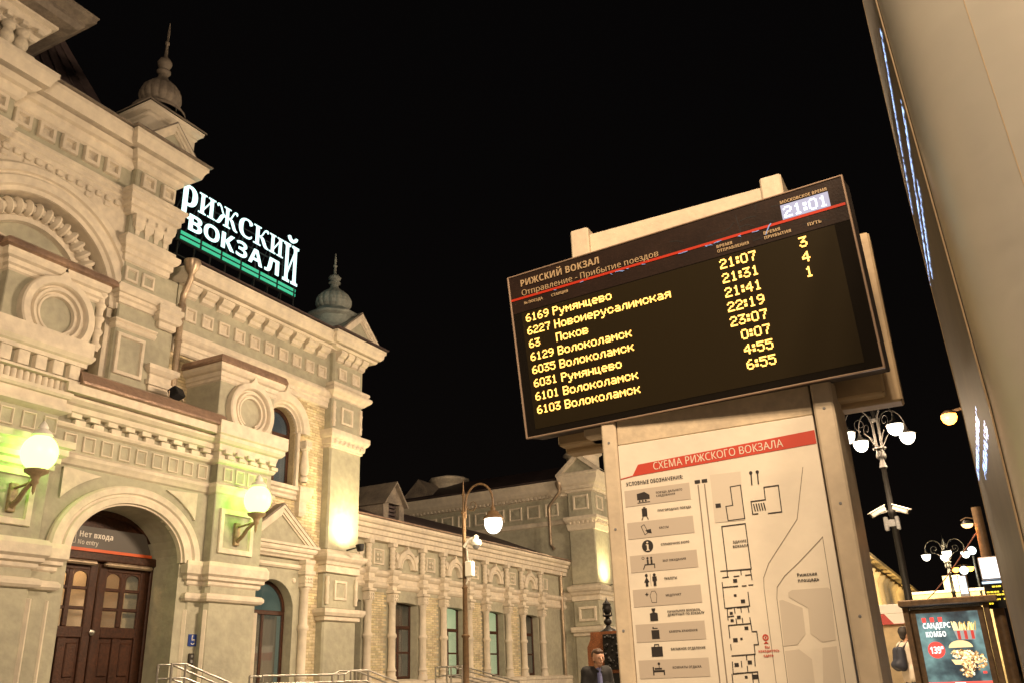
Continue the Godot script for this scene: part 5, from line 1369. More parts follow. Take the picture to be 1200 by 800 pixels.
# ------------------------------------------------------------------ street lamps
func four_lamp(at: Vector3, top: float, turn: float, label: String, energy: float, col: Color) -> Node3D:
	var t := thing("street_lamp", label, "street lamp", at, "four-armed street lamps")
	var Y := func(y: float) -> Transform3D: return Transform3D(Basis(), at + Vector3(0, y, 0))
	var mb := MB.new()
	mb.lathe(Y.call(0.0), [[0.34, 0.0], [0.34, 0.12], [0.26, 0.2], [0.22, 0.7], [0.26, 0.76], [0.16, 0.9], [0.13, 1.6], [0.15, 1.64], [0.11, 1.7], [0.095, top * 0.62], [0.12, top * 0.625], [0.12, top * 0.635], [0.085, top * 0.64], [0.07, top - 1.95], [0.12, top - 1.92], [0.10, top - 1.86], [0.06, top - 1.7], [0.055, top - 1.4]], 18)
	part(t, "post", mb, M.iron)
	mb = MB.new()
	for k in 4:
		var a := turn + k * PI / 2
		var d := Vector3(cos(a), 0, sin(a))
		mb.tube([at + d * 0.11 + Vector3(0, top - 1.55, 0), at + d * 0.12 + Vector3(0, top - 0.3, 0)], 0.022, 0.018, 8)
		mb.lathe(Transform3D(Basis(), at + d * 0.115 + Vector3(0, top - 1.62, 0)), [[0.0, -0.05], [0.04, 0.0], [0.05, 0.04], [0.03, 0.16]], 8)
	mb.lathe(Y.call(top - 1.32), [[0.05, -0.03], [0.19, -0.02], [0.19, 0.02], [0.05, 0.03]], 16)
	mb.lathe(Y.call(top - 0.4), [[0.05, -0.1], [0.13, 0.0], [0.05, 0.1], [0.07, 0.25], [0.02, 0.4], [0.0, 0.75]], 12)
	part(t, "hub", mb, M.iron)
	for k in 4:
		var a := turn + k * PI / 2
		var d := Vector3(cos(a), 0, sin(a))
		mb = MB.new()
		var pts := []
		for j in 15:
			var u := j / 14.0
			var ang := PI * (1.0 - u)
			pts.append(at + d * (0.56 + cos(ang) * 0.44) + Vector3(0, top - 0.62 + sin(ang) * 0.52, 0))
		mb.tube(pts, 0.024, 0.02, 8)
		var arm := part(t, "arm", mb, M.iron)
		mb = MB.new()
		pts = []
		for j in 22:   # scroll
			var u := j / 21.0
			var rr := 0.22 * (1.0 - u * 0.75)
			var ang := -PI / 2 + u * TAU * 1.2
			pts.append(at + d * (0.52 + cos(ang) * rr) + Vector3(0, top - 0.58 + sin(ang) * rr, 0))
		mb.tube(pts, 0.010, 0.007, 6)
		part(arm, "scroll", mb, M.iron)
		mb = MB.new()
		mb.tube([at + d * 0.1 + Vector3(0, top - 1.3, 0), at + d * 0.3 + Vector3(0, top - 0.95, 0), at + d * 0.42 + Vector3(0, top - 0.84, 0)], 0.015, 0.012, 6)
		part(arm, "brace", mb, M.iron)
		var g := at + d * 1.0 + Vector3(0, top - 0.92, 0)
		mb = MB.new()
		mb.lathe(Transform3D(Basis(), g), [[0.025, 0.34], [0.05, 0.28], [0.06, 0.2], [0.16, 0.14], [0.25, 0.09], [0.26, 0.06], [0.23, 0.06]], 18)
		part(arm, "lamp_cap", mb, M.iron)
		mb = MB.new()
		mb.lathe(Transform3D(Basis(), g), [[0.22, 0.07], [0.23, 0.0], [0.21, -0.1], [0.16, -0.19], [0.08, -0.25], [0.0, -0.265]], 20)
		part(arm, "globe", mb, glow(Color(1.0, 0.97, 0.9), 5.0))
		omni(t, g + Vector3(0, -0.06, 0), col, energy, 0.2)
	return t
func camera_box(at: Vector3, dirv: Vector3, label: String) -> void:
	var t := thing("security_camera", label, "camera", at, "security cameras")
	var mb := MB.new()
	var b := Basis.looking_at(dirv, Vector3.UP)
	mb.obox(Transform3D(b, at), Vector3(0.15, 0.15, 0.5), 0.03)
	part(t, "housing", mb, M.white)
	mb = MB.new(); mb.obox(Transform3D(b, at + b.y * 0.085), Vector3(0.18, 0.02, 0.56), 0.008); part(t, "sun_shield", mb, M.white)
	mb = MB.new(); mb.lathe(Transform3D(b * Basis(Vector3.RIGHT, -PI / 2), at + dirv.normalized() * 0.25), [[0.055, 0.0], [0.055, 0.015], [0.0, 0.016]], 12); part(t, "lens", mb, M.dark)
	mb = MB.new(); mb.tube([at + Vector3(0, -0.05, 0), at - dirv.normalized() * 0.3 + Vector3(0, -0.12, 0)], 0.025, 0.025, 8); part(t, "bracket", mb, M.white)
func build_street_lamps() -> void:
	var warm := Color(1.0, 0.87, 0.715)
	four_lamp(Vector3(-2.14, 0, -28.5), 8.9, -0.63, "tall four-armed lamp with lit globes and cameras, seen right of the departure board", 30.0, warm)
	var jb := thing("junction_box", "grey junction box strapped round the four-armed lamp post below its cameras", "box", Vector3(-2.2, 5.2, -28.5))
	var mb := MB.new(); mb.box(Vector3(-2.42, 5.1, -28.42), Vector3(-2.29, 5.5, -28.58), 0.02); mb.box(Vector3(-2.11, 5.1, -28.42), Vector3(-1.98, 5.5, -28.58), 0.02); part(jb, "housing", mb, M.greymetal)
	mb = MB.new(); mb.box(Vector3(-2.3, 5.2, -28.40), Vector3(-2.1, 5.4, -28.42), 0.005); part(jb, "strap", mb, M.greymetal)
	camera_box(Vector3(-2.52, 5.66, -28.4), Vector3(-0.85, -0.45, 0.4), "white box camera pointing left on the four-armed lamp post")
	camera_box(Vector3(-1.88, 5.66, -28.4), Vector3(0.9, -0.45, 0.4), "white box camera pointing right on the four-armed lamp post")
	four_lamp(Vector3(-1.82, 0, -55), 7.9, -0.1, "smaller, more distant four-armed lamp near the low cream building", 45.0, Color(1, 0.9, 0.7))
	four_lamp(Vector3(0.8, 0, 1.4), 9.8, 0.3, "four-armed street lamp lighting the departure board, just behind the viewer", 43.0, warm)
	four_lamp(Vector3(-3.4, 0, -14.5), 8.2, -0.63, "four-armed street lamp standing hidden behind the departure board", 31.0, warm)
	# bracket lamp in front of the wing
	var p := Vector3(-10.95, 0, -18.3)
	var t := thing("bracket_lamp", "cast iron lamp post with one curved arm before the low wing", "street lamp", p)
	mb = MB.new()
	mb.lathe(Transform3D(Basis(), p), [[0.2, 0.0], [0.2, 0.1], [0.13, 0.25], [0.10, 0.9], [0.12, 0.94], [0.075, 1.0], [0.07, 2.3], [0.10, 2.32], [0.10, 2.36], [0.062, 2.38], [0.055, 3.4], [0.075, 3.42], [0.05, 3.46], [0.045, 5.15], [0.075, 5.18], [0.05, 5.24], [0.03, 5.3], [0.03, 5.6], [0.055, 5.63], [0.03, 5.68], [0.018, 5.75], [0.0, 6.12]], 16)
	part(t, "post", mb, M.castiron)
	mb = MB.new()
	var pts := []
	for k in 17:
		var a := PI * (1.0 - k / 16.0)
		pts.append(p + Vector3(0.44 + cos(a) * 0.38, 5.38 + sin(a) * 0.46, 0))
	pts.push_front(p + Vector3(0.05, 5.05, 0))
	pts.append(p + Vector3(0.82, 5.22, 0))
	mb.tube(pts, 0.028, 0.028, 10)
	pts = []
	for j in 20:
		var u := j / 19.0
		var rr := 0.16 * (1.0 - u * 0.7)
		pts.append(p + Vector3(0.25 + cos(PI + u * TAU) * rr, 5.35 + sin(PI + u * TAU) * rr, 0))
	mb.tube(pts, 0.012, 0.008, 6)
	part(t, "arm", mb, M.castiron)
	var g := p + Vector3(0.82, 4.86, 0)
	mb = MB.new()
	mb.lathe(Transform3D(Basis(), g), [[0.03, 0.40], [0.055, 0.36], [0.055, 0.3], [0.13, 0.26], [0.14, 0.21], [0.22, 0.15], [0.245, 0.12], [0.245, 0.09], [0.21, 0.09]], 20)
	part(t, "lamp_cap", mb, M.castiron)
	mb = MB.new()
	mb.lathe(Transform3D(Basis(), g), [[0.20, 0.10], [0.215, 0.0], [0.20, -0.1], [0.15, -0.19], [0.08, -0.245], [0.0, -0.26]], 22)
	part(t, "globe", mb, glow(Color(1.0, 0.97, 0.9), 5.0))
	omni(t, g, Color(1.0, 0.88, 0.7), 9.0, 0.2)
	# dome camera and box on it
	t = thing("dome_camera", "white dome camera on a short arm of the curved lamp post", "camera", p + Vector3(0.15, 4.4, 0.1))
	mb = MB.new(); mb.tube([p + Vector3(0.03, 4.36, 0.05), p + Vector3(0.16, 4.52, 0.05), p + Vector3(0.34, 4.56, 0.05)], 0.045, 0.04, 10); part(t, "bracket", mb, M.white)
	mb = MB.new(); mb.lathe(Transform3D(Basis(), p + Vector3(0.36, 4.42, 0.05)), [[0.0, 0.2], [0.05, 0.18], [0.06, 0.10], [0.12, 0.07], [0.13, -0.03], [0.11, -0.06]], 16); part(t, "housing", mb, M.white)
	mb = MB.new(); sphere(mb, p + Vector3(0.36, 4.36, 0.05), 0.085, 14); part(t, "dome", mb, M.greymetal)
	t = thing("control_box", "cream control box strapped to the curved lamp post below the dome camera", "box", p + Vector3(0.07, 3.7, 0.06))
	mb = MB.new(); mb.box(p + Vector3(0.06, 3.66, -0.06), p + Vector3(0.26, 4.02, 0.1), 0.02); part(t, "housing", mb, M.white)
	mb = MB.new(); mb.tube([p + Vector3(0.12, 4.0, 0.03), p + Vector3(0.10, 4.35, 0.06)], 0.02, 0.02, 8); mb.tube([p + Vector3(0.14, 3.68, 0.03), p + Vector3(0.10, 3.55, 0.05), p + Vector3(0.05, 3.5, 0.03)], 0.014, 0.014, 8); part(t, "cable", mb, M.white)

# ------------------------------------------------------------------ flat print on a frame
func pq(mb: MB, fr: Transform3D, a: float, b: float, c: float, d: float, lift: float) -> void:
	mb.quad(fr * Vector3(a, b, lift), fr * Vector3(c, b, lift), fr * Vector3(c, d, lift), fr * Vector3(a, d, lift), fr.basis.z)
func pline(mb: MB, fr: Transform3D, pts: Array, w: float, lift: float) -> void:
	for i in pts.size() - 1:
		var a := Vector2(pts[i][0], pts[i][1]); var b := Vector2(pts[i + 1][0], pts[i + 1][1])
		if a.distance_to(b) < 1e-4: continue
		var d := (b - a).normalized() * w * 0.5; var n := Vector2(-d.y, d.x)
		a -= d; b += d
		var q := []
		for p in [a - n, b - n, b + n, a + n]: q.append(fr * Vector3(p.x, p.y, lift + i * 0.00002))
		mb.quad(q[0], q[1], q[2], q[3], fr.basis.z)
func ppoly(mb: MB, fr: Transform3D, pts: Array, lift: float) -> void:
	var pv := PackedVector2Array()
	for p in pts: pv.append(Vector2(p[0], p[1]))
	var tr := Geometry2D.triangulate_polygon(pv)
	for i in range(0, tr.size(), 3):
		mb.flat(fr * Vector3(pv[tr[i]].x, pv[tr[i]].y, lift), fr * Vector3(pv[tr[i + 1]].x, pv[tr[i + 1]].y, lift), fr * Vector3(pv[tr[i + 2]].x, pv[tr[i + 2]].y, lift), fr.basis.z)
func pdisc(mb: MB, fr: Transform3D, x: float, y: float, r: float, lift: float, r_in := 0.0) -> void:
	for k in 20:
		var a := TAU * k / 20; var b := TAU * (k + 1) / 20
		mb.quad(fr * Vector3(x + cos(a) * r, y + sin(a) * r, lift), fr * Vector3(x + cos(b) * r, y + sin(b) * r, lift), fr * Vector3(x + cos(b) * r_in + 1e-5, y + sin(b) * r_in, lift), fr * Vector3(x + cos(a) * r_in, y + sin(a) * r_in, lift), fr.basis.z)
var GLYPH := {
	"0": [14, 17, 17, 17, 17, 17, 14], "1": [4, 12, 4, 4, 4, 4, 14], "2": [14, 17, 1, 6, 8, 16, 31], "3": [31, 2, 4, 14, 1, 17, 14], "4": [2, 6, 10, 18, 31, 2, 2], "5": [31, 16, 30, 1, 1, 17, 14],
	"6": [6, 8, 16, 30, 17, 17, 14], "7": [31, 1, 2, 2, 4, 4, 4], "8": [14, 17, 17, 14, 17, 17, 14], "9": [14, 17, 17, 15, 1, 2, 12], ":": [0, 24, 24, 0, 24, 24, 0],
	"Р": [30, 17, 17, 30, 16, 16, 16], "Н": [17, 17, 17, 31, 17, 17, 17], "П": [31, 17, 17, 17, 17, 17, 17], "В": [30, 17, 17, 30, 17, 17, 30],
	"у": [0, 0, 17, 17, 10, 10, 4, 4, 24], "м": [0, 0, 17, 27, 21, 17, 17], "я": [0, 0, 15, 17, 15, 9, 17], "н": [0, 0, 17, 17, 31, 17, 17], "ц": [0, 0, 18, 18, 18, 18, 31, 1], "е": [0, 0, 14, 17, 31, 16, 14],
	"в": [0, 0, 30, 17, 30, 17, 30], "о": [0, 0, 14, 17, 17, 17, 14], "и": [0, 0, 17, 19, 21, 25, 17], "р": [0, 0, 30, 17, 17, 30, 16, 16], "с": [0, 0, 14, 17, 16, 17, 14], "а": [0, 0, 14, 1, 15, 17, 15], "л": [0, 0, 7, 9, 9, 9, 17], "к": [0, 0, 17, 18, 28, 18, 17]}
func dots(mb: MB, fr: Transform3D, text: String, x: float, y: float, p: float, lift: float) -> void:
	for ch in text:
		if GLYPH.has(ch):
			var g: Array = GLYPH[ch]
			for r in g.size():
				for k in 5:
					if (int(g[r]) >> (4 - k)) & 1:
						var cx := x + k * p; var cy := y - r * p
						pq(mb, fr, cx - p * 0.06, cy - p * 1.03, cx + p * 1.05, cy + p * 0.03, lift)
		x += p * (3.2 if ch == ":" else 6.0)

# ------------------------------------------------------------------ departure board and station map
func build_information_stele() -> void:
	var t := thing("departure_stele", "beige pillar carrying a tilted departure board above a printed station map", "departure board", Vector3(-1.35, 0.05, -5.35))
	var y0 := EYE
	M.led = glow(Color(1.0, 0.74, 0.33), 3.4)
	# pillar body, slightly narrower than the frame, with side strips
	var mb := MB.new()
	mb.box(Vector3(-1.965, 0.05, -5.19), Vector3(-0.72, y0 + 1.62, -5.55), 0.004)
	part(t, "pillar_core", mb, M.beige_dark)
	for sx in [[-2.03, -1.93], [-0.70, -0.585]]:
		mb = MB.new()
		mb.box(Vector3(sx[0], 0.05, -5.14), Vector3(sx[1], y0 + 1.60, -5.62), 0.012)
		part(t, "pillar_side", mb, M.beige)
	mb = MB.new()
	mb.box(Vector3(-1.926, 0.3, -5.152), Vector3(-0.712, y0 + 1.375, -5.18), 0.003)
	part(t, "map_board", mb, surf(srgb(0.75, 0.68, 0.565), 0.5, 0.02, 0.04, 0.6, 0.03, 0.3, 401))
	mb = MB.new()
	mb.box(Vector3(-1.926, y0 + 1.38, -5.16), Vector3(-0.712, y0 + 1.60, -5.19), 0.004)
	var ph := surf(srgb(0.52, 0.43, 0.31), 0.5, 0.06, 0.08, 1.2, 0.05, 0.4, 127)
	part(t, "pillar_header", mb, ph)
	for x in [-1.98, -0.64]:
		for yy in [0.5, 1.0, 1.6, 2.2, 2.75]:
			mb = MB.new()
			mb.lathe(Transform3D(Basis(Vector3.RIGHT, PI / 2), Vector3(x, yy, -5.14)), [[0.009, 0.0], [0.008, 0.003], [0.0, 0.004]], 10)
			part(t, "screw", mb, M.greymetal)
	# --- map print
	var fr := Transform3D(Basis(), Vector3(0, y0, -5.1505))
	var red := plain(srgb(0.50, 0.05, 0.025), 0.6); var ink := plain(srgb(0.025, 0.02, 0.018), 0.6); var greyp := plain(srgb(0.51, 0.44, 0.36), 0.6); var parkp := plain(srgb(0.62, 0.55, 0.45), 0.6); var pale := plain(srgb(0.70, 0.62, 0.5), 0.6); var thin := plain(srgb(0.22, 0.18, 0.14), 0.6)
	mb = MB.new()
	ppoly(mb, fr, [[-1.845, 1.165], [-1.80, 1.235], [-0.714, 1.285], [-0.714, 1.205]], 0.001)
	pline(mb, fr, [[-1.92, 1.158], [-1.845, 1.167]], 0.006, 0.0012)
	part(t, "title_band", mb, red)
	lettering(t, "title", "СХЕМА РИЖСКОГО ВОКЗАЛА", "regular", fr * Transform3D(Basis(Vector3.BACK, 0.034), Vector3(-1.70, 1.187, 0.002)), 0.046, pale, 0.80, 0.001)
	mb = MB.new()
	for k in range(0, 11, 2): pq(mb, fr, -1.905, 1.08 - k * 0.1 - 0.1, -1.485, 1.08 - k * 0.1, 0.001)
	part(t, "legend_bands", mb, greyp).set_meta("kind", "stuff")
	mb = MB.new()
	ppoly(mb, fr, [[-1.353, 1.109], [-1.168, 1.104], [-1.181, 0.819], [-1.357, 0.823]], 0.001)
	for pk in [[[-0.995, 0.398], [-0.972, 0.410], [-0.780, 0.409], [-0.769, 0.398], [-0.782, 0.139], [-0.854, 0.130], [-0.909, 0.178], [-0.901, 0.310], [-0.995, 0.374]], [[-1.049, 0.359], [-1.031, 0.362], [-0.930, 0.312], [-0.934, 0.179], [-0.985, 0.124], [-1.058, 0.120]], [[-1.057, 0.095], [-0.980, 0.100], [-0.921, 0.048], [-0.929, -0.25], [-1.064, -0.25]], [[-0.858, 0.102], [-0.783, 0.107], [-0.795, -0.25], [-0.905, -0.25]]]: ppoly(mb, fr, pk, 0.001)
	part(t, "park_print", mb, parkp).set_meta("kind", "stuff")
	lettering(t, "legend_heading", "УСЛОВНЫЕ ОБОЗНАЧЕНИЯ:", "bold", fr * Transform3D(Basis(), Vector3(-1.89, 1.108, 0.001)), 0.024, ink, 0.37, 0.0006)
	var rows := ["ПОЕЗДА ДАЛЬНЕГО\nСЛЕДОВАНИЯ", "ПРИГОРОДНЫЕ ПОЕЗДА", "КАССЫ", "СПРАВОЧНОЕ БЮРО", "ЗАЛ ОЖИДАНИЯ", "ТУАЛЕТЫ", "МЕДПУНКТ", "НАЧАЛЬНИК ВОКЗАЛА,\nДЕЖУРНЫЙ ПО ВОКЗАЛУ", "КАМЕРА ХРАНЕНИЯ", "БАГАЖНОЕ ОТДЕЛЕНИЕ", "КОМНАТЫ ОТДЫХА"]
	for k in 11:
		var y := 1.03 - k * 0.1
		var two: PackedStringArray = rows[k].split("\n")
		for j in two.size():
			lettering(t, "legend_text", two[j], "bold", fr * Transform3D(Basis(), Vector3(-1.70, y - 0.006 + (0.010 - j * 0.020 if two.size() > 1 else 0.0), 0.0015)), 0.0128, ink, 0.0, 0.0006)
		mb = MB.new()
		icon(mb, fr * Transform3D(Basis(), Vector3(-1.785, y, 0.0015)), k)
		part(t, "legend_icon", mb, ink)
	lettering(t, "info_letter", "i", "serifbold", fr * Transform3D(Basis(), Vector3(-1.795, 0.702, 0.0022)), 0.05, pale, 0.0, 0.0006)
	mb = MB.new()   # tracks and street lines
	for x in [-1.432, -1.392]: pline(mb, fr, [[x, 1.055], [x - 0.004, -0.25]], 0.0075, 0.0012)
	pline(mb, fr, [[-0.811, 1.079], [-0.887, 0.791], [-1.079, 0.563], [-1.117, 0.489], [-1.123, 0.429], [-1.128, -0.25]], 0.0035, 0.0012)
	pline(mb, fr, [[-0.765, 0.68], [-0.788, 0.659], [-0.921, 0.548], [-1.0, 0.489], [-1.050, 0.432], [-1.060, 0.372], [-1.068, -0.25]], 0.0035, 0.0013)
	pline(mb, fr, [[-0.765, 0.68], [-0.769, -0.25]], 0.0035, 0.0014)
	part(t, "street_lines", mb, thin)
	mb = MB.new()   # building outlines
	for pl in [[[-1.240, 1.021], [-1.179, 1.024], [-1.179, 0.828], [-1.277, 0.826], [-1.280, 0.910], [-1.239, 0.912], [-1.240, 1.021]], [[-1.045, 0.994], [-0.962, 0.995], [-0.965, 0.842], [-1.040, 0.842]], [[-1.10, 0.847], [-1.130, 0.847], [-1.130, 0.921], [-1.047, 0.922], [-1.045, 0.994]], [[-1.319, 0.797], [-1.180, 0.799], [-1.180, 0.543], [-1.319, 0.543], [-1.319, 0.797]]]: pline(mb, fr, pl, 0.006, 0.0016)
	for pl in [[[-1.356, 0.545], [-1.185, 0.541], [-1.183, 0.455], [-1.356, 0.454], [-1.356, 0.545]], [[-1.349, 0.508], [-1.184, 0.511]], [[-1.319, 0.542], [-1.321, 0.511]], [[-1.240, 0.540], [-1.241, 0.513]], [[-1.356, 0.454], [-1.215, 0.453], [-1.216, 0.342], [-1.358, 0.339], [-1.356, 0.454]], [[-1.345, 0.336], [-1.226, 0.339], [-1.222, 0.248], [-1.349, 0.245], [-1.345, 0.336]], [[-1.304, 0.333], [-1.301, 0.249]], [[-1.267, 0.335], [-1.266, 0.250]], [[-1.348, 0.292], [-1.303, 0.294]], [[-1.349, 0.245], [-1.222, 0.248], [-1.221, 0.205], [-1.195, 0.204], [-1.195, 0.135], [-1.219, 0.136], [-1.220, 0.086], [-1.350, 0.083], [-1.349, 0.245]], [[-1.350, 0.083], [-1.224, 0.086], [-1.230, -0.005], [-1.355, -0.011], [-1.350, 0.083]], [[-1.301, 0.081], [-1.303, -0.007]], [[-1.269, 0.083], [-1.273, -0.004]], [[-1.362, -0.010], [-1.219, -0.005], [-1.219, -0.2], [-1.362, -0.2], [-1.362, -0.010]], [[-1.250, -0.008], [-1.251, -0.2]]]:
		for i in pl.size() - 1:   # walls drawn with door gaps
			var a := Vector2(pl[i][0], pl[i][1]); var b := Vector2(pl[i + 1][0], pl[i + 1][1])
			var n := maxi(1, int(a.distance_to(b) / 0.028))
			for j in n:
				if n > 2 and rng.randf() < 0.22: continue
				var p := a.lerp(b, float(j) / n); var q := a.lerp(b, (j + rng.randf_range(0.75, 1.0)) / n)
				pline(mb, fr, [[p.x, p.y], [q.x, q.y]], 0.0055, 0.0016 + 0.0001 * j)
	for k in 5: pline(mb, fr, [[-1.117 + k * 0.0145, 0.902], [-1.113 + k * 0.0145, 0.866]], 0.007, 0.0016)
	for x in [-1.109, -1.071]:
		pline(mb, fr, [[x, 1.075], [x - 0.003, 1.02]], 0.008, 0.0016); pdisc(mb, fr, x, 1.088, 0.010, 0.0016)
	for x in [-1.434, -1.390]: pq(mb, fr, x - 0.017, 1.068, x + 0.017, 1.088, 0.0016)
	for p in [[-1.28, 0.485, 0.012], [-1.29, 0.405, 0.008], [-1.25, 0.37, 0.012], [-1.325, 0.31, 0.009], [-1.325, 0.27, 0.009], [-1.285, 0.285, 0.011], [-1.25, 0.225, 0.011], [-1.32, 0.165, 0.013], [-1.285, 0.17, 0.007], [-1.33, 0.035, 0.012], [-1.255, 0.045, 0.012], [-1.285, -0.03, 0.008], [-1.234, -0.03, 0.014], [-1.325, 0.92, 0.016]]:
		pq(mb, fr, p[0] - p[2], p[1] - p[2] * 0.8, p[0] + p[2], p[1] + p[2] * 0.8, 0.0016)
	part(t, "plan_lines", mb, ink).set_meta("kind", "stuff")
	for tx in [["ЗДАНИЕ", -1.265, 0.69], ["ВОКЗАЛА", -1.268, 0.668], ["Рижская", -0.932, 0.478], ["площадь", -0.932, 0.444]]:
		lettering(t, "map_text", tx[0], "bold", fr * Transform3D(Basis(), Vector3(tx[1], tx[2], 0.0015)), 0.014 if tx[0] == "ЗДАНИЕ" or tx[0] == "ВОКЗАЛА" else 0.018, ink, 0.0, 0.0006)
	mb = MB.new()
	pdisc(mb, fr, -1.151, 0.170, 0.017, 0.0016, 0.010); pdisc(mb, fr, -1.151, 0.170, 0.005, 0.0016)
	ppoly(mb, fr, [[-1.166, 0.138], [-1.138, 0.138], [-1.152, 0.15]], 0.0016)
	part(t, "here_mark", mb, red)
	for tx in [["Вы", -1.161, 0.113], ["находитесь", -1.199, 0.090], ["здесь", -1.175, 0.066]]:
		lettering(t, "here_text", tx[0], "bold", fr * Transform3D(Basis(), Vector3(tx[1], tx[2], 0.0015)), 0.014, red, 0.0, 0.0006)
	# --- tilted board
	var yaw := -0.08; var ti := 0.1474
	var u := Vector3(cos(yaw), 0, -sin(yaw)); var n0 := Vector3(sin(yaw), 0, cos(yaw))
	var v := Vector3(0, cos(ti), 0) + n0 * sin(ti)
	var bf := Transform3D(Basis(u, v, u.cross(v)), Vector3(-1.437, 2.1027 + EYE, -5.0))
	var W := 1.161; var H := 0.5747
	mb = MB.new()
	mb.obox(bf * Transform3D(Basis(), Vector3(0, 0, -0.115)), Vector3(W * 2, H * 2, 0.21), 0.006)
	var bd := part(t, "board_housing", mb, plain(srgb(0.045, 0.03, 0.022), 0.75))
	mb = MB.new()   # thin metal edge
	for e in [[-W, 0.0, 0.012, H * 2], [W, 0.0, 0.012, H * 2]]: mb.obox(bf * Transform3D(Basis(), Vector3(e[0], 0, -0.008)), Vector3(e[2], e[3], 0.022), 0.003)
	for e in [-H, H]: mb.obox(bf * Transform3D(Basis(), Vector3(0, e, -0.008)), Vector3(W * 2 + 0.012, 0.010, 0.020), 0.003)
	part(bd, "edge_strip", mb, plain(srgb(0.42, 0.30, 0.22), 0.35, 0.4))
	mb = MB.new()
	pq(mb, bf, -W + 0.008, -H + 0.006, W - 0.008, 0.300, -0.006)
	var gl := plain(srgb(0.011, 0.009, 0.007), 0.12)
	part(bd, "bezel_glass", mb, gl)
	mb = MB.new()
	pq(mb, bf, -1.085, -0.525, 1.065, 0.296, -0.004)
	part(bd, "screen", mb, plain(srgb(0.021, 0.0155, 0.0075), 0.25))
	mb = MB.new()
	pq(mb, bf, -W + 0.008, 0.302, W - 0.008, H - 0.006, -0.004)
	part(bd, "header_film", mb, surf(srgb(0.022, 0.013, 0.010), 0.42, 0.1, 0.15, 2.0, 0.05, 0.5, 411))
	mb = MB.new()
	pline(mb, bf, [[-W + 0.01, 0.402], [W - 0.02, 0.402]], 0.016, -0.001)
	part(bd, "red_line", mb, plain(srgb(0.45, 0.035, 0.015), 0.4))
	var sand := plain(srgb(0.42, 0.30, 0.17), 0.5)
	var TT := func(x: float, y: float) -> Transform3D: return bf * Transform3D(Basis(), Vector3(x, y, -0.001))
	lettering(t, "heading", "РИЖСКИЙ ВОКЗАЛ", "bold", TT.call(-1.06, 0.484), 0.047, sand, 0.62, 0.002)
	lettering(t, "heading", "Отправление - Прибытие поездов", "regular", TT.call(-1.06, 0.403), 0.041, sand, 1.04, 0.002)
	for e in [["№ ПОЕЗДА", -1.05, 0.345, 0.15], ["СТАНЦИЯ", -0.83, 0.345, 0.13], ["ВРЕМЯ", 0.362, 0.355, 0.10], ["ОТПРАВЛЕНИЯ", 0.362, 0.325, 0.20], ["ВРЕМЯ", 0.66, 0.355, 0.10], ["ПРИБЫТИЯ", 0.66, 0.325, 0.16], ["ПУТЬ", 0.92, 0.33, 0.08], ["МОСКОВСКОЕ ВРЕМЯ", 0.79, 0.512, 0.275]]:
		lettering(t, "column_heading", e[0], "bold", TT.call(e[1], e[2]), 0.019, sand, e[3], 0.002)
	mb = MB.new()
	pq(mb, bf, 0.787, 0.412, 1.068, 0.505, -0.002)
	part(bd, "clock_field", mb, glow(Color(0.80, 0.80, 0.92), 0.75))
	mb = MB.new()
	dots(mb, bf, "21:01", 0.80, 0.490, 0.0098, 0.0)
	part(bd, "clock_digits", mb, glow(Color(0.95, 0.95, 1.0), 2.2)).set_meta("kind", "stuff")
	mb = MB.new()   # torn film: cracks that follow the shrinking foil
	for k in 16:
		var x := rng.randf_range(0.0, 1.12); var y := rng.randf_range(0.32, 0.55)
		var pl := [[x, y]]
		var a := rng.randf_range(-0.3, 0.3) + (PI / 2 if rng.randf() < 0.25 and x > 0.5 else 0.0)
		for j in rng.randi_range(2, 4):
			x += cos(a) * 0.05; y += sin(a) * 0.035
			a += rng.randf_range(-0.7, 0.7)
			if x > 1.14 or y > 0.565 or y < 0.31: break
			pl.append([x, y])
		pline(mb, bf, pl, 0.004, -0.003)
	part(bd, "film_crack", mb, plain(srgb(0.006, 0.005, 0.005), 0.7)).set_meta("kind", "stuff")
	mb = MB.new()
	for k in 22:
		var x := rng.randf_range(-0.85, 0.66)
		pline(mb, bf, [[x, 0.392], [x + rng.randf_range(0.008, 0.03), 0.392 + rng.randf_range(-0.012, 0.006)]], 0.0035, 0.0006)
	pline(mb, bf, [[0.672, 0.355], [0.70, 0.40], [0.712, 0.41]], 0.007, 0.0006)
	part(bd, "light_gap", mb, glow(Color(0.65, 0.8, 1.0), 0.6)).set_meta("kind", "stuff")
	var data := [["6169", "Румянцево", "21:07", "3"], ["6227", "Новоиерусалимская", "21:31", "4"], ["63", "Псков", "21:41", "1"], ["6129", "Волоколамск", "22:19", ""], ["6035", "Волоколамск", "23:07", ""], ["6031", "Румянцево", " 0:07", ""], ["6101", "Волоколамск", " 4:55", ""], ["6103", "Волоколамск", " 6:55", ""]]
	for r in 8:
		mb = MB.new()
		var y := 0.277 - r * 0.0925
		for e in [[-1.052, 0.00845], [-0.838, 0.00845], [0.362, 0.0090], [0.852, 0.0090]].size():
			if data[r][e] == "": continue
			mb = MB.new()
			dots(mb, bf, data[r][e], [-1.052, -0.836, 0.362, 0.852][e], y, [0.0079, 0.00845, 0.0087, 0.0090][e], 0.0)
			part(bd, "display_text", mb, M.led).set_meta("kind", "stuff")
	# --- beige box behind, holding the rear board
	mb = MB.new()
	mb.box(Vector3(-2.14, EYE + 1.56, -5.32), Vector3(-0.75, EYE + 3.02, -5.6), 0.01)
	for x in [-2.14, -0.75]: mb.box(Vector3(x - 0.07, EYE + 1.5, -5.28), Vector3(x + 0.07, EYE + 3.065, -5.64), 0.01)
	part(t, "rear_frame", mb, M.beige)
	mb = MB.new()
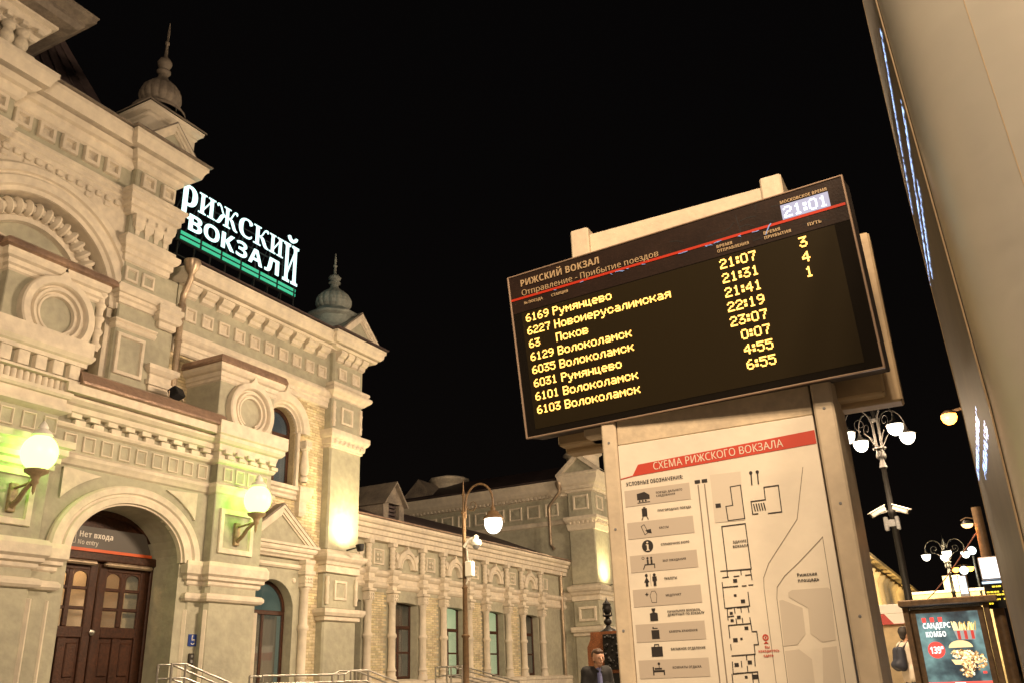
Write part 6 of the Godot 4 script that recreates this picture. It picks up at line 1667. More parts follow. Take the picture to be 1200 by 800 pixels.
	mb.box(Vector3(-2.45, EYE + 1.47, -5.50), Vector3(-0.235, EYE + 2.60, -5.64), 0.012)
	mb.box(Vector3(-2.45, EYE + 1.50, -5.38), Vector3(-0.32, EYE + 2.66, -5.50), 0.012)
	part(t, "rear_board_housing", mb, surf(srgb(0.45, 0.34, 0.21), 0.5, 0.04, 0.06, 0.7, 0.05, 0.4, 129))
func icon(mb: MB, f: Transform3D, k: int) -> void:
	match k:
		0:
			ppoly(mb, f, [[-0.04, -0.018], [-0.04, 0.022], [0.01, 0.03], [0.042, 0.008], [0.042, -0.018]], 0.0); pq(mb, f, -0.04, -0.038, 0.042, -0.032, 0.0)
			for x in [-0.025, -0.005, 0.015]: pdisc(mb, f, x, -0.025, 0.006, 0.0)
		1:
			pq(mb, f, -0.017, -0.02, 0.017, 0.028, 0.0); pq(mb, f, -0.008, 0.03, 0.008, 0.036, 0.0); pline(mb, f, [[-0.012, -0.022], [-0.02, -0.04]], 0.005, 0.0); pline(mb, f, [[0.012, -0.022], [0.02, -0.04]], 0.005, 0.0)
		2:
			pline(mb, f, [[-0.03, 0.02], [-0.01, 0.03], [0.012, -0.02], [-0.01, -0.032], [-0.03, 0.02]], 0.004, 0.0); ppoly(mb, f, [[-0.005, -0.005], [0.03, 0.0], [0.035, -0.028], [0.008, -0.022]], 0.0)
		3: pdisc(mb, f, 0, 0, 0.036, 0.0)
		4:
			for x in [-0.008, 0.016]: pdisc(mb, f, x, 0.028, 0.007, 0.0); pq(mb, f, x - 0.006, -0.006, x + 0.006, 0.02, 0.0)
			pq(mb, f, -0.03, -0.014, 0.036, -0.006, 0.0); pline(mb, f, [[-0.028, -0.014], [-0.038, -0.034]], 0.006, 0.0); pq(mb, f, 0.03, -0.034, 0.036, -0.014, 0.0); pdisc(mb, f, -0.036, 0.03, 0.009, 0.0, 0.006)
		5:
			pdisc(mb, f, -0.025, 0.028, 0.009, 0.0); ppoly(mb, f, [[-0.025, 0.02], [-0.008, -0.012], [-0.042, -0.012]], 0.0); pq(mb, f, -0.033, -0.036, -0.017, -0.01, 0.0)
			pdisc(mb, f, 0.025, 0.028, 0.009, 0.0); pq(mb, f, 0.011, -0.008, 0.039, 0.018, 0.0); pq(mb, f, 0.016, -0.036, 0.034, -0.006, 0.0003); pq(mb, f, -0.001, -0.036, 0.001, 0.036, 0.0)
		6:
			pline(mb, f, [[-0.012, 0.01], [-0.004, -0.03], [0.024, -0.032], [0.03, 0.012], [0.02, 0.034], [0.0, 0.034], [-0.012, 0.01]], 0.003, 0.0); pq(mb, f, -0.042, 0.014, -0.022, 0.021, 0.0); pq(mb, f, -0.035, 0.008, -0.028, 0.028, 0.0003)
		7:
			pdisc(mb, f, 0.0, 0.026, 0.010, 0.0); pq(mb, f, -0.012, 0.03, 0.012, 0.036, 0.0003); ppoly(mb, f, [[-0.024, -0.034], [-0.024, 0.008], [0.0, 0.016], [0.024, 0.008], [0.024, -0.034]], 0.0)
		8:
			pq(mb, f, -0.024, -0.036, 0.024, 0.014, 0.0); pq(mb, f, -0.016, 0.02, 0.016, 0.026, 0.0); pq(mb, f, -0.016, 0.026, -0.008, 0.032, 0.0)
		9:
			pq(mb, f, -0.034, -0.032, 0.034, 0.022, 0.0); pline(mb, f, [[-0.014, 0.022], [-0.012, 0.034], [0.012, 0.034], [0.014, 0.022]], 0.005, 0.0)
		10:
			pq(mb, f, -0.036, -0.018, 0.036, -0.006, 0.0); pq(mb, f, -0.036, -0.034, -0.028, 0.012, 0.0003); pq(mb, f, 0.028, -0.034, 0.036, -0.006, 0.0003); pq(mb, f, -0.024, -0.004, 0.02, 0.006, 0.0); pdisc(mb, f, 0.004, 0.028, 0.008, 0.0); pq(mb, f, 0.002, 0.006, 0.006, 0.02, 0.0)

# ------------------------------------------------------------------ second display column, close by on the right
func build_display_column() -> void:
	var t := thing("display_column", "tall beige rounded column with a dark glossy display panel, close at the right edge", "display column", Vector3(0.5, 0.05, -2.9))
	var xe := func(y: float) -> float: return lerpf(0.094, 0.050, clampf((y - EYE - 0.6) / 1.5, 0.0, 1.3))
	var xfar := func(y: float) -> float: return lerpf(0.048, 0.026, clampf((y - EYE - 1.0) / 1.2, 0.0, 1.0))
	var ys := []
	for k in 26: ys.append(0.05 + k * 0.19)
	var mb := MB.new()
	var seam := MB.new()
	var sec := []
	for k in 33:
		var a := PI * (1.0 - k / 32.0)
		sec.append([0.60 + cos(a) * 0.60, -2.45 + sin(a) * 0.44])
		if k == 8: sec.append([sec[-1][0] + 0.0018, sec[-1][1] + 0.0008])
	sec.append([1.20, -4.2])
	for i in ys.size() - 1:
		for j in sec.size() - 1:
			var q := []; var nn := []
			for e in [[ys[i], j], [ys[i], j + 1], [ys[i + 1], j + 1], [ys[i + 1], j]]:
				var s: Array = sec[e[1]]
				q.append(Vector3(xe.call(e[0]) + s[0], e[0], s[1]))
				var a: Array = sec[maxi(e[1] - 1, 0)]; var b: Array = sec[mini(e[1] + 1, sec.size() - 1)]
				var d := Vector2(b[0] - a[0], b[1] - a[1])
				nn.append(Vector3(-d.y, 0, d.x).normalized())
			for k in 4:
				if nn[k].dot(Vector3(0.5, 0, -2.9) - q[k]) > 0.0: nn[k] = -nn[k]
			mb.quadn(q[0], q[1], q[2], q[3], nn[0], nn[1], nn[2], nn[3])
			if j == 8: seam.quad(q[0] + nn[0] * 0.0012, q[1] + nn[1] * 0.0012, q[2] + nn[2] * 0.0012, q[3] + nn[3] * 0.0012, nn[0])
	mb.box(Vector3(0.06, 4.79, -2.45), Vector3(1.1, 4.8, -4.2))
	var bm := surf(srgb(0.48, 0.455, 0.40), 0.32, 0.02, 0.05, 0.5, 0.03, 0.2, 421)
	bm.metallic = 0.25
	part(t, "column_shell", mb, bm)
	part(t, "shell_joint", seam, M.beige_dark)
	mb = MB.new()
	for i in ys.size() - 1:
		var a := ys[i] as float; var b := ys[i + 1] as float
		mb.quad(Vector3(xfar.call(a), a, -4.2), Vector3(xe.call(a) - 0.002, a, -2.452), Vector3(xe.call(b) - 0.002, b, -2.452), Vector3(xfar.call(b), b, -4.2), Vector3(-1, 0, 0))
	var gm := surf(srgb(0.125, 0.098, 0.065), 0.68, 0.05, 0.1, 0.6, 0.03, 0.0, 423)
	part(t, "glossy_panel", mb, gm)
	mb = MB.new()
	mb.tube([Vector3(0.050, 0.05, -4.205), Vector3(0.050, EYE + 1.0, -4.205), Vector3(0.028, EYE + 2.2, -4.205), Vector3(0.028, 4.8, -4.205)], 0.005, 0.005, 8)
	var prev := Vector3.ZERO
	for i in ys.size():
		var p := Vector3(xe.call(ys[i]) - 0.004, ys[i], -2.45)
		if i > 0: mb.tube([prev, p], 0.003, 0.003, 6, false)
		prev = p
	part(t, "edge_strip", mb, M.beige_dark)
	for ln in [[1.93, -2.62, -4.05], [1.60, -2.6, -4.1], [1.47, -2.9, -3.7], [0.70, -3.0, -4.1], [0.60, -2.75, -3.5]]:
		mb = MB.new()
		var z: float = ln[1]
		while z > ln[2]:
			var w := rng.randf_range(0.012, 0.03)
			for r in 4:
				if rng.randf() < 0.55:
					var y: float = EYE + ln[0] + r * 0.012
					var f := func(zz: float, yy: float) -> Vector3: return Vector3(lerpf(xe.call(yy), xfar.call(yy), (zz + 2.452) / (-4.2 + 2.452)) - 0.004, yy, zz)
					mb.quad(f.call(z, y), f.call(z - w * 0.8, y), f.call(z - w * 0.8, y + 0.0115), f.call(z, y + 0.0115), Vector3(-1, 0, 0))
			z -= w
		part(t, "display_line", mb, glow(Color(0.66, 0.78, 1.0), 3.0)).set_meta("kind", "stuff")

# ------------------------------------------------------------------ neon roof sign
func build_roof_sign() -> void:
	var t := thing("roof_sign", "glowing white and green two-line neon station name on the roof", "neon sign", F(9.9, 6.2, -10.5))
	var x := -10.3
	var mb := MB.new()
	fbox(mb, 8.5, 11.27, 6.74, 6.93, x - 0.06, x - 0.03)
	for k in 9:
		var s := 8.55 + k * 0.34
		mb.tube([F(s, 6.2, x - 0.06), F(s, 7.7, x - 0.06)], 0.02, 0.02, 6)
		mb.tube([F(s, 7.6, x - 0.06), F(s, 6.4, x - 0.7)], 0.015, 0.015, 6)
	for y in [6.5, 6.75, 6.94, 7.3, 7.6]: mb.tube([F(8.5, y, x - 0.07), F(11.27, y, x - 0.07)], 0.018, 0.018, 6)
	part(t, "scaffold", mb, M.dark)
	var lit := glow(Color(0.84, 1.0, 0.98), 1.7)
	var L := func(text: String, s: float, y: float, h: float, w: float, kind: String) -> void:
		lettering(t, "letter", text, kind, FT(s, y, x), h * K, lit, w * K, 0.012)
	L.call("Р", 8.44, 7.16, 0.60, 0.36, "serifbold")
	var row := [["И", 8.83, 0.36], ["Ж", 9.21, 0.50], ["С", 9.74, 0.32], ["К", 10.10, 0.38], ["И", 10.50, 0.36]]
	for e in row: L.call(e[0], e[1], 7.38, 0.37, e[2], "serifbold")
	L.call("И", 10.88, 6.97, 0.78, 0.40, "serifbold")
	mb = MB.new()
	ring(mb, 11.08, 7.92, PI + 0.1, TAU - 0.1, [[0.12, x], [0.12, x + 0.04], [0.07, x + 0.04], [0.07, x]], 14)
	part(t, "letter", mb, lit)
	row = [["В", 8.67, 0.28], ["О", 8.99, 0.34], ["К", 9.38, 0.30], ["З", 9.72, 0.26], ["А", 10.02, 0.34], ["Л", 10.42, 0.36]]
	for e in row: L.call(e[0], e[1], 6.98, 0.29, e[2], "bold")
	var neon := glow(Color(0.01, 0.55, 0.40), 2.0)
	for y in [6.90, 6.88, 6.86, 6.81, 6.79, 6.77]:
		mb = MB.new()
		var s := 8.55
		while s < 11.25:
			mb.tube([F(s, y, x - 0.01), F(minf(s + 0.40, 11.26), y, x - 0.01)], 0.012, 0.012, 6)
			s += 0.45
		part(t, "neon_tube", mb, neon)
	for s in [8.8, 9.6, 10.4, 11.1]: omni(t, F(s, 7.2, x + 0.12), Color(0.7, 1.0, 0.92), 0.16, 0.25)

# ------------------------------------------------------------------ lanterns, floodlights
func build_wall_lamps() -> void:
	var gl := glow(Color(0.78, 1.0, 0.46), 4.4)
	for e in [[5.90, "round white globe wall lantern on the pier left of the brown door"], [9.29, "round white globe wall lantern on the pier right of the brown door"]]:
		var s: float = e[0]
		var t := thing("wall_lantern", e[1], "wall lamp", F(s, 2.0, -9.36), "globe lanterns on the portal piers")
		var g := F(s, 2.53, -8.98)
		var mb := MB.new()
		mb.box(F(s - 0.05, 1.92, -9.36), F(s + 0.05, 2.24, -9.31), 0.012)
		part(t, "back_plate", mb, M.brass)
		mb = MB.new()
		mb.tube([F(s, 1.98, -9.32), F(s, 2.04, -9.22), F(s, 2.13, -9.14), F(s, 2.19, -9.05), F(s, 2.22, -8.98)], 0.045, 0.03, 10)
		mb.tube([F(s, 2.18, -9.32), F(s, 2.19, -9.2), F(s, 2.21, -9.05)], 0.022, 0.022, 8)
		part(t, "bracket", mb, M.brass)
		mb = MB.new()
		mb.lathe(Transform3D(Basis(), g), [[0.0, -0.66], [0.025, -0.6], [0.03, -0.5], [0.06, -0.47], [0.05, -0.42], [0.08, -0.36], [0.17, -0.31], [0.18, -0.27], [0.14, -0.26]], 18)
		part(t, "cup", mb, M.brass)
		mb = MB.new()
		var pr := []
		for k in 17:
			var a := -PI / 2 + 0.45 + (PI - 0.95) * k / 16.0
			pr.append([cos(a) * 0.268, sin(a) * 0.29])
		mb.lathe(Transform3D(Basis(), g), pr, 28)
		part(t, "globe", mb, gl)
		mb = MB.new()
		mb.lathe(Transform3D(Basis(), g), [[0.14, 0.25], [0.16, 0.28], [0.13, 0.33], [0.07, 0.38], [0.08, 0.40], [0.05, 0.46], [0.0, 0.52]], 18)
		part(t, "lantern_cap", mb, M.white)
		omni(t, g + Vector3(-0.31, 0.06, 0), Color(0.60, 1.0, 0.28), 0.5, 0.1)
	# narrow uplights at the feet of the two corner pilasters
	for e in [[12.50, 2.24, -9.86, "small floodlight glaring up the near corner pilaster"], [24.4, 2.46, -9.68, "small floodlight glaring up the far pavilion's corner pilaster"]]:
		var p := F(e[0], e[1], e[2])
		var t := thing("uplight", e[3], "floodlight", p, "pilaster uplights")
		var mb := MB.new()
		mb.tube([p + Vector3(-0.05, 0.0, 0), p + Vector3(0.34, 0.05, 0)], 0.02, 0.02, 8)
		part(t, "bracket", mb, M.iron)
		mb = MB.new(); mb.lathe(Transform3D(Basis(Vector3.BACK, 0.15), p + Vector3(0.36, 0.04, 0)), [[0.0, -0.10], [0.08, -0.09], [0.10, 0.0], [0.11, 0.06], [0.09, 0.06]], 14); part(t, "housing", mb, M.iron)
		mb = MB.new(); mb.lathe(Transform3D(Basis(Vector3.BACK, 0.15), p + Vector3(0.36, 0.04, 0)), [[0.09, 0.045], [0.05, 0.06], [0.0, 0.063]], 14); part(t, "lens", mb, glow(Color(1, 0.9, 0.6), 4.0))
		spot(t, p + Vector3(0.36, 0.14, 0), p + Vector3(-0.14, 0.95, 0.0), Color(1.0, 0.90, 0.64), 9.0, 70.0, 0.08)
	# black floodlight on the portal roof
	var p := F(8.30, 3.93, -9.72)
	var t := thing("roof_floodlight", "black box floodlight standing on the portal roof beside the drainpipe", "floodlight", p)
	var mb := MB.new(); mb.obox(Transform3D(Basis(Vector3.UP, 0.3) * Basis(Vector3.BACK, 0.5), p + Vector3(0, 0.09, 0)), Vector3(0.2, 0.2, 0.3), 0.02); part(t, "housing", mb, M.dark)
	mb = MB.new(); mb.tube([p + Vector3(0, 0.1, 0.18), p + Vector3(0, -0.2, 0.18), p + Vector3(0, -0.2, -0.18), p + Vector3(0, 0.2, -0.18)], 0.014, 0.014, 6); part(t, "yoke", mb, M.pipe)

# ------------------------------------------------------------------ handrails
func build_rails() -> void:
	var runs := [
		["polished steel handrail on the steps before the brown door", [[Vector3(-12.5, 1.80, -10.9), Vector3(-12.5, 1.80, -11.2), Vector3(-12.1, 1.46, -11.9)], [Vector3(-12.5, 1.58, -10.9), Vector3(-12.5, 1.58, -11.2), Vector3(-12.1, 1.26, -11.9)]]],
		["polished steel ramp handrail before the tower window and corner pilaster", [[Vector3(-12.46, 1.59, -13.0), Vector3(-12.46, 1.59, -15.4), Vector3(-12.46, 1.66, -15.6), Vector3(-12.46, 1.66, -16.2), Vector3(-12.2, 1.40, -16.95)], [Vector3(-12.46, 1.45, -13.0), Vector3(-12.46, 1.45, -16.1), Vector3(-12.2, 1.2, -16.95)]]],
		["polished steel stair handrail below the curved lamp post", [[Vector3(-12.1, 1.70, -18.8), Vector3(-12.1, 1.72, -19.5), Vector3(-11.8, 1.30, -21.9)], [Vector3(-12.1, 1.50, -18.8), Vector3(-12.1, 1.52, -19.5), Vector3(-11.8, 1.08, -21.9)]]]]
	for r in runs:
		var first: Vector3 = r[1][0][0]
		var t := thing("handrail", r[0], "handrail", Vector3(first.x, 0.05, first.z), "steel handrails at the terrace")
		for ln in r[1]:
			var mb := MB.new(); mb.tube(ln, 0.019, 0.019, 12); part(t, "rail", mb, M.chrome)
			for off in [0.32]:
				mb = MB.new()
				var l2 := []
				for q in ln: l2.append(q + Vector3(off, 0, 0.0))
				mb.tube(l2, 0.019, 0.019, 12); part(t, "rail", mb, M.chrome)
		for i in range(0, r[1][0].size()):
			var q: Vector3 = r[1][0][i]
			var mb := MB.new(); mb.tube([Vector3(q.x, 0.2, q.z), q], 0.02, 0.02, 10); mb.tube([Vector3(q.x + 0.32, 0.2, q.z), q + Vector3(0.32, 0, 0)], 0.02, 0.02, 10); part(t, "post", mb, M.chrome)

# ------------------------------------------------------------------ poster stand
func build_poster_stand() -> void:
	var t := thing("poster_stand", "brown framed lit poster stand with a burger advert at the lower right", "advert stand", Vector3(-0.6, 0.05, -15))
	var mb := MB.new()
	mb.box(Vector3(-1.27, 2.16, -14.7), Vector3(0.06, 2.25, -15.7), 0.015)
	part(t, "canopy", mb, M.castiron)
	mb = MB.new()
	for k in 7: mb.box(Vector3(-1.25, 2.152 + 0.0, -14.75 - k * 0.13), Vector3(0.04, 2.16, -14.80 - k * 0.13))
	part(t, "canopy_slat", mb, M.iron)
	for x in [-1.24, -0.15]:
		mb = MB.new(); mb.box(Vector3(x, 0.05, -14.9), Vector3(x + 0.08, 2.16, -15.15), 0.01); part(t, "post", mb, M.castiron)
	mb = MB.new(); mb.box(Vector3(-1.155, 0.3, -14.94), Vector3(-0.155, 2.12, -15.1), 0.015); part(t, "frame", mb, M.castiron)
	var fr := Transform3D(Basis(), Vector3(0, 0, -14.935))
	mb = MB.new(); pq(mb, fr, -1.07, 0.55, -0.235, 2.06, 0.0)
	var pm := glow_print(srgb(0.045, 0.08, 0.09), 1.0)
	pm.albedo_texture = noise_tex(128, srgb(0.05, 0.09, 0.10), 0.3, 611, 0.03, 0.6)
	pm.albedo_color = Color(1, 1, 1); pm.uv1_triplanar = true; pm.uv1_world_triplanar = true; pm.uv1_scale = Vector3.ONE * 1.2
	pm.emission_texture = pm.albedo_texture; pm.emission = Color(0, 0, 0); pm.emission_energy_multiplier = 1.5
	part(t, "poster", mb, pm)
	mb = MB.new(); pq(mb, fr, -1.07, 0.55, -0.235, 1.10, 0.003); part(t, "poster_base", mb, glow_print(srgb(0.80, 0.10, 0.08), 1.2))
	mb = MB.new()
	for k in 3: pq(mb, fr, -1.0 + k * 0.11, 1.93, -0.945 + k * 0.11, 1.995, 0.003)
	pdisc(mb, fr, -0.88, 1.54, 0.115, 0.004)
	pq(mb, fr, -0.33, 1.20, -0.28, 1.23, 0.003)
	part(t, "red_print", mb, glow_print(srgb(0.80, 0.06, 0.05), 1.4))
	var wt := glow_print(srgb(0.9, 0.9, 0.9), 1.5)
	lettering(t, "poster_text", "САНДЕРС", "bold", fr * Transform3D(Basis(), Vector3(-1.0, 1.82, 0.004)), 0.075, wt, 0.37, 0.001)
	lettering(t, "poster_text", "КОМБО", "bold", fr * Transform3D(Basis(), Vector3(-0.98, 1.72, 0.004)), 0.075, wt, 0.27, 0.001)
	lettering(t, "poster_text", "139", "bold", fr * Transform3D(Basis(), Vector3(-0.965, 1.49, 0.006)), 0.095, wt, 0.145, 0.001)
	lettering(t, "poster_text", "₽", "bold", fr * Transform3D(Basis(), Vector3(-0.815, 1.55, 0.006)), 0.03, wt, 0.0, 0.001)
	for tone in 3:   # chips
		mb = MB.new()
		for k in 14:
			var x := rng.randf_range(-0.60, -0.31); var y := 1.83 + rng.randf_range(0.0, 0.06)
			pline(mb, fr, [[x, 1.79], [x + rng.randf_range(-0.03, 0.03), y + 0.03]], 0.013, 0.003 + tone * 0.001 + k * 0.00005)
		part(t, "chips_print", mb, glow_print([srgb(0.45, 0.30, 0.08), srgb(0.75, 0.58, 0.2), srgb(0.9, 0.78, 0.4)][tone], 1.3)).set_meta("kind", "stuff")
	mb = MB.new(); ppoly(mb, fr, [[-0.60, 1.80], [-0.31, 1.79], [-0.34, 1.66], [-0.57, 1.67]], 0.006); part(t, "carton_print", mb, glow_print(srgb(0.35, 0.4, 0.42), 0.7))
	mb = MB.new()
	for k in 3: pq(mb, fr, -0.56 + k * 0.09, 1.67, -0.52 + k * 0.09, 1.79, 0.0065)
	part(t, "carton_stripe_print", mb, glow_print(srgb(0.6, 0.06, 0.05), 0.7))
	mb = MB.new()
	var bun := []
	for k in 13: bun.append([-0.55 + cos(PI * k / 12.0) * 0.16, 1.56 + sin(PI * k / 12.0) * 0.10])
	ppoly(mb, fr, bun, 0.008); ppoly(mb, fr, [[-0.71, 1.40], [-0.41, 1.38], [-0.45, 1.32], [-0.67, 1.33]], 0.008)
	part(t, "bun_print", mb, glow_print(srgb(0.66, 0.52, 0.26), 1.6))
	for tone in 5:   # crumbed chicken, in five tones of print
		mb = MB.new()
		for k in 70:
			var a := rng.randf() * TAU; var q := sqrt(rng.randf())
			var cx := -0.42 + cos(a) * q * 0.17; var cy := 1.38 + sin(a) * q * 0.13
			if k % 3 == 0: cx = -0.55 + cos(a) * q * 0.15; cy = 1.47 + sin(a) * q * 0.06
			elif k % 5 == 0: cx = -0.52 + cos(a) * q * 0.10; cy = 1.23 + sin(a) * q * 0.07
			pdisc(mb, fr, cx, cy, rng.randf_range(0.006, 0.018) * (1.4 - tone * 0.16), 0.009 + tone * 0.0012 + k * 0.00001)
		part(t, "chicken_print", mb, glow_print([srgb(0.16, 0.08, 0.03), srgb(0.34, 0.20, 0.08), srgb(0.55, 0.36, 0.15), srgb(0.78, 0.60, 0.30), srgb(0.92, 0.84, 0.62)][tone], 1.3)).set_meta("kind", "stuff")
	mb = MB.new(); pq(mb, fr, -0.72, 1.02, -0.58, 1.09, 0.006); part(t, "white_print", mb, wt)
	var ar := AreaLight3D.new()
	ar.name = "poster_light"; ar.light_energy = 1.5; ar.light_color = Color(0.85, 0.95, 1.0); ar.area_size = Vector2(0.8, 1.4); ar.shadow_enabled = true
	t.add_child(ar)
	ar.position = Vector3(-0.65, 1.35, -14.9) - origin_of[t]
	ar.rotation.y = PI
func glow_print(c: Color, e: float) -> StandardMaterial3D:   # back-lit print
	var m := plain(c, 0.3)
	m.emission_enabled = true; m.emission = c; m.emission_energy_multiplier = e
	return m

# ------------------------------------------------------------------ granite monument behind the man
func build_monument() -> void:
	var t := thing("monument", "reddish granite slab with dark bronze relief and a black urn finial", "monument", Vector3(-6.4, 0.05, -15.8))
	var mb := MB.new()
	var gr := surf(srgb(0.17, 0.065, 0.028), 0.45, 0.25, 0.12, 1.5, 0.08, 0.5, 501)
	var out := [[-6.74, 0.05], [-6.74, 1.86], [-6.70, 1.93], [-6.67, 2.0], [-6.66, 2.12], [-6.05, 2.12], [-6.04, 2.0], [-6.0, 1.93], [-5.96, 1.86], [-5.96, 0.05]]
	var fr := Transform3D(Basis(), Vector3(0, 0, -15.6))
	ppoly(mb, fr, out, 0.0)
	for i in out.size(): mb.quad(Vector3(out[i][0], out[i][1], -15.6), Vector3(out[(i + 1) % 10][0], out[(i + 1) % 10][1], -15.6), Vector3(out[(i + 1) % 10][0], out[(i + 1) % 10][1], -16.0), Vector3(out[i][0], out[i][1], -16.0), Vector3(out[i][0] + 6.35, out[i][1] - 1.2, 0))
	ppoly(mb, Transform3D(Basis(), Vector3(0, 0, -16.0)), out, 0.0)
	part(t, "slab", mb, gr)
	mb = MB.new(); mb.box(Vector3(-6.41, 1.46, -15.55), Vector3(-5.98, 2.07, -15.6), 0.01)
	for k in 40:
		var p := Vector3(rng.randf_range(-6.38, -6.02), rng.randf_range(1.5, 2.04), -15.55)
		sphere(mb, p, rng.randf_range(0.015, 0.04), 8)
	mb.box(Vector3(-6.41, 0.4, -15.57), Vector3(-5.98, 1.40, -15.6), 0.01)
	part(t, "relief", mb, M.iron)
	mb = MB.new()
	mb.lathe(Transform3D(Basis(), Vector3(-6.38, 2.12, -15.8)), [[0.16, 0.0], [0.15, 0.03], [0.06, 0.07], [0.035, 0.11], [0.07, 0.15], [0.075, 0.19], [0.05, 0.23], [0.03, 0.25], [0.10, 0.28], [0.04, 0.31], [0.08, 0.36], [0.09, 0.42], [0.07, 0.47], [0.085, 0.49], [0.05, 0.52], [0.02, 0.56], [0.0, 0.62]], 14)
	for k in 4:
		var a := k * PI / 2 + 0.4
		var d := Vector3(cos(a), 0, sin(a))
		var c := Vector3(-6.38, 2.40, -15.8)
		mb.tube([c + d * 0.03, c + d * 0.11 + Vector3(0, 0.01, 0), c + d * 0.10 + Vector3(0, 0.09, 0), c + d * 0.06 + Vector3(0, 0.12, 0)], 0.012, 0.008, 6)
	part(t, "urn", mb, M.iron)

# ------------------------------------------------------------------ people
# smooth union of tapered capsules, meshed with surface nets
func blob(caps: Array, cell: float, k: float) -> MB:
	var lo := Vector3.ONE * 1e9; var hi := -lo
	for c in caps:
		var r := maxf(c[2], c[3]) + 0.05
		for e in 2:
			lo = lo.min(c[e] - Vector3.ONE * r); hi = hi.max(c[e] + Vector3.ONE * r)
	var n := Vector3i(((hi - lo) / cell).ceil()) + Vector3i.ONE
	var g := PackedFloat32Array(); g.resize(n.x * n.y * n.z); g.fill(9.0)
	var idx := func(x: int, y: int, z: int) -> int: return (z * n.y + y) * n.x + x
	for c in caps:
		var a: Vector3 = c[0]; var b: Vector3 = c[1]
		var r := maxf(c[2], c[3]) + 3.0 * cell + k
		var l := Vector3i(((a.min(b) - Vector3.ONE * r - lo) / cell).floor()).clamp(Vector3i.ZERO, n - Vector3i.ONE)
		var h := Vector3i(((a.max(b) + Vector3.ONE * r - lo) / cell).ceil()).clamp(Vector3i.ZERO, n - Vector3i.ONE)
		var ab := b - a
		var dd := maxf(ab.length_squared(), 1e-9)
		var r0: float = c[2]; var r1: float = c[3]
		for z in range(l.z, h.z + 1):
			for y in range(l.y, h.y + 1):
				var i := (z * n.y + y) * n.x + l.x
				for x in range(l.x, h.x + 1):
					var p := lo + Vector3(x, y, z) * cell
					var t := clampf((p - a).dot(ab) / dd, 0.0, 1.0)
					var d := p.distance_to(a + ab * t) - lerpf(r0, r1, t)
					var o := g[i]
					var w := maxf(k - absf(o - d), 0.0) / k
					g[i] = minf(o, d) - w * w * k * 0.25
					i += 1
	var vid := {}
	var vs := PackedVector3Array(); var ns := PackedVector3Array()
	var strides := [1, n.x, n.x * n.y]
	for z in n.z - 1:
		for y in n.y - 1:
			for x in n.x - 1:
				var base: int = (z * n.y + y) * n.x + x
				var f0 := g[base]
				if absf(f0) > cell * 2.5: continue
				var sum := Vector3.ZERO; var cnt := 0
				for e in 12:
					var ax := e / 4
					var q := e % 4
					var u := (ax + 1) % 3; var w := (ax + 2) % 3
					var off := Vector3i.ZERO
					off[u] = q & 1; off[w] = q >> 1
					var i0: int = base + off.x + off.y * n.x + off.z * n.x * n.y
					var i1: int = i0 + strides[ax]
					var a := g[i0]; var b := g[i1]
					if (a < 0.0) != (b < 0.0):
						var p := Vector3(off)
						p[ax] += a / (a - b)
						sum += p; cnt += 1
				if cnt > 0:
					vid[base] = vs.size()
					vs.append(lo + (Vector3(x, y, z) + sum / cnt) * cell)
					var gr := Vector3(g[base + 1] - f0, g[base + n.x] - f0, g[base + n.x * n.y] - f0)
					var o7 := base + 1 + n.x + n.x * n.y
					gr += Vector3(g[o7] - g[o7 - 1], g[o7] - g[o7 - n.x], g[o7] - g[o7 - n.x * n.y])
					ns.append(gr.normalized())
	var mb := MB.new()
	for key in vid:
		var base: int = key
		for ax in 3:
			var u := (ax + 1) % 3; var w := (ax + 2) % 3
			var i1: int = base + strides[ax]
			if i1 >= g.size() or (g[base] < 0.0) == (g[i1] < 0.0): continue
			var ks := [base, base - strides[u], base - strides[u] - strides[w], base - strides[w]]
			if not (vid.has(ks[1]) and vid.has(ks[2]) and vid.has(ks[3])): continue
			var q := []
			for kk in ks: q.append(vid[kk])
			mb.quadn(vs[q[0]], vs[q[1]], vs[q[2]], vs[q[3]], ns[q[0]], ns[q[1]], ns[q[2]], ns[q[3]])
	return mb
func xf(t: Transform3D, caps: Array, grow := 0.0) -> Array:
	var r := []
	for c in caps: r.append([t * Vector3(c[0][0], c[0][1], c[0][2]), t * Vector3(c[1][0], c[1][1], c[1][2]), c[2] + grow, c[3] + grow])
	return r
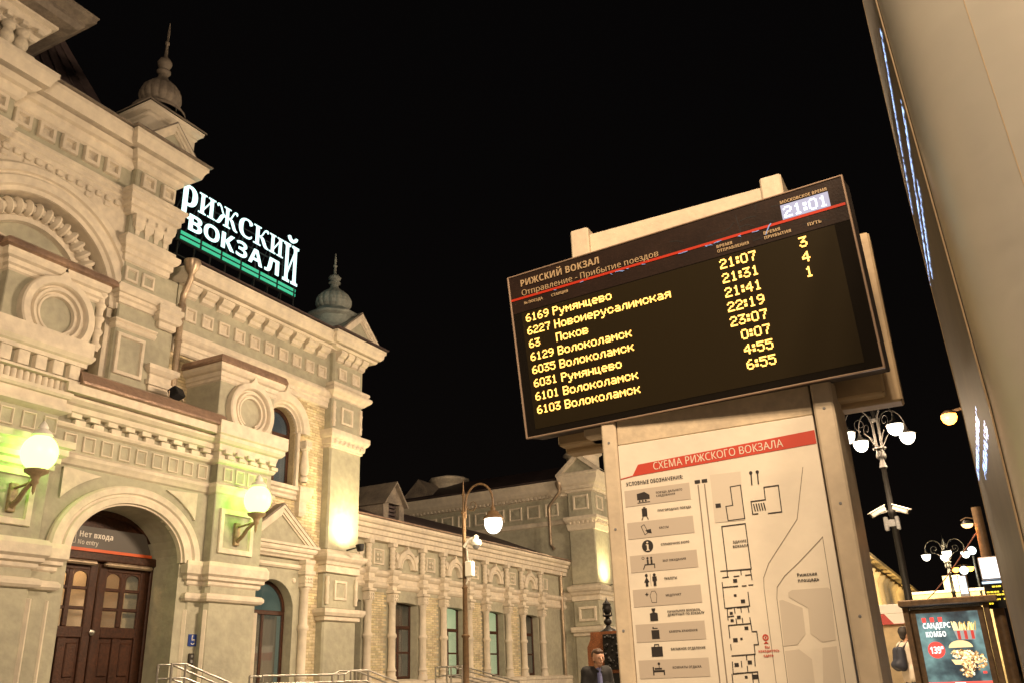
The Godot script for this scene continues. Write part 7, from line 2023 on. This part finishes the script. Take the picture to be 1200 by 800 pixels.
func person(at: Vector3, turn: float, scale: float, label: String, phone: bool, jacket: Color, trousers: Color, skin: Color, hair: Color) -> Node3D:
	# local frame: x to the person's left, z forwards
	var t := thing("person", label, "person", at)
	var f := Transform3D(Basis(Vector3.UP, turn).scaled(Vector3.ONE * scale), at)
	var nod := 0.09 if phone else 0.0
	var head := Vector3(0, 1.60, 0.03 + nod)
	var arms := []
	if phone:
		arms = [[[0.19, 1.40, 0.0], [0.25, 1.12, 0.02], 0.058, 0.048], [[0.25, 1.12, 0.02], [0.07, 1.14, 0.26], 0.045, 0.034], [[-0.19, 1.40, 0.0], [-0.25, 1.12, 0.02], 0.058, 0.048], [[-0.25, 1.12, 0.02], [-0.05, 1.15, 0.26], 0.045, 0.034]]
	else:
		arms = [[[0.19, 1.40, 0.0], [0.24, 1.12, -0.03], 0.058, 0.048], [[0.24, 1.12, -0.03], [0.24, 0.90, 0.10], 0.045, 0.034], [[-0.19, 1.40, 0.0], [-0.25, 1.12, 0.03], 0.058, 0.048], [[-0.25, 1.12, 0.03], [-0.16, 1.02, 0.22], 0.045, 0.034]]
	var legs := [[[0.09, 0.90, 0.0], [0.10, 0.50, 0.02], 0.085, 0.06], [[0.10, 0.50, 0.02], [0.10, 0.09, -0.02], 0.055, 0.04], [[-0.09, 0.90, 0.0], [-0.10, 0.50, 0.02], 0.085, 0.06], [[-0.10, 0.50, 0.02], [-0.10, 0.09, -0.02], 0.055, 0.04]]
	var feet := [[[0.10, 0.06, -0.04], [0.11, 0.045, 0.14], 0.045, 0.035], [[-0.10, 0.06, -0.04], [-0.11, 0.045, 0.14], 0.045, 0.035]]
	var torso := [[[0.08, 0.98, 0.0], [-0.08, 0.98, 0.0], 0.11, 0.11], [[0.07, 1.15, 0.0], [0.09, 1.34, 0.0], 0.10, 0.10], [[-0.07, 1.15, 0.0], [-0.09, 1.34, 0.0], 0.10, 0.10], [[0.17, 1.40, 0.0], [-0.17, 1.40, 0.0], 0.065, 0.065]]
	var hd := [[[0, 1.40, 0.0], [head.x, head.y - 0.05, head.z - 0.02], 0.055, 0.055],
		[[head.x, head.y + 0.045, head.z - 0.025], [head.x, head.y + 0.015, head.z - 0.005], 0.092, 0.088],
		[[head.x, head.y - 0.05, head.z + 0.03 - nod * 0.1], [head.x, head.y - 0.09, head.z + 0.045 - nod * 0.2], 0.058, 0.038],
		[[head.x, head.y + 0.0, head.z + 0.085], [head.x, head.y - 0.035, head.z + 0.105], 0.011, 0.016],
		[[head.x + 0.09, head.y + 0.01, head.z - 0.015], [head.x + 0.092, head.y - 0.03, head.z - 0.01], 0.016, 0.011],
		[[head.x - 0.09, head.y + 0.01, head.z - 0.015], [head.x - 0.092, head.y - 0.03, head.z - 0.01], 0.016, 0.011],
		[[head.x - 0.025, head.y - 0.065, head.z + 0.078], [head.x + 0.025, head.y - 0.065, head.z + 0.078], 0.010, 0.010]]
	var body := blob(xf(f, torso + arms + legs + feet), 0.022, 0.05)
	var hb := blob(xf(f, hd), 0.0065, 0.018)
	body.v.append_array(hb.v); body.n.append_array(hb.n)
	for e in [arms[1], arms[3]]:   # hands with five fingers
		var w := Vector3(e[1][0], e[1][1], e[1][2])
		var dv := (w - Vector3(e[0][0], e[0][1], e[0][2])).normalized()
		var sd := dv.cross(Vector3.UP).normalized(); var up := sd.cross(dv)
		var hc := [[w, w + dv * 0.07, 0.026, 0.026]]
		var sg := 1.0 if w.x > 0 else -1.0
		for k in 4:
			var b := w + dv * 0.075 + up * (0.027 - k * 0.018)
			var ln := [0.035, 0.042, 0.038, 0.028][k] as float
			hc.append([b, b + dv * ln, 0.0095, 0.009])
			hc.append([b + dv * ln, b + dv * ln * 1.5 + sd * sg * -0.022, 0.009, 0.0075])
		hc.append([w + up * 0.02 + dv * 0.02, w + up * 0.045 + dv * 0.055, 0.012, 0.010]); hc.append([w + up * 0.045 + dv * 0.055, w + up * 0.04 + dv * 0.085, 0.010, 0.008])
		var h2 := []
		for c in hc: h2.append([[c[0].x, c[0].y, c[0].z], [c[1].x, c[1].y, c[1].z], c[2], c[3]])
		var hm := blob(xf(f, h2), 0.004, 0.008)
		body.v.append_array(hm.v); body.n.append_array(hm.n)
	part(t, "body", body, plain(skin, 0.55))
	var jk := blob(xf(f, torso + [[[0.10, 0.86, 0.0], [-0.10, 0.86, 0.0], 0.10, 0.10]] + arms, 0.018), 0.018, 0.05)
	part(t, "jacket", jk, plain(jacket, 0.85))
	if phone:
		var sh := blob(xf(f, [[[0, 1.43, 0.075], [0, 1.15, 0.115], 0.045, 0.05]]), 0.012, 0.02)
		part(t, "shirt", sh, plain(srgb(0.12, 0.13, 0.26), 0.85))
		var col := blob(xf(f, [[[0.06, 1.45, 0.02], [0.03, 1.40, 0.12], 0.022, 0.018], [[-0.06, 1.45, 0.02], [-0.03, 1.40, 0.12], 0.022, 0.018], [[0.07, 1.46, -0.03], [-0.07, 1.46, -0.03], 0.025, 0.025]]), 0.009, 0.02)
		part(t, "collar", col, plain(jacket, 0.85))
	part(t, "trousers", blob(xf(f, legs + [[[0.08, 0.93, 0.0], [-0.08, 0.93, 0.0], 0.10, 0.10]], 0.014), 0.02, 0.05), plain(trousers, 0.9))
	part(t, "shoes", blob(xf(f, feet, 0.012), 0.014, 0.02), plain(srgb(0.02, 0.018, 0.016), 0.5))
	var hr := blob(xf(f, [[[head.x, head.y + 0.062, head.z - 0.045], [head.x, head.y + 0.075, head.z - 0.015], 0.097, 0.082], [[head.x, head.y - 0.03, head.z - 0.075], [head.x, head.y + 0.05, head.z - 0.06], 0.055, 0.075], [[head.x - 0.04, head.y + 0.098, head.z + 0.045], [head.x + 0.04, head.y + 0.098, head.z + 0.045], 0.020, 0.020]]), 0.008, 0.03)
	part(t, "hair", hr, plain(hair, 0.7))
	var eyes := MB.new()
	for sx in [-0.032, 0.032]: sphere(eyes, f * Vector3(head.x + sx, head.y + 0.005, head.z + 0.078), 0.011 * scale, 8)
	part(t, "eyes", eyes, plain(srgb(0.03, 0.025, 0.02), 0.2))
	return t
func build_people() -> void:
	var skin := srgb(0.40, 0.22, 0.14)
	person(Vector3(-5.83, 0.05, -13.8), 0.85, 0.985, "man in dark jacket and blue shirt looking down at his phone before the monument", true, srgb(0.015, 0.014, 0.014), srgb(0.03, 0.03, 0.035), skin, srgb(0.06, 0.03, 0.015))
	var ph := thing("phone", "small lit phone in the hands of the man before the monument", "phone", Vector3(-5.85, 1.2, -13.5))
	var f := Transform3D(Basis(Vector3.UP, 0.85), Vector3(-5.83, 0.05, -13.8))
	var mb := MB.new(); mb.obox(f * Transform3D(Basis(Vector3.RIGHT, -0.7), Vector3(0.01, 1.17, 0.36)), Vector3(0.075, 0.15, 0.009), 0.003); part(ph, "casing", mb, M.dark)
	mb = MB.new(); mb.obox(f * Transform3D(Basis(Vector3.RIGHT, -0.7), Vector3(0.01, 1.17, 0.36)) * Transform3D(Basis(), Vector3(0, 0, -0.0055)), Vector3(0.068, 0.14, 0.001)); part(ph, "screen", mb, glow(Color(0.8, 0.9, 1), 0.8))
	person(Vector3(-1.57, 0.30, -18.4), 2.2, 0.98, "person in pale top and grey trousers carrying a dark backpack beside the kiosk", false, srgb(0.50, 0.44, 0.36), srgb(0.045, 0.05, 0.05), skin, srgb(0.02, 0.015, 0.012))
	var bp := thing("backpack", "dark navy backpack worn by the person beside the kiosk", "backpack", Vector3(-1.57, 1.5, -18.4))
	var g := Transform3D(Basis(Vector3.UP, 2.2).scaled(Vector3.ONE * 0.98), Vector3(-1.57, 0.30, -18.4))
	part(bp, "bag", blob(xf(g, [[[0.08, 1.05, -0.20], [0.07, 1.32, -0.18], 0.085, 0.075], [[-0.08, 1.05, -0.20], [-0.07, 1.32, -0.18], 0.085, 0.075], [[0.06, 1.08, -0.28], [-0.06, 1.08, -0.28], 0.06, 0.06]]), 0.016, 0.06), plain(srgb(0.015, 0.018, 0.03), 0.7))
	mb = MB.new()
	for sx in [-0.11, 0.11]: mb.tube([g * Vector3(sx, 1.36, -0.16), g * Vector3(sx, 1.49, -0.02), g * Vector3(sx, 1.40, 0.115), g * Vector3(sx * 1.2, 1.18, 0.10)], 0.018, 0.018, 8)
	part(bp, "strap", mb, plain(srgb(0.02, 0.02, 0.025), 0.8))
